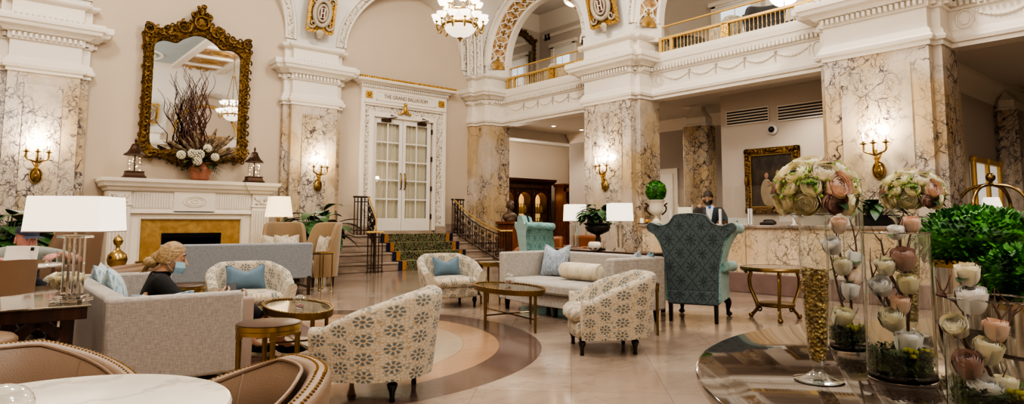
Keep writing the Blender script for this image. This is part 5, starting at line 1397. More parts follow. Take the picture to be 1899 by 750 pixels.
# ------------------------------------------------------------------ tables
def oval_table(label, loc, rz, ax, ay, zt, beaded):
    t = thing('coffee_table', label, 'coffee table', loc, rz, 'oval gilt coffee tables')
    n = 48
    MB().lathe([(.0, zt - .012), (1, zt - .012), (1, zt - .002), (0, zt - .0015)], n, sx=ax - .015, sy=ay - .015).build('table_top', TABLETOP, t, smooth=40)
    MB().grid(lambda u, v: ((ax + [0, .0, -.02, -.02][round(v * 3)]) * cos(2 * pi * u), (ay + [0, 0, -.02, -.02][round(v * 3)]) * sin(2 * pi * u), zt + [-.045, .006, .006, -.045][round(v * 3)]), n, 3).build('rim', AGEBRASS, t, smooth=40)
    g = MB()
    for k in range(72): a = 2 * pi * k / 72; g.ball((ax * cos(a), ay * sin(a), zt + .008), .007, 5, 4)
    g.build('bead_trim', BRASS, t, smooth=60)
    ends = ((ax * .95, 0), (-ax * .95, 0), (0, ay * .93), (0, -ay * .93))
    for x, y in ends: MB().lathe([(.011, 0), (.012, .02), (.016, zt * .7), (.017, zt - .03)], 10, (x, y, 0)).build('leg', AGEBRASS, t, smooth=50)
    MB().tube([(ends[0][0], 0, .13), (ends[1][0], 0, .13)], .008, 6).tube([(0, ends[2][1], .13), (0, ends[3][1], .13)], .008, 6).build('stretcher', AGEBRASS, t, smooth=50)
    return t
oval_table('oval gilt coffee table with glass top in front of the pale sofa', (4.43, 5.36, 0), R(-9), .29, .56, .41, 0)
o2 = oval_table('oval gilt coffee table with beaded rim before the left sofa', (2.10, 5.22, 0), R(-9), .25, .53, .41, 1)
def round_side(label, loc, r, zt, legs=3, a0=0, top=DWOOD):
    t = thing('side_table', label, 'side table', loc, a0, 'small round brass side tables')
    MB().lathe([(0, zt - .01), (r * .96, zt - .01), (r * .98, zt), (r * .9, zt + .004), (0, zt + .005)], 32).build('table_top', top, t, smooth=40)
    MB().lathe([(r * .93, zt - .06), (r * .97, zt - .055), (r * .97, zt - .035), (r, zt - .03), (r, zt - .004), (r * .95, zt - .002)], 32, caps=False).build('apron', BRASS, t, smooth=30)
    for k in range(legs):
        a = 2 * pi * k / legs; x, y = r * .88 * cos(a), r * .88 * sin(a)
        MB().box((x, y, zt - .05), (.035, .035, .07), rz=a).lathe([(.011, .0), (.014, .02), (.010, .03), (.012, .06), (.016, zt * .8), (.014, zt - .09), (.019, zt - .08), (.019, zt - .06)], 10, (x, y, 0)).build('leg', AGEBRASS, t, smooth=50)
    return t
round_side('round brass side table at the front end of the left sofa', (1.41, 3.92, 0), .185, .50, 4, R(-12))
round_side('small brass side table between the rosette chair and the pale sofa, facing the steps', (5.44, 6.98, 0), .165, .555, 3, R(-60), MARBLE_TOP)
round_side('small brass side table almost hidden behind the right rosette chair', (5.08, 4.12, 0), .18, .50, 3, R(-45))
round_side('round brass side table beyond the masked woman', (1.66, 6.78, 0), .15, .48, 3, R(30))
t = thing('tray_table', 'slender brass tray table beside the tan wing chair', 'side table', (4.40, 10.02, 0), R(20))
MB().bx(-.14, .14, -.11, .11, .56, .575).build('tray', TABLETOP, t, smooth=0)
MB().tube([(-.14, -.11, .585), (.14, -.11, .585), (.14, .11, .585), (-.14, .11, .585)], .012, 6, closed=True).build('tray_rim', BRASS, t, smooth=40)
for x in (-.13, .13):
    for y in (-.1, .1): MB().lathe([(.012, 0), (.02, .015), (.008, .04), (.011, .3), (.009, .56)], 8, (x, y, 0)).build('leg', BRASS, t, smooth=50)
# end table with scrolled legs
t = thing('end_table', 'round two-tier bronze end table with scrolled legs by the teal wing chair', 'end table', (7.07, 3.79, 0), R(20))
MB().lathe([(0, .575), (.36, .575), (.365, .59), (.0, .592)], 40).build('table_top', MARBLE_TOP, t, smooth=40)
MB().lathe([(.33, .545), (.375, .55), (.385, .57), (.38, .588), (.362, .592)], 40, caps=False).build('rim', AGEBRASS, t, smooth=40)
MB().lathe([(0, .15), (.19, .15), (.20, .16), (.2, .185), (.19, .19), (0, .19)], 28).build('lower_shelf', AGEBRASS, t, smooth=30)
for a in (195, 315, 75):
    a = R(a); f_ = lambda r, z: (r * cos(a), r * sin(a), z)
    MB().tube(smoothpts([f_(.34, .50), f_(.36, .535), f_(.32, .55), f_(.29, .52), f_(.31, .44), f_(.30, .34), f_(.25, .22), f_(.22, .12), f_(.27, .05), f_(.30, .02)], 5), .022, 8, flat=.7).tube([f_(.30 + .03 * (1 - q / 16) * cos(q * .6), .53 + .03 * (1 - q / 16) * sin(q * .6)) for q in range(14)], .012, 6).ball(f_(.30, .025), .03, 8, 6).build('leg', AGEBRASS, t, smooth=60)
    MB().tube([f_(.20 + .035 * cos(q * .6) * (1 - q / 18), .10 + .035 * sin(q * .6) * (1 - q / 18)) for q in range(15)], .010, 6).build('scroll_bracket', AGEBRASS, t, smooth=60)
# glass topped wooden table behind the left sofa
t = thing('lamp_table', 'dark wood table with glass top behind the left sofa', 'table', (.40, 5.62, 0), R(-1))
MB().bx(-.27, .25, -.80, .80, .565, .578).build('glass_top', TABLETOP, t, smooth=0, bevel=.004)
MB().bx(-.25, .23, -.78, .78, .49, .565).build('apron', DWOOD, t, smooth=0, bevel=.004)
for y in (-.55, .55):
    for s in (-1, 1): MB().box((s * .15, y, .245), (.07, .10, .49), taper=.8).box((s * .06, y, .42), (.16, .10, .06), tilt=Matrix.Rotation(s * .7, 3, 'Y')).build('leg', DWOOD, t, smooth=0)
# white marble bistro table
t = thing('marble_table', 'round white marble table at the bottom left', 'table', (.165, 1.70, 0))
MB().lathe([(0, .672), (.328, .672), (.343, .68), (.347, .688), (.343, .697), (.335, .70), (0, .70)], 64).build('table_top', WMARBLE, t, smooth=40)
MB().lathe([(.20, 0), (.20, .02), (.05, .06), (.035, .12), (.035, .6), (.10, .655), (.10, .672)], 24).build('pedestal', BLACKWOOD, t, smooth=50)
# big dark round table
t = thing('round_table', 'large round dark polished table under the glass vases', 'table', (2.27, .056, 0))
MB().lathe([(0, .655), (1.20, .655), (1.235, .665), (1.244, .68), (1.244, .695), (1.235, .70), (0, .70)], 128).build('table_top', TABLEWOOD, t, smooth=40)
MB().lathe([(1.10, .53), (1.14, .54), (1.14, .61), (1.17, .62), (1.17, .655)], 96, caps=False).build('apron', TABLEEDGE, t, smooth=30)
MB().lathe([(.75, 0), (.75, .10), (.62, .14), (.55, .2), (.5, .4), (.6, .5), (.9, .6), (.9, .655)], 48).build('pedestal', TABLEEDGE, t, smooth=30)
# console behind the pale sofa
t = thing('console_table', 'dark console table behind the pale sofa, carrying the two lamps', 'console table', (6.42, 5.75, 0), R(-2))
MB().bx(-.16, .18, -.85, .95, .69, .72).build('table_top', DWOOD, t, smooth=0, bevel=.005)
for y in (-.78, .88):
    for x in (-.13, .15): MB().box((x, y, .345), (.05, .05, .69), taper=.8).build('leg', DWOOD, t, smooth=0)
MB().bx(-.13, .15, -.8, .9, .60, .69).build('apron', DWOOD, t, smooth=0)
# ------------------------------------------------------------------ lamps
def crystal_lamp(label, loc, rz, hcol, sw, sh_, grp=None, n=4, k=1.0, tpr=.94):
    t = thing('table_lamp', label, 'lamp', loc, rz, grp)
    MB().box((0, 0, .012), (.15 * k, .15 * k, .024)).box((0, 0, .034), (.12 * k, .12 * k, .022)).build('crystal_base', CRYSTAL, t, smooth=0, bevel=.003)
    for x in (-1, 1):
        for y in (-1, 1): MB().cyl((x * .026 * k, y * .026 * k, .045), .019 * k, hcol - .075, 8).build('crystal_column', CRYSTAL, t, smooth=0)
    MB().box((0, 0, hcol - .022), (.13 * k, .13 * k, .016)).build('crystal_cap', CRYSTAL, t, smooth=0, bevel=.003)
    MB().box((0, 0, hcol - .012), (.09 * k, .09 * k, .006)).cyl((0, 0, hcol - .01), .012, .04, 10).tube([(0, 0, hcol), (0, 0, hcol + sh_ + .01)], .005, 6).box((0, 0, hcol + sh_ + .022), (.022, .022, .03)).build('chrome_stem', SILVER, t, smooth=0)
    s = MB(); b, tp = sw / 2, sw / 2 * tpr; z0, z1 = hcol + .012, hcol + sh_; yb, yt = b * .72, tp * .72
    q = []
    for (w, d_, z) in ((b, yb, z0), (tp, yt, z1), (tp - .006, yt - .006, z1), (b - .006, yb - .006, z0)): q += [(-w, -d_, z), (w, -d_, z), (w, d_, z), (-w, d_, z)]
    s._add(q, [(j * 4 + i, j * 4 + (i + 1) % 4, ((j + 1) % 4) * 4 + (i + 1) % 4, ((j + 1) % 4) * 4 + i) for j in range(4) for i in range(4)])
    so = s.build('lamp_shade', SHADE, t, smooth=0)
    MB().tube([(-b, -yb, z0), (b, -yb, z0), (b, yb, z0), (-b, yb, z0)], .004, 5, closed=True).build('shade_trim', LINENTAPE, so, smooth=0)
    MB().ball((0, 0, hcol + sh_ * .5), .028, 10, 8).build('bulb', BULB, t, smooth=60); return t
crystal_lamp('big crystal lamp with rectangular white shade on the glass-topped table', (.555, 5.05, .579), R(-36), .435, .46, .235, k=1.15, tpr=.94)
l = crystal_lamp('crystal column lamp with white shade behind the sofa, left one of two', (6.42, 6.34, .72), R(50), .37, .40, .24, 'sofa lamps')
dup(l, (6.38, 5.50, .72), R(50), 'crystal column lamp with white shade behind the sofa, nearer the dark wing chair', 'sofa lamps')
fl = thing('floor_lamp', 'slim brass floor lamp with lit shade beside the fireplace', 'lamp', (4.62, 12.55, 0))
MB().lathe([(.13, 0), (.13, .015), (.02, .03), (.02, 1.18)], 20).build('brass_pole', BRASS, fl, smooth=40)
MB().lathe([(.26, 1.17), (.20, 1.56)], 32, caps=False).lathe([(.255, 1.17), (.195, 1.56)], 32, caps=False).build('lamp_shade', SHADEW, fl, smooth=60)
MB().ball((0, 0, 1.33), .04, 10, 8).build('bulb', BULB, fl, smooth=60)
# ------------------------------------------------------------------ roses
def rose_mesh(r, seed=0):
    """closed garden rose: nested rolled petals on a cup"""
    mb = MB(); random.seed(seed)
    for i, n in enumerate((2, 2, 3, 3, 4, 4, 5, 5)):
        rho = .26 + .104 * i; ph_top = R(20 + i * 6.2); zo = .22 - .032 * i; a00 = rnd(0, 6)
        for k in range(n):
            a0 = a00 + 2 * pi * k / n + rnd(-.1, .1); wd = pi / n * 1.35; jt = rnd(-.05, .05)
            def fn(u, v):
                a = a0 + (u - .5) * 2 * wd
                t = lerp(R(150), ph_top + jt + .05 * cos(a * 3 + k), v)
                rr = rho * (1 + .16 * (u - .5) + (.05 + .022 * i) * max(0, v - .75) / .25) * (1 + .02 * sin(a * 5 + k))
                return (r * rr * sin(t) * cos(a), r * rr * sin(t) * sin(a), r * (zo + rr * .95 * cos(t)))
            mb.grid(fn, 6, 7)
    prf = [(0, .40)] + [((.26 + .104 * i) * sin(R(20 + i * 6.2)) * 1.0, .22 - .032 * i + (.26 + .104 * i) * .95 * cos(R(20 + i * 6.2)) - .085) for i in range(8)]
    mb.lathe([(r * q, r * z) for q, z in reversed(prf)], 24, caps=False); mb.ball((0, 0, r * .40), r * .10, 8, 5)
    return mb
ROSE_ME = []
for s in range(4):
    o = rose_mesh(1, s).build('rose_source', ROSE_W, smooth=60); ROSE_ME.append(o.data); bpy.data.objects.remove(o)
_rose_me = {}
def rose(parent, p, d, r, mat, k=0, tall=1.0):
    key = (k % 4, mat.name)
    if key not in _rose_me:
        me = ROSE_ME[k % 4].copy(); me.materials.clear(); me.materials.append(mat); _rose_me[key] = me
    o = bpy.data.objects.new('rose', _rose_me[key]); COL.objects.link(o); o.parent = parent
    q = Vec(d).to_track_quat('Z', 'Y'); o.matrix_basis = Matrix.Translation(p) @ q.to_matrix().to_4x4() @ Matrix.Rotation(k * 1.3, 4, 'Z') @ Matrix.Diagonal((r, r, r * tall, 1)); return o
def bouquet(label, loc, rx, rz_, rr):
    t = thing('rose_bouquet', label, 'flower bouquet', loc, 0, 'dome rose bouquets on trumpet vases'); random.seed(9)
    MB().ball((0, 0, .008), 1, 14, 8, sc=(rx * .74, rx * .74, rz_ * .70)).build('flower_foam', LEAF, t, smooth=60)
    cols = [ROSE_C, ROSE_Y, ROSE_W, ROSE_Y, ROSE_P, ROSE_Y, ROSE_W, ROSE_Y, ROSE_C, ROSE_M, ROSE_W, ROSE_Y, ROSE_Y]
    k = 0; spots = []
    for el, n, ph in ((-.42, 8, .2), (.12, 9, 0), (.60, 7, .3), (1.1, 4, .1), (1.55, 1, 0)):
        for i in range(n):
            a = 2 * pi * i / n + ph; d = Vec((cos(a) * cos(el), sin(a) * cos(el), sin(el))); p = Vec((d.x * rx * .93, d.y * rx * .93, d.z * rz_ * .95)); spots.append((a, el))
            rose(t, p, d + Vec((0, 0, .15)), rr * rnd(.92, 1.1), random.choice(cols), k); k += 1
    hy = MB(); lv = MB()
    for i in range(110):
        a = rnd(0, 2 * pi); el = rnd(-.35, 1.2); d = Vec((cos(a) * cos(el), sin(a) * cos(el), sin(el))); c = Vec((d.x * rx * .93, d.y * rx * .93, d.z * rz_ * .93))
        for q in range(6): hy.ball(c + Vec((rnd(-1, 1), rnd(-1, 1), rnd(-1, 1))) * rr * .42 + d * rr * .22, rr * .17, 5, 3)
    hy.build('hydrangea_floret', LIMELEAF, t, smooth=60)
    for i in range(16):
        a = 2 * pi * i / 16 + rnd(-.2, .2); el = rnd(-.5, .9); d = Vec((cos(a) * cos(el), sin(a) * cos(el), sin(el))); leaf(lv, Vec((d.x * rx * .85, d.y * rx * .85, d.z * rz_ * .85)), d, rr * 1.5, rr * .5, .3, 4)
    lv.build('foliage', LEAF, t, smooth=60); return t
def trumpet(label, loc, seed):
    t = thing('trumpet_vase', label, 'vase', loc, 0, 'tall trumpet vases')
    pr = [(.0, .004), (.058, .0), (.060, .004), (.03, .012), (.014, .024), (.012, .034), (.018, .045), (.024, .09), (.030, .18), (.0345, .28), (.036, .31), (.034, .35), (.032, .375), (.034, .39), (.044, .41), (.056, .42)]
    MB().lathe(pr, 32, caps=False).build('glass_body', VGLASS, t, smooth=60)
    MB().lathe([(.054, .421), (.057, .4225), (.0585, .42), (.056, .418)], 32, caps=False).build('glass_rim', GLASS, t, smooth=60); MB().lathe([(.0, .001), (.058, .001), (.060, .004), (.04, .009)], 32).build('glass_foot', GLASS, t, smooth=60)
    random.seed(seed); g = MB()
    g.lathe([(.004, .046), (.016, .05), (.022, .10), (.0275, .18), (.031, .27), (.0, .275)], 16)
    for k in range(620):
        z = .05 + .228 * (k / 620) ** .8; R_ = lerp(.015, .031, min(1, (z - .045) / .2)) - .001; a = rnd(0, 2 * pi); r_ = R_ * rnd(.86, 1.0)
        g.box((r_ * cos(a), r_ * sin(a), z), (rnd(.006, .011), rnd(.005, .009), rnd(.004, .007)), rz=rnd(0, 3), tilt=Matrix.Rotation(rnd(-1, 1), 3, 'X') @ Matrix.Rotation(rnd(-1, 1), 3, 'Y'))
    o = tag(g.build('gold_gravel', GRAVEL, smooth=0), label.replace('tall glass trumpet vase', 'gold gravel filling the trumpet vase').split(',')[0], 'gravel'); o.location = loc; o['kind'] = 'stuff'
    return t
trumpet('tall glass trumpet vase with gold gravel, under the nearer bouquet', (1.675, .792, .70), 1)
trumpet('tall glass trumpet vase with gold gravel, under the farther bouquet', (2.60, .885, .70), 2)
bouquet('dome bouquet of cream, white and blush roses on the nearer trumpet vase', (1.682, .786, 1.180), .092, .074, .0295)
bouquet('dome bouquet of cream, white and blush roses above the boxwood, farther trumpet vase', (2.615, .868, 1.208), .092, .071, .0285)
def cylinder_vase(label, loc, r, hh):
    t = thing('cylinder_vase', label, 'vase', loc, 0, 'glass cylinder vases')
    MB().lathe([(r, .012), (r, hh)], 48, caps=False).build('glass_wall', VGLASS, t, smooth=60)
    MB().lathe([(0, .0), (r * .98, 0), (r, .004), (r, .016), (r * .97, .018), (0, .018)], 48).build('glass_base', GLASS, t, smooth=60); MB().lathe([(r - .0025, hh - .001), (r - .001, hh + .002), (r + .001, hh + .0015), (r + .001, hh - .002)], 48, caps=False).build('glass_rim', GLASS, t, smooth=60); return t
cylinder_vase('slim tall glass cylinder of roses just behind the nearer trumpet vase', (2.157, .918, .70), .056, .535)
cylinder_vase('tall glass cylinder of roses and moss in the middle of the dark table', (1.865, .665, .70), .080, .372)
cylinder_vase('short wide glass cylinder of roses at the lower right corner', (1.62, .40, .70), .088, .245)
def rose_branch(label, c, r, moss_h, roses, stems, seed, ls=1.0):
    t = thing('rose_branch', label, 'flower arrangement', (c[0], c[1], .72), 0, 'roses on twigs inside the cylinders'); o = Vec((c[0], c[1], .72)); random.seed(seed)
    m = MB()
    for k in range(1100):
        a = rnd(0, 2 * pi); q = rnd(.35, 1) ** .4 * r * .93; dd = Vec((rnd(-1, 1), rnd(-1, 1), rnd(-.5, 1))).normalized(); leaf(m, (q * cos(a), q * sin(a), moss_h * rnd(.1, .95)), dd, rnd(.010, .018), .004, .2, 2)
    m.lathe([(r * .80, .004), (r * .82, moss_h * .6), (r * .5, moss_h * .75), (0, moss_h * .75)], 20, ripple=lambda a, z: 1 + .08 * sin(a * 7 + z * 300))
    m.build('moss', MOSS, t, smooth=60)
    y = MB()
    for (px_, py_, pz_) in ((-.55, -.5, .9), (.2, -.72, .8)):
        for k in range(30): y.ball((px_ * r + rnd(-1, 1) * .012, py_ * r + rnd(-1, 1) * .012, pz_ * moss_h + rnd(-1, 1) * .009), .006, 5, 3)
    y.build('yellow_moss', LMOSS, t, smooth=60)
    view = Vec((-o.x, -o.y, .25)).normalized()
    for k, (p, rr, mat, d) in enumerate(roses): rose(t, Vec(p) - o, Vec(d) + view * .35, rr * .90, mat, k, 1.35)
    b = MB(); lv = MB()
    for pts in stems:
        q = smoothpts([tuple(Vec(p) - o - Vec((view.x, view.y, 0)) * .014) for p in pts], 4); n = len(q)
        b.tube(q, [lerp(.0048, .0014, i / n) for i in range(n)], 6)
        for i in range(2, n, 2):
            dd = Vec((rnd(-1, 1), rnd(-1, 1), rnd(.2, 1))).normalized(); b.tube([q[i], q[i] + dd * .016 + Vec((0, 0, .006)), q[i] + dd * .030 + Vec((rnd(-.008, .008), 0, .022))], [.0022, .0016, .0007], 5)
            if i % 8 == 3: leaf(lv, q[i], dd, .035 * ls, .014 * ls, .4, 4)
    for p, rr, mat, d in roses:
        a = rnd(0, 6); leaf(lv, Vec(p) - o - Vec((0, 0, rr * .4)), (cos(a), sin(a), .2), rr * 1.5, rr * .55, .4, 4)
    b.build('twig', TWIG, t, smooth=60); lv.build('foliage', LEAF, t, smooth=60); return t
U = (0, 0, 1)
rose_branch('pale roses on twigs inside the slim tall cylinder behind the nearer trumpet vase', (2.157, .918), .056, .055,
    [((2.143, .929, 1.09), .026, ROSE_P, (0, 0, 1)), ((2.125, .945, 1.025), .030, ROSE_W, (-.4, 0, 1)), ((2.147, .925, .962), .030, ROSE_C, (0, 0, 1)), ((2.178, .90, .985), .025, ROSE_W, (.5, 0, .6)), ((2.165, .912, .885), .030, ROSE_W, (.2, 0, 1)), ((2.143, .93, .80), .034, ROSE_C, (0, -.3, .8)), ((2.18, .90, .925), .026, ROSE_P, (.6, 0, .5))],
    [((2.16, .915, .74), (2.165, .91, .85), (2.145, .925, .98), (2.135, .935, 1.07)), ((2.15, .92, .78), (2.13, .94, .92), (2.12, .95, 1.0)), ((2.165, .91, .9), (2.185, .895, 1.0), (2.18, .9, 1.08))], 4)
rose_branch('blush, mauve and yellow roses on twigs inside the middle cylinder', (1.865, .665), .080, .06,
    [((1.899, .636, 1.095), .023, ROSE_P, (0, 0, 1)), ((1.875, .652, 1.005), .031, ROSE_M, (0, 0, .6)), ((1.884, .648, .942), .027, ROSE_Y, (.1, 0, .8)), ((1.831, .693, .933), .028, ROSE_W, (-.5, 0, .6)), ((1.868, .662, .886), .026, ROSE_P, (.1, 0, .7)), ((1.85, .676, .85), .032, ROSE_C, (-.3, 0, .7)), ((1.88, .652, .79), .034, ROSE_W, (.2, 0, .8)), ((1.845, .684, .985), .025, ROSE_C, (-.3, 0, .8)), ((1.86, .66, 1.075), .02, ROSE_W, (0, 0, 1))],
    [((1.88, .65, .74), (1.882, .65, .84), (1.892, .64, .93), (1.885, .645, 1.02), (1.90, .635, 1.08)), ((1.86, .67, .84), (1.835, .69, .93), (1.83, .695, 1.0)), ((1.875, .655, .9), (1.845, .68, .98), (1.838, .69, 1.05)), ((1.885, .65, .95), (1.872, .655, 1.03), (1.868, .66, 1.09)), ((1.85, .68, .86), (1.82, .70, .92), (1.815, .71, .99))], 5)
rose_branch('cream, white and mauve roses on twigs in the short cylinder at the lower right', (1.62, .40), .088, .05,
    [((1.583, .431, .995), .024, ROSE_C, (0, 0, 1)), ((1.587, .428, .944), .030, ROSE_W, (0, 0, .9)), ((1.56, .451, .887), .026, ROSE_C, (-.5, 0, .6)), ((1.622, .398, .882), .024, ROSE_P, (.2, 0, .8)), ((1.608, .41, .84), .028, ROSE_C, (.1, -.2, .8)), ((1.575, .437, .812), .028, ROSE_M, (-.2, 0, .7)), ((1.60, .418, .760), .032, ROSE_W, (0, -.2, .9)), ((1.63, .39, .77), .024, ROSE_C, (.3, 0, .8))],
    [((1.62, .40, .73), (1.605, .41, .80), (1.57, .44, .86), (1.585, .43, .93), (1.583, .431, .98)), ((1.60, .41, .82), (1.635, .385, .86), (1.645, .375, .93)), ((1.62, .40, .84), (1.64, .38, .89), (1.65, .37, .92)), ((1.575, .44, .93), (1.55, .46, .945), (1.535, .475, .95)), ((1.63, .39, .85), (1.628, .39, .90), (1.618, .40, .935))], 6)
# ------------------------------------------------------------------ boxwood
def boxwood(label, loc, rb, sz, pr, hp, seed, nl=1500):
    t = thing('potted_boxwood', label, 'potted plant', loc, 0, 'clipped boxwood in mirrored pots')
    MB().lathe([(pr * .9, 0), (pr, .004), (pr, hp), (pr * .95, hp), (pr * .95, hp - .02), (0, hp - .02)], 28).build('mirrored_pot', SILVER, t, smooth=30)
    MB().lathe([(pr + .003, hp - .03), (pr + .003, hp)], 28, caps=False).build('gilt_rim', BRASS, t, smooth=60)
    random.seed(seed); f = MB(); zc = hp + rb * sz * .62
    f.ball((0, 0, zc), rb * .9, 18, 12, sc=(1, 1, sz))
    for k in range(nl):
        th = math.acos(1 - 2 * (k + .5) / nl); a = k * 2.39996; d = Vec((sin(th) * cos(a), sin(th) * sin(a), cos(th)))
        if d.z < -.75: continue
        p = Vec((d.x * rb, d.y * rb, d.z * rb * sz + zc)) * 1; p = Vec((0, 0, zc)) + (p - Vec((0, 0, zc))) * rnd(.9, 1.03)
        dd = (d + Vec((rnd(-1, 1), rnd(-1, 1), rnd(-.6, 1))) * .75).normalized(); leaf(f, p - dd * .01, dd, rnd(.022, .034), rnd(.007, .010), .1, 2)
    f.build('clipped_foliage', BOXLEAF, t, smooth=60); return t
boxwood('clipped boxwood dome in a mirrored pot, behind, on the dark table', (3.03, .79, .70), .215, .60, .155, .255, 7)
boxwood('clipped boxwood dome in a mirrored pot, in front at the right edge', (2.52, .50, .70), .165, .62, .125, .165, 8)
# ------------------------------------------------------------------ glass orbs
def orb(label, loc, r, teardrop=False):
    t = thing('glass_terrarium', label, 'glass ornament', loc, 0, None if teardrop else 'glass orbs on the coffee tables')
    if teardrop:
        MX = Matrix.Rotation(R(72), 3, 'Y')
        pr = [(0, -r)] + [(r * sin(a) * (1 if a < pi / 2 else (1 - .0 * a)), -r * cos(a)) for a in (.3, .6, .9, 1.2, 1.57)] + [(r * .97, r * .25), (r * .86, r * .55), (r * .62, r * .95), (r * .35, r * 1.3), (r * .12, r * 1.55), (0, r * 1.62)]
        MB().lathe(pr, 28, (0, 0, r), ax=Matrix.Rotation(R(-35), 3, 'Z') @ Matrix.Rotation(R(-60), 3, 'Y')).build('glass_shell', VGLASS, t, smooth=60)
    else: MB().ball((0, 0, r), r, 24, 16).build('glass_shell', VGLASS, t, smooth=60)
    random.seed(2); m = MB()
    for k in range(40): a = rnd(0, 6.3); q = rnd(0, .55) * r; m.ball((q * cos(a), q * sin(a), r * rnd(.25, .7)), r * rnd(.08, .15), 5, 4)
    m.build('dried_flower', POSY, t, smooth=60); return t
orb('clear glass orb on the oval table before the pale sofa', (4.55, 5.50, .417), .06); orb('clear glass orb with dried petals on the oval table before the left sofa', (2.02, 4.98, .417), .055)
orb('glass teardrop terrarium with dried petals on the white marble table', (.087, 1.60, .70), .043, True)
# ------------------------------------------------------------------ left lamp table and the man's table
t = thing('rose_bowl', 'silver footed bowl of cream roses beside the big crystal lamp', 'flower bowl', (.56, 5.44, .579))
MB().lathe([(.05, 0), (.05, .006), (.02, .014), (.016, .03), (.05, .045), (.085, .075), (.10, .115), (.096, .115)], 24, ripple=lambda a, z: 1 + .03 * sin(a * 12)).build('bowl', SILVER, t, smooth=60)
for k in range(11):
    a = k * 2.4; q = .028 * sqrt(k); rose(t, (q * cos(a), q * sin(a), .138 - q * .18), (cos(a) * q * 8, sin(a) * q * 8, 1), .042, ROSE_C if k % 3 else ROSE_W, k)
t = thing('pedestal_table', 'round white-topped table with carved black base, man seated at it', 'table', (.29, 7.42, 0))
MB().lathe([(0, .675), (.44, .675), (.45, .685), (.45, .695), (.44, .70), (0, .70)], 40).build('table_top', WMARBLE, t, smooth=40)
MB().lathe([(.06, .1), (.09, .16), (.05, .24), (.07, .34), (.04, .45), (.05, .6), (.16, .675)], 20).build('pedestal', BLACKWOOD, t, smooth=60)
for k in range(4):
    a = k * pi / 2 + .5; MB().tube([(.05 * cos(a), .05 * sin(a), .18), (.18 * cos(a), .18 * sin(a), .17), (.30 * cos(a), .30 * sin(a), .07), (.38 * cos(a), .38 * sin(a), .03)], [.04, .045, .035, .03], 8).ball((.38 * cos(a), .38 * sin(a), .03), .035, 8, 6).build('carved_foot', BLACKWOOD, t, smooth=60)
t = thing('tablet_computer', 'white tablet propped up before the man in the cap', 'tablet', (.40, 7.19, .70), R(-35))
MB().box((0, 0, .085), (.27, .008, .175), tilt=Matrix.Rotation(R(-12), 3, 'X')).build('case', WHITEPL, t, smooth=0, bevel=.003)
MB().box((.105, -.024, .145), (.03, .006, .03), tilt=Matrix.Rotation(R(-12), 3, 'X')).build('camera_bump', BLACKPL, t, smooth=0, bevel=.003)
MB().bx(-.13, .13, .0, .17, 0, .006).build('keyboard', WHITEPL, t, smooth=0)
def tumbler(label, loc, r, hh, drink=None):
    t = thing('drinking_glass', label, 'glass', loc, 0, 'glasses on the man\'s table')
    MB().lathe([(0, .004), (r * .85, 0), (r * .88, .006), (r, hh), (r * .94, hh), (r * .82, .012), (0, .012)], 20).build('glass', VGLASS, t, smooth=60)
    if drink: MB().lathe([(0, .012), (r * .8, .013), (r * .86, hh * .5), (0, hh * .5)], 16).build('drink', AMBER, t, smooth=60)
tumbler('short tumbler of amber drink before the man in the cap', (.545, 7.26, .70), .040, .075, True); tumbler('tall clear water glass at the right of the amber drink', (.70, 7.36, .70), .034, .115)
tumbler('small empty glass beside the tablet', (.60, 7.22, .70), .028, .05)
t = thing('votive_bowl', 'small glass bowl of petals beside the tablet', 'bowl', (.46, 7.10, .70)); MB().ball((0, 0, .035), .042, 16, 10, sc=(1, 1, .85)).build('glass_bowl', VGLASS, t, smooth=60); MB().ball((0, 0, .022), .028, 10, 6, sc=(1, 1, .6)).build('petals', POSY, t, smooth=60)
# ------------------------------------------------------------------ leafy plants
def leafy(label, loc, pot, n, L, spread, seed, up_=.75, grp=None, w=.12, pm=CREAMPOT, name='potted_plant'):
    t = thing(name, label, 'potted plant', loc, 0, grp); random.seed(seed); pr, ph = pot
    MB().lathe([(pr * .75, 0), (pr * .8, .01), (pr, ph), (pr * .92, ph), (pr * .9, ph - .03), (0, ph - .03)], 24).build('pot', pm, t, smooth=40)
    lv = MB(); sm = MB()
    for k in range(n):
        a = 2 * pi * k / n * 1.618 + rnd(-.3, .3); q = rnd(.15, 1); hgt = L * rnd(.4, 1.0) * (1.25 - .5 * q); out = Vec((cos(a), sin(a), 0)); base = Vec((out.x * pr * .3, out.y * pr * .3, ph - .03)); tip = base + out * spread * q * .6 + Vec((0, 0, hgt * up_))
        sm.tube(smoothpts([base, base.lerp(tip, .5) + Vec((0, 0, .05 * L)), tip], 4), .008 * L + .001, 5)
        leaf(lv, tip, out * (.5 + q) + Vec((rnd(-.3, .3), rnd(-.3, .3), rnd(-.1, .7))), L * rnd(.42, .6), L * w * rnd(.8, 1.1), rnd(.3, .7), 6)
    sm.build('stem', FERN, t, smooth=60); lv.build('foliage', LEAF, t, smooth=60); return t
leafy('big leafy green plant before the left marble pillar, behind the man', (.45, 12.5, 0), (.24, .45), 60, 1.0, .50, 3, .72, None, .16)
leafy('big leafy green plant behind the tan wing chairs', (5.35, 12.45, 0), (.25, .45), 80, 1.0, .60, 4, .78, None, .15)
p = leafy('leafy green plant in a black cast iron urn between the sofa lamps', (6.44, 5.93, .72), (.15, .36), 90, .30, .20, 5, .75, None, .20, BLACKIRON, 'urn_planter')
for o in p.children:
    if o.name.startswith('pot'): o.data.name = o.name; bpy.data.objects.remove(o)
MB().lathe([(.10, 0), (.10, .02), (.05, .04), (.03, .07), (.035, .13), (.025, .17), (.03, .20), (.07, .215), (.14, .25), (.165, .30), (.155, .325), (.185, .345), (.185, .36), (.15, .36)], 24, ripple=lambda a, z: 1 + .03 * sin(a * 14) * (z > .2)).build('cast_iron_urn', BLACKIRON, p, smooth=50)
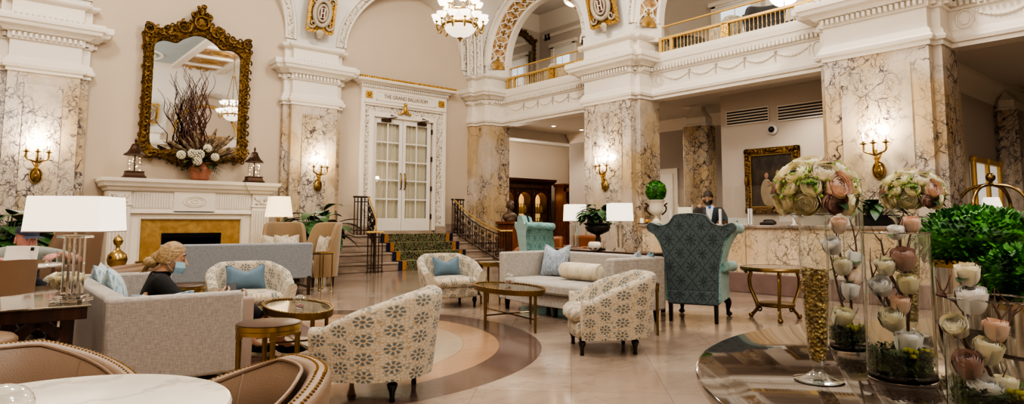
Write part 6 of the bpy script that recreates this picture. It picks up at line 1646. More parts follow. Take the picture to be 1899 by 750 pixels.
t = thing('ceramic_bowl', 'white ceramic bowl with dark leaves at the foot of the black urn', 'bowl', (6.28, 5.84, .72)); MB().lathe([(.04, 0), (.07, .02), (.085, .06), (.08, .10), (.06, .115), (0, .10)], 20, ripple=lambda a, z: 1 + .04 * sin(a * 9)).build('bowl', CREAMPOT, t, smooth=60)
lv = MB()
for k in range(8): a = k * .8; leaf(lv, (.07 * cos(a), .07 * sin(a), .02), (cos(a), sin(a), .5), .10, .025, .3, 4)
lv.build('foliage', BLACKIRON, t, smooth=60)
# ------------------------------------------------------------------ reception
XD = 9.33
d = thing('reception_desk', 'long marble-faced reception desk with dark base', 'reception desk', (XD, 4.0, 0))
MB().bx(.04, .10, -3.6, 3.54, .30, 1.0).bx(.10, .70, 3.48, 3.54, .3, 1.0).build('marble_front', MARBLE_DESK, d, smooth=0)
MB().bx(0, .70, -3.6, 3.54, 0, .31).build('stone_base', DARKSTONE, d, smooth=0, bevel=.012)
MB().bx(-.02, .72, -3.6, 3.58, 1.0, 1.05).build('counter_top', MARBLE_TOP, d, smooth=0, bevel=.012)
pl = MB()
for y in (-3.0, -1.5, 0, 1.5, 2.9): pl.bx(.034, .05, y - .004, y + .004, .31, 1.0)
pl.build('panel_seam', MARBLE_TOP, d, smooth=0)
t = thing('topiary', 'round clipped topiary ball in a cream urn with dark handles on the reception desk', 'potted plant', (9.55, 7.36, 1.05), R(-40))
MB().box((0, 0, .03), (.16, .16, .06)).lathe([(.07, .06), (.05, .085), (.025, .12), (.03, .15), (.10, .19), (.13, .26), (.125, .36), (.15, .42), (.165, .43), (.15, .44), (0, .42)], 24).build('urn', CREAMPOT, t, smooth=50)
for s in (-1, 1): MB().tube(smoothpts([(s * .10, 0, .17), (s * .17, 0, .24), (s * .18, 0, .31), (s * .15, 0, .34), (s * .20, 0, .38)], 4), .014, 7).build('handle', DBRONZE, t, smooth=60)
random.seed(12); f = MB(); f.ball((0, 0, .60), .185, 18, 12)
for k in range(900):
    th = math.acos(1 - 2 * (k + .5) / 900); a = k * 2.39996; dd = Vec((sin(th) * cos(a), sin(th) * sin(a), cos(th))); leaf(f, Vec((0, 0, .60)) + dd * .18, (dd + Vec((rnd(-1, 1), rnd(-1, 1), rnd(-1, 1))) * .8), .03, .010, .1, 2)
f.build('clipped_foliage', BOXLEAF, t, smooth=60)
t = thing('serving_tray', 'dark footed tray at the end of the reception desk', 'tray', (9.52, 7.40, 1.05), R(90)); t.location = (9.44, 7.0, 1.05)
t = None
for o in list(bpy.data.objects):
    if o.name == 'serving_tray': bpy.data.objects.remove(o)
tr = tag(MB().bx(9.38, 9.50, 7.28, 7.66, 1.052, 1.07).build('serving_tray', DWOOD, smooth=0, bevel=.004), 'small dark tray at the left end of the reception desk', 'tray')
tag(MB().cyl((9.44, 7.60, 1.07), .035, .09, 14).build('pillar_candle', CANDLE, smooth=40), 'cream candle on the dark tray beside the topiary', 'candle')
tag(MB().ball((9.44, 7.48, 1.105), .036, 12, 8).build('orange', ORANGE, smooth=60), 'orange on the dark tray beside the topiary', 'orange')
# plexi screens
PXG = 'clear desk screens with white posts'
for k, (y0, y1, l) in enumerate(((6.98, 6.20, 'clear desk screen left of the masked clerk'), (6.00, 5.48, 'clear desk screen in front of the masked clerk'), (5.45, 4.75, 'clear desk screen before the gold framed painting'), (4.2, 3.95, 'clear desk screen behind the nearer bouquet'))):
    t = thing('desk_screen', l, 'clear screen', (9.47, (y0 + y1) / 2, 1.05), 0, PXG); w = abs(y0 - y1) / 2
    MB().bx(-.003, .003, -w, w, .02, .62).build('clear_panel', THINGLASS, t, smooth=0)
    for s in (-1, 1): MB().bx(-.015, .015, s * w - .02, s * w + .02, .0, .26).bx(-.06, .06, s * w - .025, s * w + .025, 0, .012).build('post', WHITEPL, t, smooth=0)
t = thing('card_holder', 'cream card in an acrylic stand at the left part of the desk', 'card stand', (9.52, 6.72, 1.05), R(-90)); MB().box((0, 0, .17), (.28, .01, .26)).build('card', CANDLE, t, smooth=0); MB().bx(-.14, .14, -.05, .05, 0, .012).bx(-.148, -.14, -.012, .012, .0, .34).bx(.14, .148, -.012, .012, 0, .34).build('stand', WHITEPL, t, smooth=0)
t = thing('storage_box', 'low white drawer box on the reception desk', 'box', (9.58, 5.70, 1.05), R(-90)); MB().box((0, 0, .055), (.34, .2, .11)).build('case', WHITEPL, t, smooth=0, bevel=.004); MB().ball((0, -.105, .055), .01, 8, 6).build('knob', BLACKPL, t, smooth=60)
tag(MB().bx(9.5, 9.66, 5.92, 6.08, 1.05, 1.12).build('wooden_tray', REDWOOD, smooth=0, bevel=.006), 'small brown wooden box beside the white drawer box', 'box')
t = thing('desk_telephone', 'black telephone on the reception desk under the painting', 'telephone', (9.60, 5.24, 1.05), R(-90)); MB().box((0, 0, .025), (.2, .16, .045), tilt=Matrix.Rotation(R(8), 3, 'X')).build('body', BLACKPL, t, smooth=0, bevel=.008); MB().tube([(-.09, .03, .06), (-.06, .03, .075), (.06, .03, .075), (.09, .03, .06)], .014, 8).build('handset', BLACKPL, t, smooth=60)
t = leafy('leafy green plant in a black box planter on the reception desk behind the cylinders', (9.56, 3.62, 1.05), (.14, .12), 60, .36, .42, 15, .62, None, .17, BLACKPL, 'box_planter')
for o in list(t.children):
    if o.name.startswith('pot'): bpy.data.objects.remove(o)
MB().bx(-.14, .14, -.24, .24, 0, .15).build('box_pot', BLACKPL, t, smooth=0, bevel=.008)
# reception wall
t = thing('framed_painting', 'old oil painting of two pale-dressed figures in a carved gilt frame', 'painting', (12.19, 6.52, 1.92), R(-90))
fw_, fh = .58, .66
fr = MB()
for s0, s1, z0, z1 in ((-fw_, -fw_ + .14, -fh, fh), (fw_ - .14, fw_, -fh, fh), (-fw_, fw_, fh - .14, fh), (-fw_, fw_, -fh, -fh + .14)): fr.bx(s0, s1, -.07, 0, z0, z1)
fr.build('gilt_frame', GOLDFRAME, t, smooth=0, bevel=.02)
fr = MB()
for s in (-1, 1):
    for z in (-1, 1):
        for q in range(3): fr.ball((s * (fw_ - .06 - .06 * q), -.08, z * (fh - .06)), .06 - .01 * q, 8, 6, sc=(1, .6, 1)); fr.ball((s * (fw_ - .06), -.08, z * (fh - .06 - .07 * q)), .06 - .01 * q, 8, 6, sc=(1, .6, 1))
    fr.ball((s * (fw_ - .05), -.08, 0), .06, 8, 6, sc=(.8, .6, 2.0))
for z in (-1, 1): fr.ball((0, -.08, z * (fh - .05)), .06, 8, 6, sc=(2.4, .6, .8))
fr.build('carved_border', GOLDFRAME, t, smooth=60)
ib = MB()
for s0, s1, z0, z1 in ((-.45, -.43, -.53, .53), (.43, .45, -.53, .53), (-.45, .45, .51, .53), (-.45, .45, -.53, -.51)): ib.bx(s0, s1, -.06, -.03, z0, z1)
ib.build('inner_slip', BRASS, t, smooth=0)
cv = MB().bx(-.45, .45, -.03, -.02, -.53, .53).build('canvas', CANVAS, t, smooth=0)
for (x, z, s) in ((-.12, 0, 1), (.12, .04, -1)):
    MB().ball((x, -.031, -.22 + z), 1, 16, 10, sc=(.13, .004, .26)).ball((x + s * .06, -.031, -.36), 1, 12, 8, sc=(.16, .004, .16)).build('painted_gown', PAINTPALE, cv, smooth=60)
    MB().ball((x, -.033, .10 + z), 1, 12, 8, sc=(.045, .004, .06)).tube([(x + s * .05, -.034, .0 + z), (x + s * .13, -.034, -.08), (x + s * .02, -.034, -.12)], [.022, .02, .014], 6, flat=.2).build('painted_skin', PAINTSKIN, cv, smooth=60)
    MB().ball((x, -.030, .14 + z), 1, 12, 8, sc=(.065, .003, .055)).build('painted_hair', PAINTBROWN, cv, smooth=60)
for (y, z, l) in ((7.04, 3.27, 'louvred air vent nearer the recess on the reception wall'), (5.90, 3.24, 'louvred air vent nearer the big marble pillar on the reception wall')):
    t = thing('air_vent', l, 'vent', (12.195, y, z), R(-90), 'louvred vents'); MB().bx(-.47, .47, -.004, 0, -.145, .145).build('dark_opening', BLACKPL, t, smooth=0)
    s = MB()
    for k in range(6): s.bx(-.47, .47, -.02, -.003, -.145 + k * .058 - .012, -.145 + k * .058 + .012)
    s.bx(-.48, -.465, -.02, 0, -.155, .155).bx(.465, .48, -.02, 0, -.155, .155); s.build('louvre', WHITE, t, smooth=0)
t = thing('security_camera', 'dome security camera under the two wall vents', 'camera', (12.19, 6.48, 2.93), R(-90)); MB().lathe([(.10, 0), (.10, .04), (.07, .07)], 20, ax=Matrix.Rotation(R(90), 3, 'X')).build('housing', WHITEPL, t, smooth=40); MB().ball((0, -.07, 0), .062, 16, 10).build('dome', BLACKPL, t, smooth=60)
# right-hand alcove
t = thing('gold_framed_panes', 'wide gold frame with upright bars and pale glowing panes on the far right wall', 'gold framed panes', (14.9, 3.59, 1.78)); MB().bx(-1.15, 1.2, -.02, -.01, -.46, .42).build('glowing_pane', PANEGLOW, t, smooth=0)  # panes glow with no lamp behind, in place of reflected brightness
fr = MB().bx(-1.2, 1.25, -.08, 0, .40, .50).bx(-1.2, 1.25, -.08, 0, -.52, -.44); fr.build('frame_rail', BRASSRAIL, t, smooth=0, bevel=.015)
for x in (-1.17, -.35, .45, 1.2): MB().tube([(x, -.05, -.46), (x, -.05, .42)], .045, 10).ball((x, -.06, .46), .06, 8, 6).build('frame_column', BRASSRAIL, t, smooth=60)
t = thing('luggage_cart', 'brass birdcage luggage cart behind the boxwood, by the gold framed panes', 'luggage cart', (10.9, 2.62, 0), R(35))
MB().bx(-.32, .32, -.45, .45, .18, .24).build('deck', REDWOOD, t, smooth=0, bevel=.02)
for a in (45, 135, 225, 315):
    a = R(a); x, y = .36 * cos(a), .46 * sin(a)
    MB().tube(smoothpts([(x, y, .24), (x, y, 1.2), (x * .95, y * .95, 1.42), (x * .6, y * .6, 1.58), (0, 0, 1.63)], 6), .024, 8).build('bow_rail', BRASS, t, smooth=60)
    MB().lathe([(.08, -.02), (.08, .02)], 16, (x, y, .09), ax=Matrix.Rotation(R(90), 3, 'X')).build('wheel', BLACKPL, t, smooth=40)
MB().lathe([(.03, 1.60), (.05, 1.63), (.02, 1.66), (.055, 1.70), (.06, 1.74), (.03, 1.785), (0, 1.79)], 16).build('finial', AGEBRASS, t, smooth=60)
t = thing('table_lamp', 'small lit table lamp seen through the luggage cart', 'lamp', (12.05, 2.55, .75)); t.location = (13.15, 3.17, 1.0); MB().lathe([(.07, 0), (.07, .02), (.02, .05), (.035, .12), (.015, .22), (.01, .3)], 14).build('lamp_base', BRASS, t, smooth=60); MB().lathe([(.17, .3), (.11, .52)], 20, caps=False).build('lamp_shade', SHADE, t, smooth=60)
tag(MB().bx(12.8, 13.5, 2.95, 3.4, .92, 1.0).bx(12.82, 12.88, 2.97, 3.03, 0, .92).bx(13.42, 13.48, 2.97, 3.03, 0, .92).bx(12.82, 12.88, 3.32, 3.38, 0, .92).bx(13.42, 13.48, 3.32, 3.38, 0, .92).build('wall_console', DWOOD, smooth=0, bevel=.005), 'narrow dark console under the gold framed panes', 'console table')
# ------------------------------------------------------------------ bar niche
t = thing('bar_cabinet', 'dark carved bar cabinet with three lit arches of bottles', 'cabinet', (14.25, 16.80, 0))
MB().bx(-1.15, 1.15, -.55, 0, 0, .85).build('base_cupboard', DWOOD, t, smooth=0, bevel=.01)
MB().bx(-1.2, 1.2, -.6, 0, .85, .90).build('counter', DWOOD, t, smooth=0, bevel=.01)
MB().sweep([(-1.16, 0), (-1.16, -.42), (1.16, -.42), (1.16, 0)], [(0, 2.18), (.02, 2.2), (.02, 2.32), (.06, 2.36), (.14, 2.44), (.16, 2.52), (-.3, 2.53)]).build('cornice', DWOOD, t, smooth=25)
MB().bx(-1.15, 1.15, -.04, 0, .9, 2.2).bx(-1.15, -1.08, -.4, 0, .9, 2.2).bx(1.08, 1.15, -.4, 0, .9, 2.2).build('back_panel', REDWOOD, t, smooth=0)
for k, cx_ in enumerate((-.74, 0, .74)):
    a = MB(); r = .27; hw = .37; N = 16; zs = 1.80
    cur = [(-r, .9), (-r, zs)] + [(-r * cos(pi * q / N), zs + r * sin(pi * q / N)) for q in range(1, N)] + [(r, zs), (r, .9)]
    for (a0, z0), (a1, z1) in zip(cur, cur[1:]):
        if abs(a0 - a1) > 1e-6: a._add([(cx_ + a0, -.40, z0), (cx_ + a1, -.40, z1), (cx_ + a1, -.40, 2.2), (cx_ + a0, -.40, 2.2)], [(0, 1, 2, 3)])
        a._add([(cx_ + a0, -.40, z0), (cx_ + a1, -.40, z1), (cx_ + a1, -.05, z1), (cx_ + a0, -.05, z0)], [(0, 1, 2, 3)])
    a.bx(cx_ - hw, cx_ - r, -.40, -.38, .9, 2.2).bx(cx_ + r, cx_ + hw, -.40, -.38, .9, 2.2)
    ao = a.build('arch', REDWOOD if 0 else DWOOD, t, smooth=0); ao['label'] = 'arched opening of the bar cabinet'
    MB().bx(cx_ - .26, cx_ + .26, -.05, -.045, .92, 2.06).build('lit_back', BOTTLELIGHT, ao, smooth=0)
    MB().bx(cx_ - .26, cx_ + .26, -.35, -.05, 1.36, 1.38).build('shelf', DWOOD, ao, smooth=0)
for cx_ in (-1.11, -.37, .37, 1.11): MB().lathe([(.05, .9), (.05, .95), (.035, .98), (.04, 1.3), (.033, 1.74), (.05, 1.78), (.05, 1.82)], 12, (cx_, -.43, 0)).box((cx_, -.43, 2.0), (.1, .06, .36)).ball((cx_, -.46, 1.98), .05, 8, 6, sc=(.8, .6, 1.6)).build('column', DWOOD, t, smooth=40)
b0 = None; kk = 0
for cx_ in (-.74, 0, .74):
    for z in (.90, 1.38):
        for q in range(5):
            loc = (14.25 + cx_ - .2 + q * .1, 16.80 - .2, z)
            if b0 is None:
                b0 = thing('liquor_bottle', 'bottle on the lit shelves of the bar cabinet', 'bottle', loc, 0, 'bottles in the bar cabinet')
                MB().lathe([(.034, 0), (.036, .01), (.036, .17), (.03, .2), (.013, .23), (.013, .29)], 10).build('bottle_body', FLASK, b0, smooth=50); MB().cyl((0, 0, .285), .016, .03, 8).build('stopper', BLACKPL, b0, smooth=40)
            else: dup(b0, loc, 0)
t = thing('display_cabinet', 'cherry wood glass-front cabinet beside the bar cabinet', 'cabinet', (16.20, 16.25, 0))
MB().bx(-.72, .72, -.5, 0, 0, 1.1).build('base_cupboard', REDWOOD, t, smooth=0, bevel=.01)
MB().bx(-.72, .72, -.04, 0, 1.1, 2.25).bx(-.72, -.64, -.5, 0, 1.1, 2.25).bx(.64, .72, -.5, 0, 1.1, 2.25).bx(-.03, .03, -.5, -.44, 1.1, 2.25).bx(-.72, .72, -.5, -.44, 2.1, 2.25).bx(-.64, .64, -.44, -.04, 1.55, 1.57).build('glazed_case', REDWOOD, t, smooth=0, bevel=.008)
MB().sweep([(-.73, 0), (-.73, -.51), (.73, -.51), (.73, 0)], [(0, 2.25), (.03, 2.28), (.08, 2.33), (.09, 2.37), (-.2, 2.375)]).build('cornice', REDWOOD, t, smooth=25)
dc = None
for q in range(7):
    loc = (15.64 + q * .16, 15.98, 1.57)
    if dc is None:
        dc = thing('crystal_decanter', 'crystal decanter on the shelf of the glass-front cabinet', 'decanter', loc, 0, 'decanters in the glass-front cabinet')
        MB().lathe([(.05, 0), (.055, .02), (.055, .12), (.02, .17), (.016, .22), (.025, .23)], 10).build('decanter_body', SILVER, dc, smooth=40); MB().ball((0, 0, .26), .028, 8, 6).build('stopper', SILVER, dc, smooth=60)
    else: dup(dc, loc, 0)
t = thing('host_stand', 'cherry wood host stand beside the corner pillar', 'stand', (11.0, 12.98, 0)); MB().bx(-.40, .42, -.30, .28, .08, 1.02).build('body', REDWOOD, t, smooth=0, bevel=.012); MB().bx(-.46, .48, -.36, .32, 1.02, 1.09).build('top', REDWOOD, t, smooth=0, bevel=.015); MB().bx(-.44, .46, -.34, .30, 0, .1).build('plinth', REDWOOD, t, smooth=0, bevel=.01); MB().box((.15, -.315, .86), (.26, .015, .2)).build('notice_card', CARD, t, smooth=0)
for (x, y) in ((11.41, 13.19), (11.46, 11.78), (12.53, 13.19), (13.67, 13.2)):
    t = thing('recessed_downlight', 'small recessed ceiling downlight above the bar entrance', 'ceiling light', (x, y, 3.78), 0, 'recessed downlights'); MB().lathe([(.055, -.006), (.075, -.004), (.075, 0)], 18, caps=False).build('trim_ring', WHITE, t, smooth=40); MB().lathe([(0, -.005), (.055, -.005)], 18).build('lamp_disc', SPOT, t, smooth=0)
# ------------------------------------------------------------------ gallery furniture
def cafe_table(label, loc):
    t = thing('cafe_table', label, 'table', loc, 0, 'dark round tables upstairs'); MB().lathe([(0, .42), (.42, .42), (.43, .44), (.42, .46), (0, .46)], 28).build('table_top', BLACKWOOD, t, smooth=40); MB().lathe([(.22, 0), (.22, .02), (.04, .06), (.04, .42)], 16).build('pedestal', BLACKIRON, t, smooth=40); return t
cafe_table('dark round table upstairs behind the second balcony', (11.75, 8.2, 4.57)); cafe_table('dark round table upstairs behind the first balcony', (12.0, 11.35, 4.57))
c0 = barrel_wing('cream tub chair upstairs behind the second balcony, beside the round table', IVORYPIL, .82, .62, (12.1, 7.45, 4.57), R(110), .27, .14, 'chairs upstairs', 'armchair')
dup(c0, (11.9, 12.3, 4.57), R(200), 'cream tub chair upstairs behind the first balcony'); dup(c0, (12.05, 10.45, 4.57), R(150), 'cream tub chair upstairs close to the pillar')
c1 = barrel_wing('navy armchair upstairs behind the middle of the second balcony', NAVY, .95, .65, (11.95, 6.45, 4.57), R(200), .30, .14, 'navy armchairs upstairs', 'armchair')
dup(c1, (11.9, 5.35, 4.57), R(120), 'navy armchair upstairs toward the big pillar'); dup(c1, (13.2, 6.8, 4.57), R(180), 'navy armchair upstairs against the gallery wall')
for o in (c0, c1): pass
t = thing('gallery_mirror', 'carved gilt mirror upstairs behind the first balcony', 'mirror', (13.15, 15.36, 5.95)); MB().bx(-.50, .50, -.02, -.01, -.9, .85).build('mirror_glass', MIRROR, t, smooth=0)
f = MB()
for s in (-1, 1): f.bx(s * .50, s * .58, -.07, 0, -.95, .85)
f.tube([(lerp(-.56, .56, q / 20), -.05, .88 + .22 * sin(pi * q / 20) ** 2) for q in range(21)], .07, 8)
for q in range(17): f.ball((lerp(-.6, .6, q / 16), -.06, .95 + .24 * sin(pi * q / 16) ** 2 + .04 * sin(q * 2)), .06, 7, 5)
for q in range(14): f.ball((.57, -.05, -.9 + q * .13), .05, 6, 5); f.ball((-.57, -.05, -.9 + q * .13), .05, 6, 5)
f.build('mirror_frame', GOLDFRAME, t, smooth=60)
t = thing('ceiling_bowl_light', 'cream bowl ceiling light upstairs in the first arch', 'ceiling light', (12.3, 12.2, 6.96)); MB().lathe([(0, 0), (.10, .02), (.2, .09), (.24, .17)], 24).build('bowl_shade', ALAB, t, smooth=60); MB().tube([(0, 0, .1), (0, 0, .79)], .015, 6).lathe([(.23, .165), (.25, .17), (.25, .19), (.23, .195)], 24, caps=False).ball((0, 0, -.01), .02, 8, 6).build('bronze_fitting', AGEBRASS, t, smooth=60)
t = thing('wall_vent', 'small dark wall vent upstairs beside the gallery door', 'vent', (13.99, 15.0, 7.02), R(-90)); MB().bx(-.12, -.02, -.02, 0, -.1, .1).bx(.02, .12, -.02, 0, -.1, .1).build('grille', BLACKPL, t, smooth=0)
# ------------------------------------------------------------------ people
def skin_tree(joints, edges, root, sub=2):
    """skinned body surface: joints name -> (pos, radius); returns verts, faces"""
    names = list(joints); idx = {n: i for i, n in enumerate(names)}
    bm = bmesh.new(); lay = bm.verts.layers.skin.verify(); vs = []
    for n in names:
        v = bm.verts.new(joints[n][0]); r = joints[n][1]; v[lay].radius = (r, r) if not isinstance(r, tuple) else r; v[lay].use_root = (n == root); vs.append(v)
    for a, b in edges: bm.edges.new((vs[idx[a]], vs[idx[b]]))
    me = bpy.data.meshes.new('tmp'); bm.to_mesh(me); bm.free()
    o = bpy.data.objects.new('tmp', me); COL.objects.link(o)
    k = o.modifiers.new('s', 'SKIN'); k.use_smooth_shade = True; k = o.modifiers.new('u', 'SUBSURF'); k.levels = sub; k.render_levels = sub
    dg = bpy.context.evaluated_depsgraph_get(); ev = o.evaluated_get(dg); m = ev.to_mesh()
    V = [tuple(v.co) for v in m.vertices]; F = [tuple(p.vertices) for p in m.polygons]; ev.to_mesh_clear()
    bpy.data.objects.remove(o); bpy.data.meshes.remove(me); return V, F
def frame(fwd, upv=(0, 0, 1)):
    f_ = Vec(fwd).normalized(); l = Vec(upv).cross(f_).normalized(); u_ = f_.cross(l); return Matrix((f_, l, u_)).transposed()
def head(mb, c, fwd, k=1.0, upv=(0, 0, 1), eyes=True):
    """head with brow, nose, lips, ears; c is the head centre; k=1 -> 0.23 m tall"""
    Q = frame(fwd, upv); c = Vec(c)
    def P(x, y, z): return c + Q @ (Vec((x, y, z)) * k)
    nu, nv = 28, 22; vs = []
    for j in range(nv + 1):
        t = pi * j / nv
        for i in range(nu):
            a = 2 * pi * i / nu; x, y, z = sin(t) * cos(a), sin(t) * sin(a), -cos(t)
            X, Y_, Z = .098, .074, .118
            w = 1.0
            if z < 0: w = 1 - .34 * (-z) ** 1.6; 
            px_, py_, pz_ = x * X * (w if x < 0 else (1 - .10 * max(0, -z))), y * Y_ * w, z * Z
            if x > 0:
                px_ *= .90
                px_ += .010 * math.exp(-((z - .28) / .12) ** 2) * max(0, x)                    # brow
                px_ -= .012 * math.exp(-((z - .08) / .12) ** 2) * math.exp(-((abs(y) - .42) / .2) ** 2) * x   # eye sockets
                px_ += .012 * math.exp(-((z + .82) / .16) ** 2) * x                               # chin
            if x < 0 and z < -.2: px_ += .03 * (-z - .2) * (-x)
            vs.append(P(px_, py_, pz_))
    fs = []
    for j in range(nv):
        for i in range(nu):
            q = (i + 1) % nu; fs.append((j * nu + i, j * nu + q, (j + 1) * nu + q, (j + 1) * nu + i))
    mb._add(vs, fs)
    R3 = Q
    mb.tube([P(.088, 0, .018), P(.100, 0, -.012), P(.112, 0, -.032), P(.098, 0, -.042)], [.007 * k, .010 * k, .014 * k, .009 * k], 8)
    for s in (-1, 1):
        mb.ball(P(.098, s * .010, -.038), .008 * k, 6, 5)
        mb.ball(P(-.012, s * .076, -.006), .022 * k, 10, 8, sc=(.75, .35, 1.35), rot=R3); mb.ball(P(-.004, s * .080, -.03), .010 * k, 6, 5)
    mb.ball(P(.086, 0, -.062), .020 * k, 10, 6, sc=(.5, 1.1, .28), rot=R3); mb.ball(P(.085, 0, -.071), .019 * k, 10, 6, sc=(.5, 1.0, .32), rot=R3)
    if eyes:
        m0 = mb.mi; mb.mi = 1
        for s in (-1, 1): mb.ball(P(.0775, s * .031, .012), .0085 * k, 10, 8, sc=(.7, 1.2, .75), rot=R3)
        mb.mi = 2
        for s in (-1, 1): mb.ball(P(.0826, s * .031, .012), .0058 * k, 8, 6, sc=(.6, 1, 1), rot=R3)
        for s in (-1, 1): mb.tube([P(.087, s * .014, .036), P(.090, s * .03, .042), P(.080, s * .05, .036)], .0035 * k, 5)
        mb.mi = m0
    return P, Q
def hand(mb, wrist, d, palm_n, k=1.0, curl=.5, side=1):
    """palm, four unequal fingers bent at the knuckles and a thumb off the palm's side"""
    d = Vec(d).normalized(); n = Vec(palm_n); n = (n - d * n.dot(d)).normalized(); s_ = d.cross(n) * side; w = Vec(wrist)
    Q = Matrix((d, s_, n)).transposed()
    mb.ball(w + d * .045 * k, .045 * k, 12, 8, sc=(1.05, .85, .36), rot=Q)
    mb.tube([w - d * .03 * k, w + d * .015 * k], [.025 * k, .026 * k], 8, flat=.8)
    for i, (o, L) in enumerate(((-.030, .066), (-.010, .078), (.010, .072), (.029, .056))):
        p = w + d * .082 * k + s_ * o * k; pts = [p - d * .02 * k, p]; a = 0
        for q in range(3): a += curl * (.55 + .25 * q); p = p + (d * cos(a) + n * sin(a)) * (L * (.46, .31, .25)[q] * k); pts.append(p)
        mb.tube(pts, [.009 * k, .0095 * k, .0085 * k, .0078 * k, .006 * k], 8); mb.ball(pts[-1], .006 * k, 6, 5)
    p = w + d * .025 * k - s_ * .030 * k; pts = [p]
    for q in range(3): p = p + (d * .8 - s_ * (.75 - .35 * q) + n * (.25 + .3 * curl * q)).normalized() * (.032, .027, .022)[q] * k; pts.append(p)
    mb.tube(pts, [.012 * k, .011 * k, .0095 * k, .007 * k], 8); mb.ball(pts[-1], .007 * k, 6, 5)
EYES = [WHITEPL, BROWNHAIR]
def build_body(root, J, E, rt_, headspec, hands, skin):
    mb = MB(); V, F = skin_tree(J, E, rt_); mb._add(V, F)
    P, Q = head(mb, *headspec)
    for hspec in hands: hand(mb, **hspec)
    mb.build('body', [skin] + EYES, root, smooth=70); return P, Q
def garment(name, root, J, E, rt_, mat, grow=1.0, label=None):
    V, F = skin_tree({k: (p, r * grow if not isinstance(r, tuple) else tuple(q * grow for q in r)) for k, (p, r) in J.items()}, E, rt_)
    return MB()._add(V, F).build(name, mat, root, smooth=70, label=label)
def sub(J, keys): return {k: J[k] for k in keys}
# --- woman on the left sofa
w = thing('person', 'fair-haired woman in black with blue face mask, sitting in the left grey sofa', 'person', (0, 0, 0))
hc = Vec((1.245, 5.60, .805)); f_ = Vec((.93, -.30, -.18))
J = {'pelvis': (Vec((1.17, 5.66, .45)), .115), 'waist': (Vec((1.15, 5.66, .53)), .108), 'chest': (Vec((1.14, 5.65, .605)), (.125, .125)), 'collar': (Vec((1.175, 5.63, .665)), .07), 'neck': (Vec((1.20, 5.62, .70)), .044), 'skull': (Vec((1.225, 5.61, .76)), .05),
     'shl': (Vec((1.20, 5.79, .625)), .056), 'ell': (Vec((1.34, 5.86, .48)), .043), 'wrl': (Vec((1.56, 5.74, .47)), .028),
     'shr': (Vec((1.15, 5.47, .64)), .060), 'elr': (Vec((1.28, 5.36, .49)), .043), 'wrr': (Vec((1.53, 5.40, .50)), .028),
     'hil': (Vec((1.22, 5.76, .43)), .09), 'knl': (Vec((1.68, 5.70, .45)), .062), 'cal': (Vec((1.78, 5.66, .26)), .052), 'anl': (Vec((1.90, 5.60, .075)), .033), 'tol': (Vec((2.04, 5.54, .035)), .026),
     'hir': (Vec((1.22, 5.56, .43)), .09), 'knr': (Vec((1.72, 5.50, .47)), .062), 'car': (Vec((1.90, 5.44, .28)), .052), 'anr': (Vec((2.06, 5.37, .085)), .033), 'tor': (Vec((2.21, 5.31, .035)), .026)}
E_ = [('pelvis', 'waist'), ('waist', 'chest'), ('chest', 'collar'), ('collar', 'neck'), ('neck', 'skull'), ('chest', 'shl'), ('shl', 'ell'), ('ell', 'wrl'), ('chest', 'shr'), ('shr', 'elr'), ('elr', 'wrr'),
      ('pelvis', 'hil'), ('hil', 'knl'), ('knl', 'cal'), ('cal', 'anl'), ('anl', 'tol'), ('pelvis', 'hir'), ('hir', 'knr'), ('knr', 'car'), ('car', 'anr'), ('anr', 'tor')]
P, Q = build_body(w, J, E_, 'pelvis', (hc, f_, 1.0), [dict(wrist=J['wrl'][0], d=(.8, -.5, .2), palm_n=(0, -.3, 1), k=.9, curl=.6), dict(wrist=J['wrr'][0], d=(.9, .1, .3), palm_n=(0, .6, .7), k=.9, curl=.7, side=-1)], SKIN)
tk = ['pelvis', 'waist', 'chest', 'collar', 'shl', 'ell', 'wrl', 'shr', 'elr', 'wrr']
Jg = sub(J, tk); Jg['wrl'] = (J['ell'][0].lerp(J['wrl'][0], .9), .032); Jg['wrr'] = (J['elr'][0].lerp(J['wrr'][0], .9), .032)
garment('black_sweater', w, Jg, [e for e in E_ if e[0] in tk and e[1] in tk], 'pelvis', BLACKCLOTH, 1.14)
tk = ['pelvis', 'hil', 'knl', 'cal', 'hir', 'knr', 'car']; garment('black_trousers', w, sub(J, tk), [e for e in E_ if e[0] in tk and e[1] in tk], 'pelvis', BLACKCLOTH, 1.13)
MB().lathe([(.052, 0), (.066, .015), (.070, .045), (.060, .05)], 16, (1.185, 5.63, .66)).build('collar', BLACKCLOTH, w, smooth=60)
for a, t_ in (('anl', 'tol'), ('anr', 'tor')):
    A, T = J[a][0], J[t_][0]; d_ = (T - A); d_.z = 0; d_.normalize(); Qs = frame(d_)
    MB().ball(A + d_ * .065 - Vec((0, 0, .035)), .05, 14, 8, sc=(2.5, .85, .72), rot=Qs).ball(A + d_ * -.01 - Vec((0, 0, .02)), .04, 10, 8, sc=(1.1, .9, 1.0)).build('black_shoe', BLACKCLOTH, w, smooth=60)
hb = MB()
def hairfn(u, v):
    a = 2 * pi * u; t = lerp(.0, 1.95, v); x, y, z = sin(t) * cos(a), sin(t) * sin(a), cos(t)
    front = max(0, x); lim = 1 - .62 * front * (v > .35)
    tt = t * (1 - .55 * max(0, x) ** .7 * 1) if x > 0 else t
    x, y, z = sin(tt) * cos(a), sin(tt) * sin(a), cos(tt)
    k = 1 + .02 * sin(a * 22)
    return P(x * .110 * k - .004, y * .086 * k, z * .128 * k + .004)
hb.grid(hairfn, 40, 16)
bun = P(-.132, .0, -.05)
hb.ball(bun, .052, 14, 10, sc=(1.15, .9, .85), rip=lambda p: 1 + .08 * sin(p.x * 9 + p.z * 7)); hb.tube([P(-.08, 0, .01), P(-.115, 0, -.015), bun], [.045, .034, .035], 10)
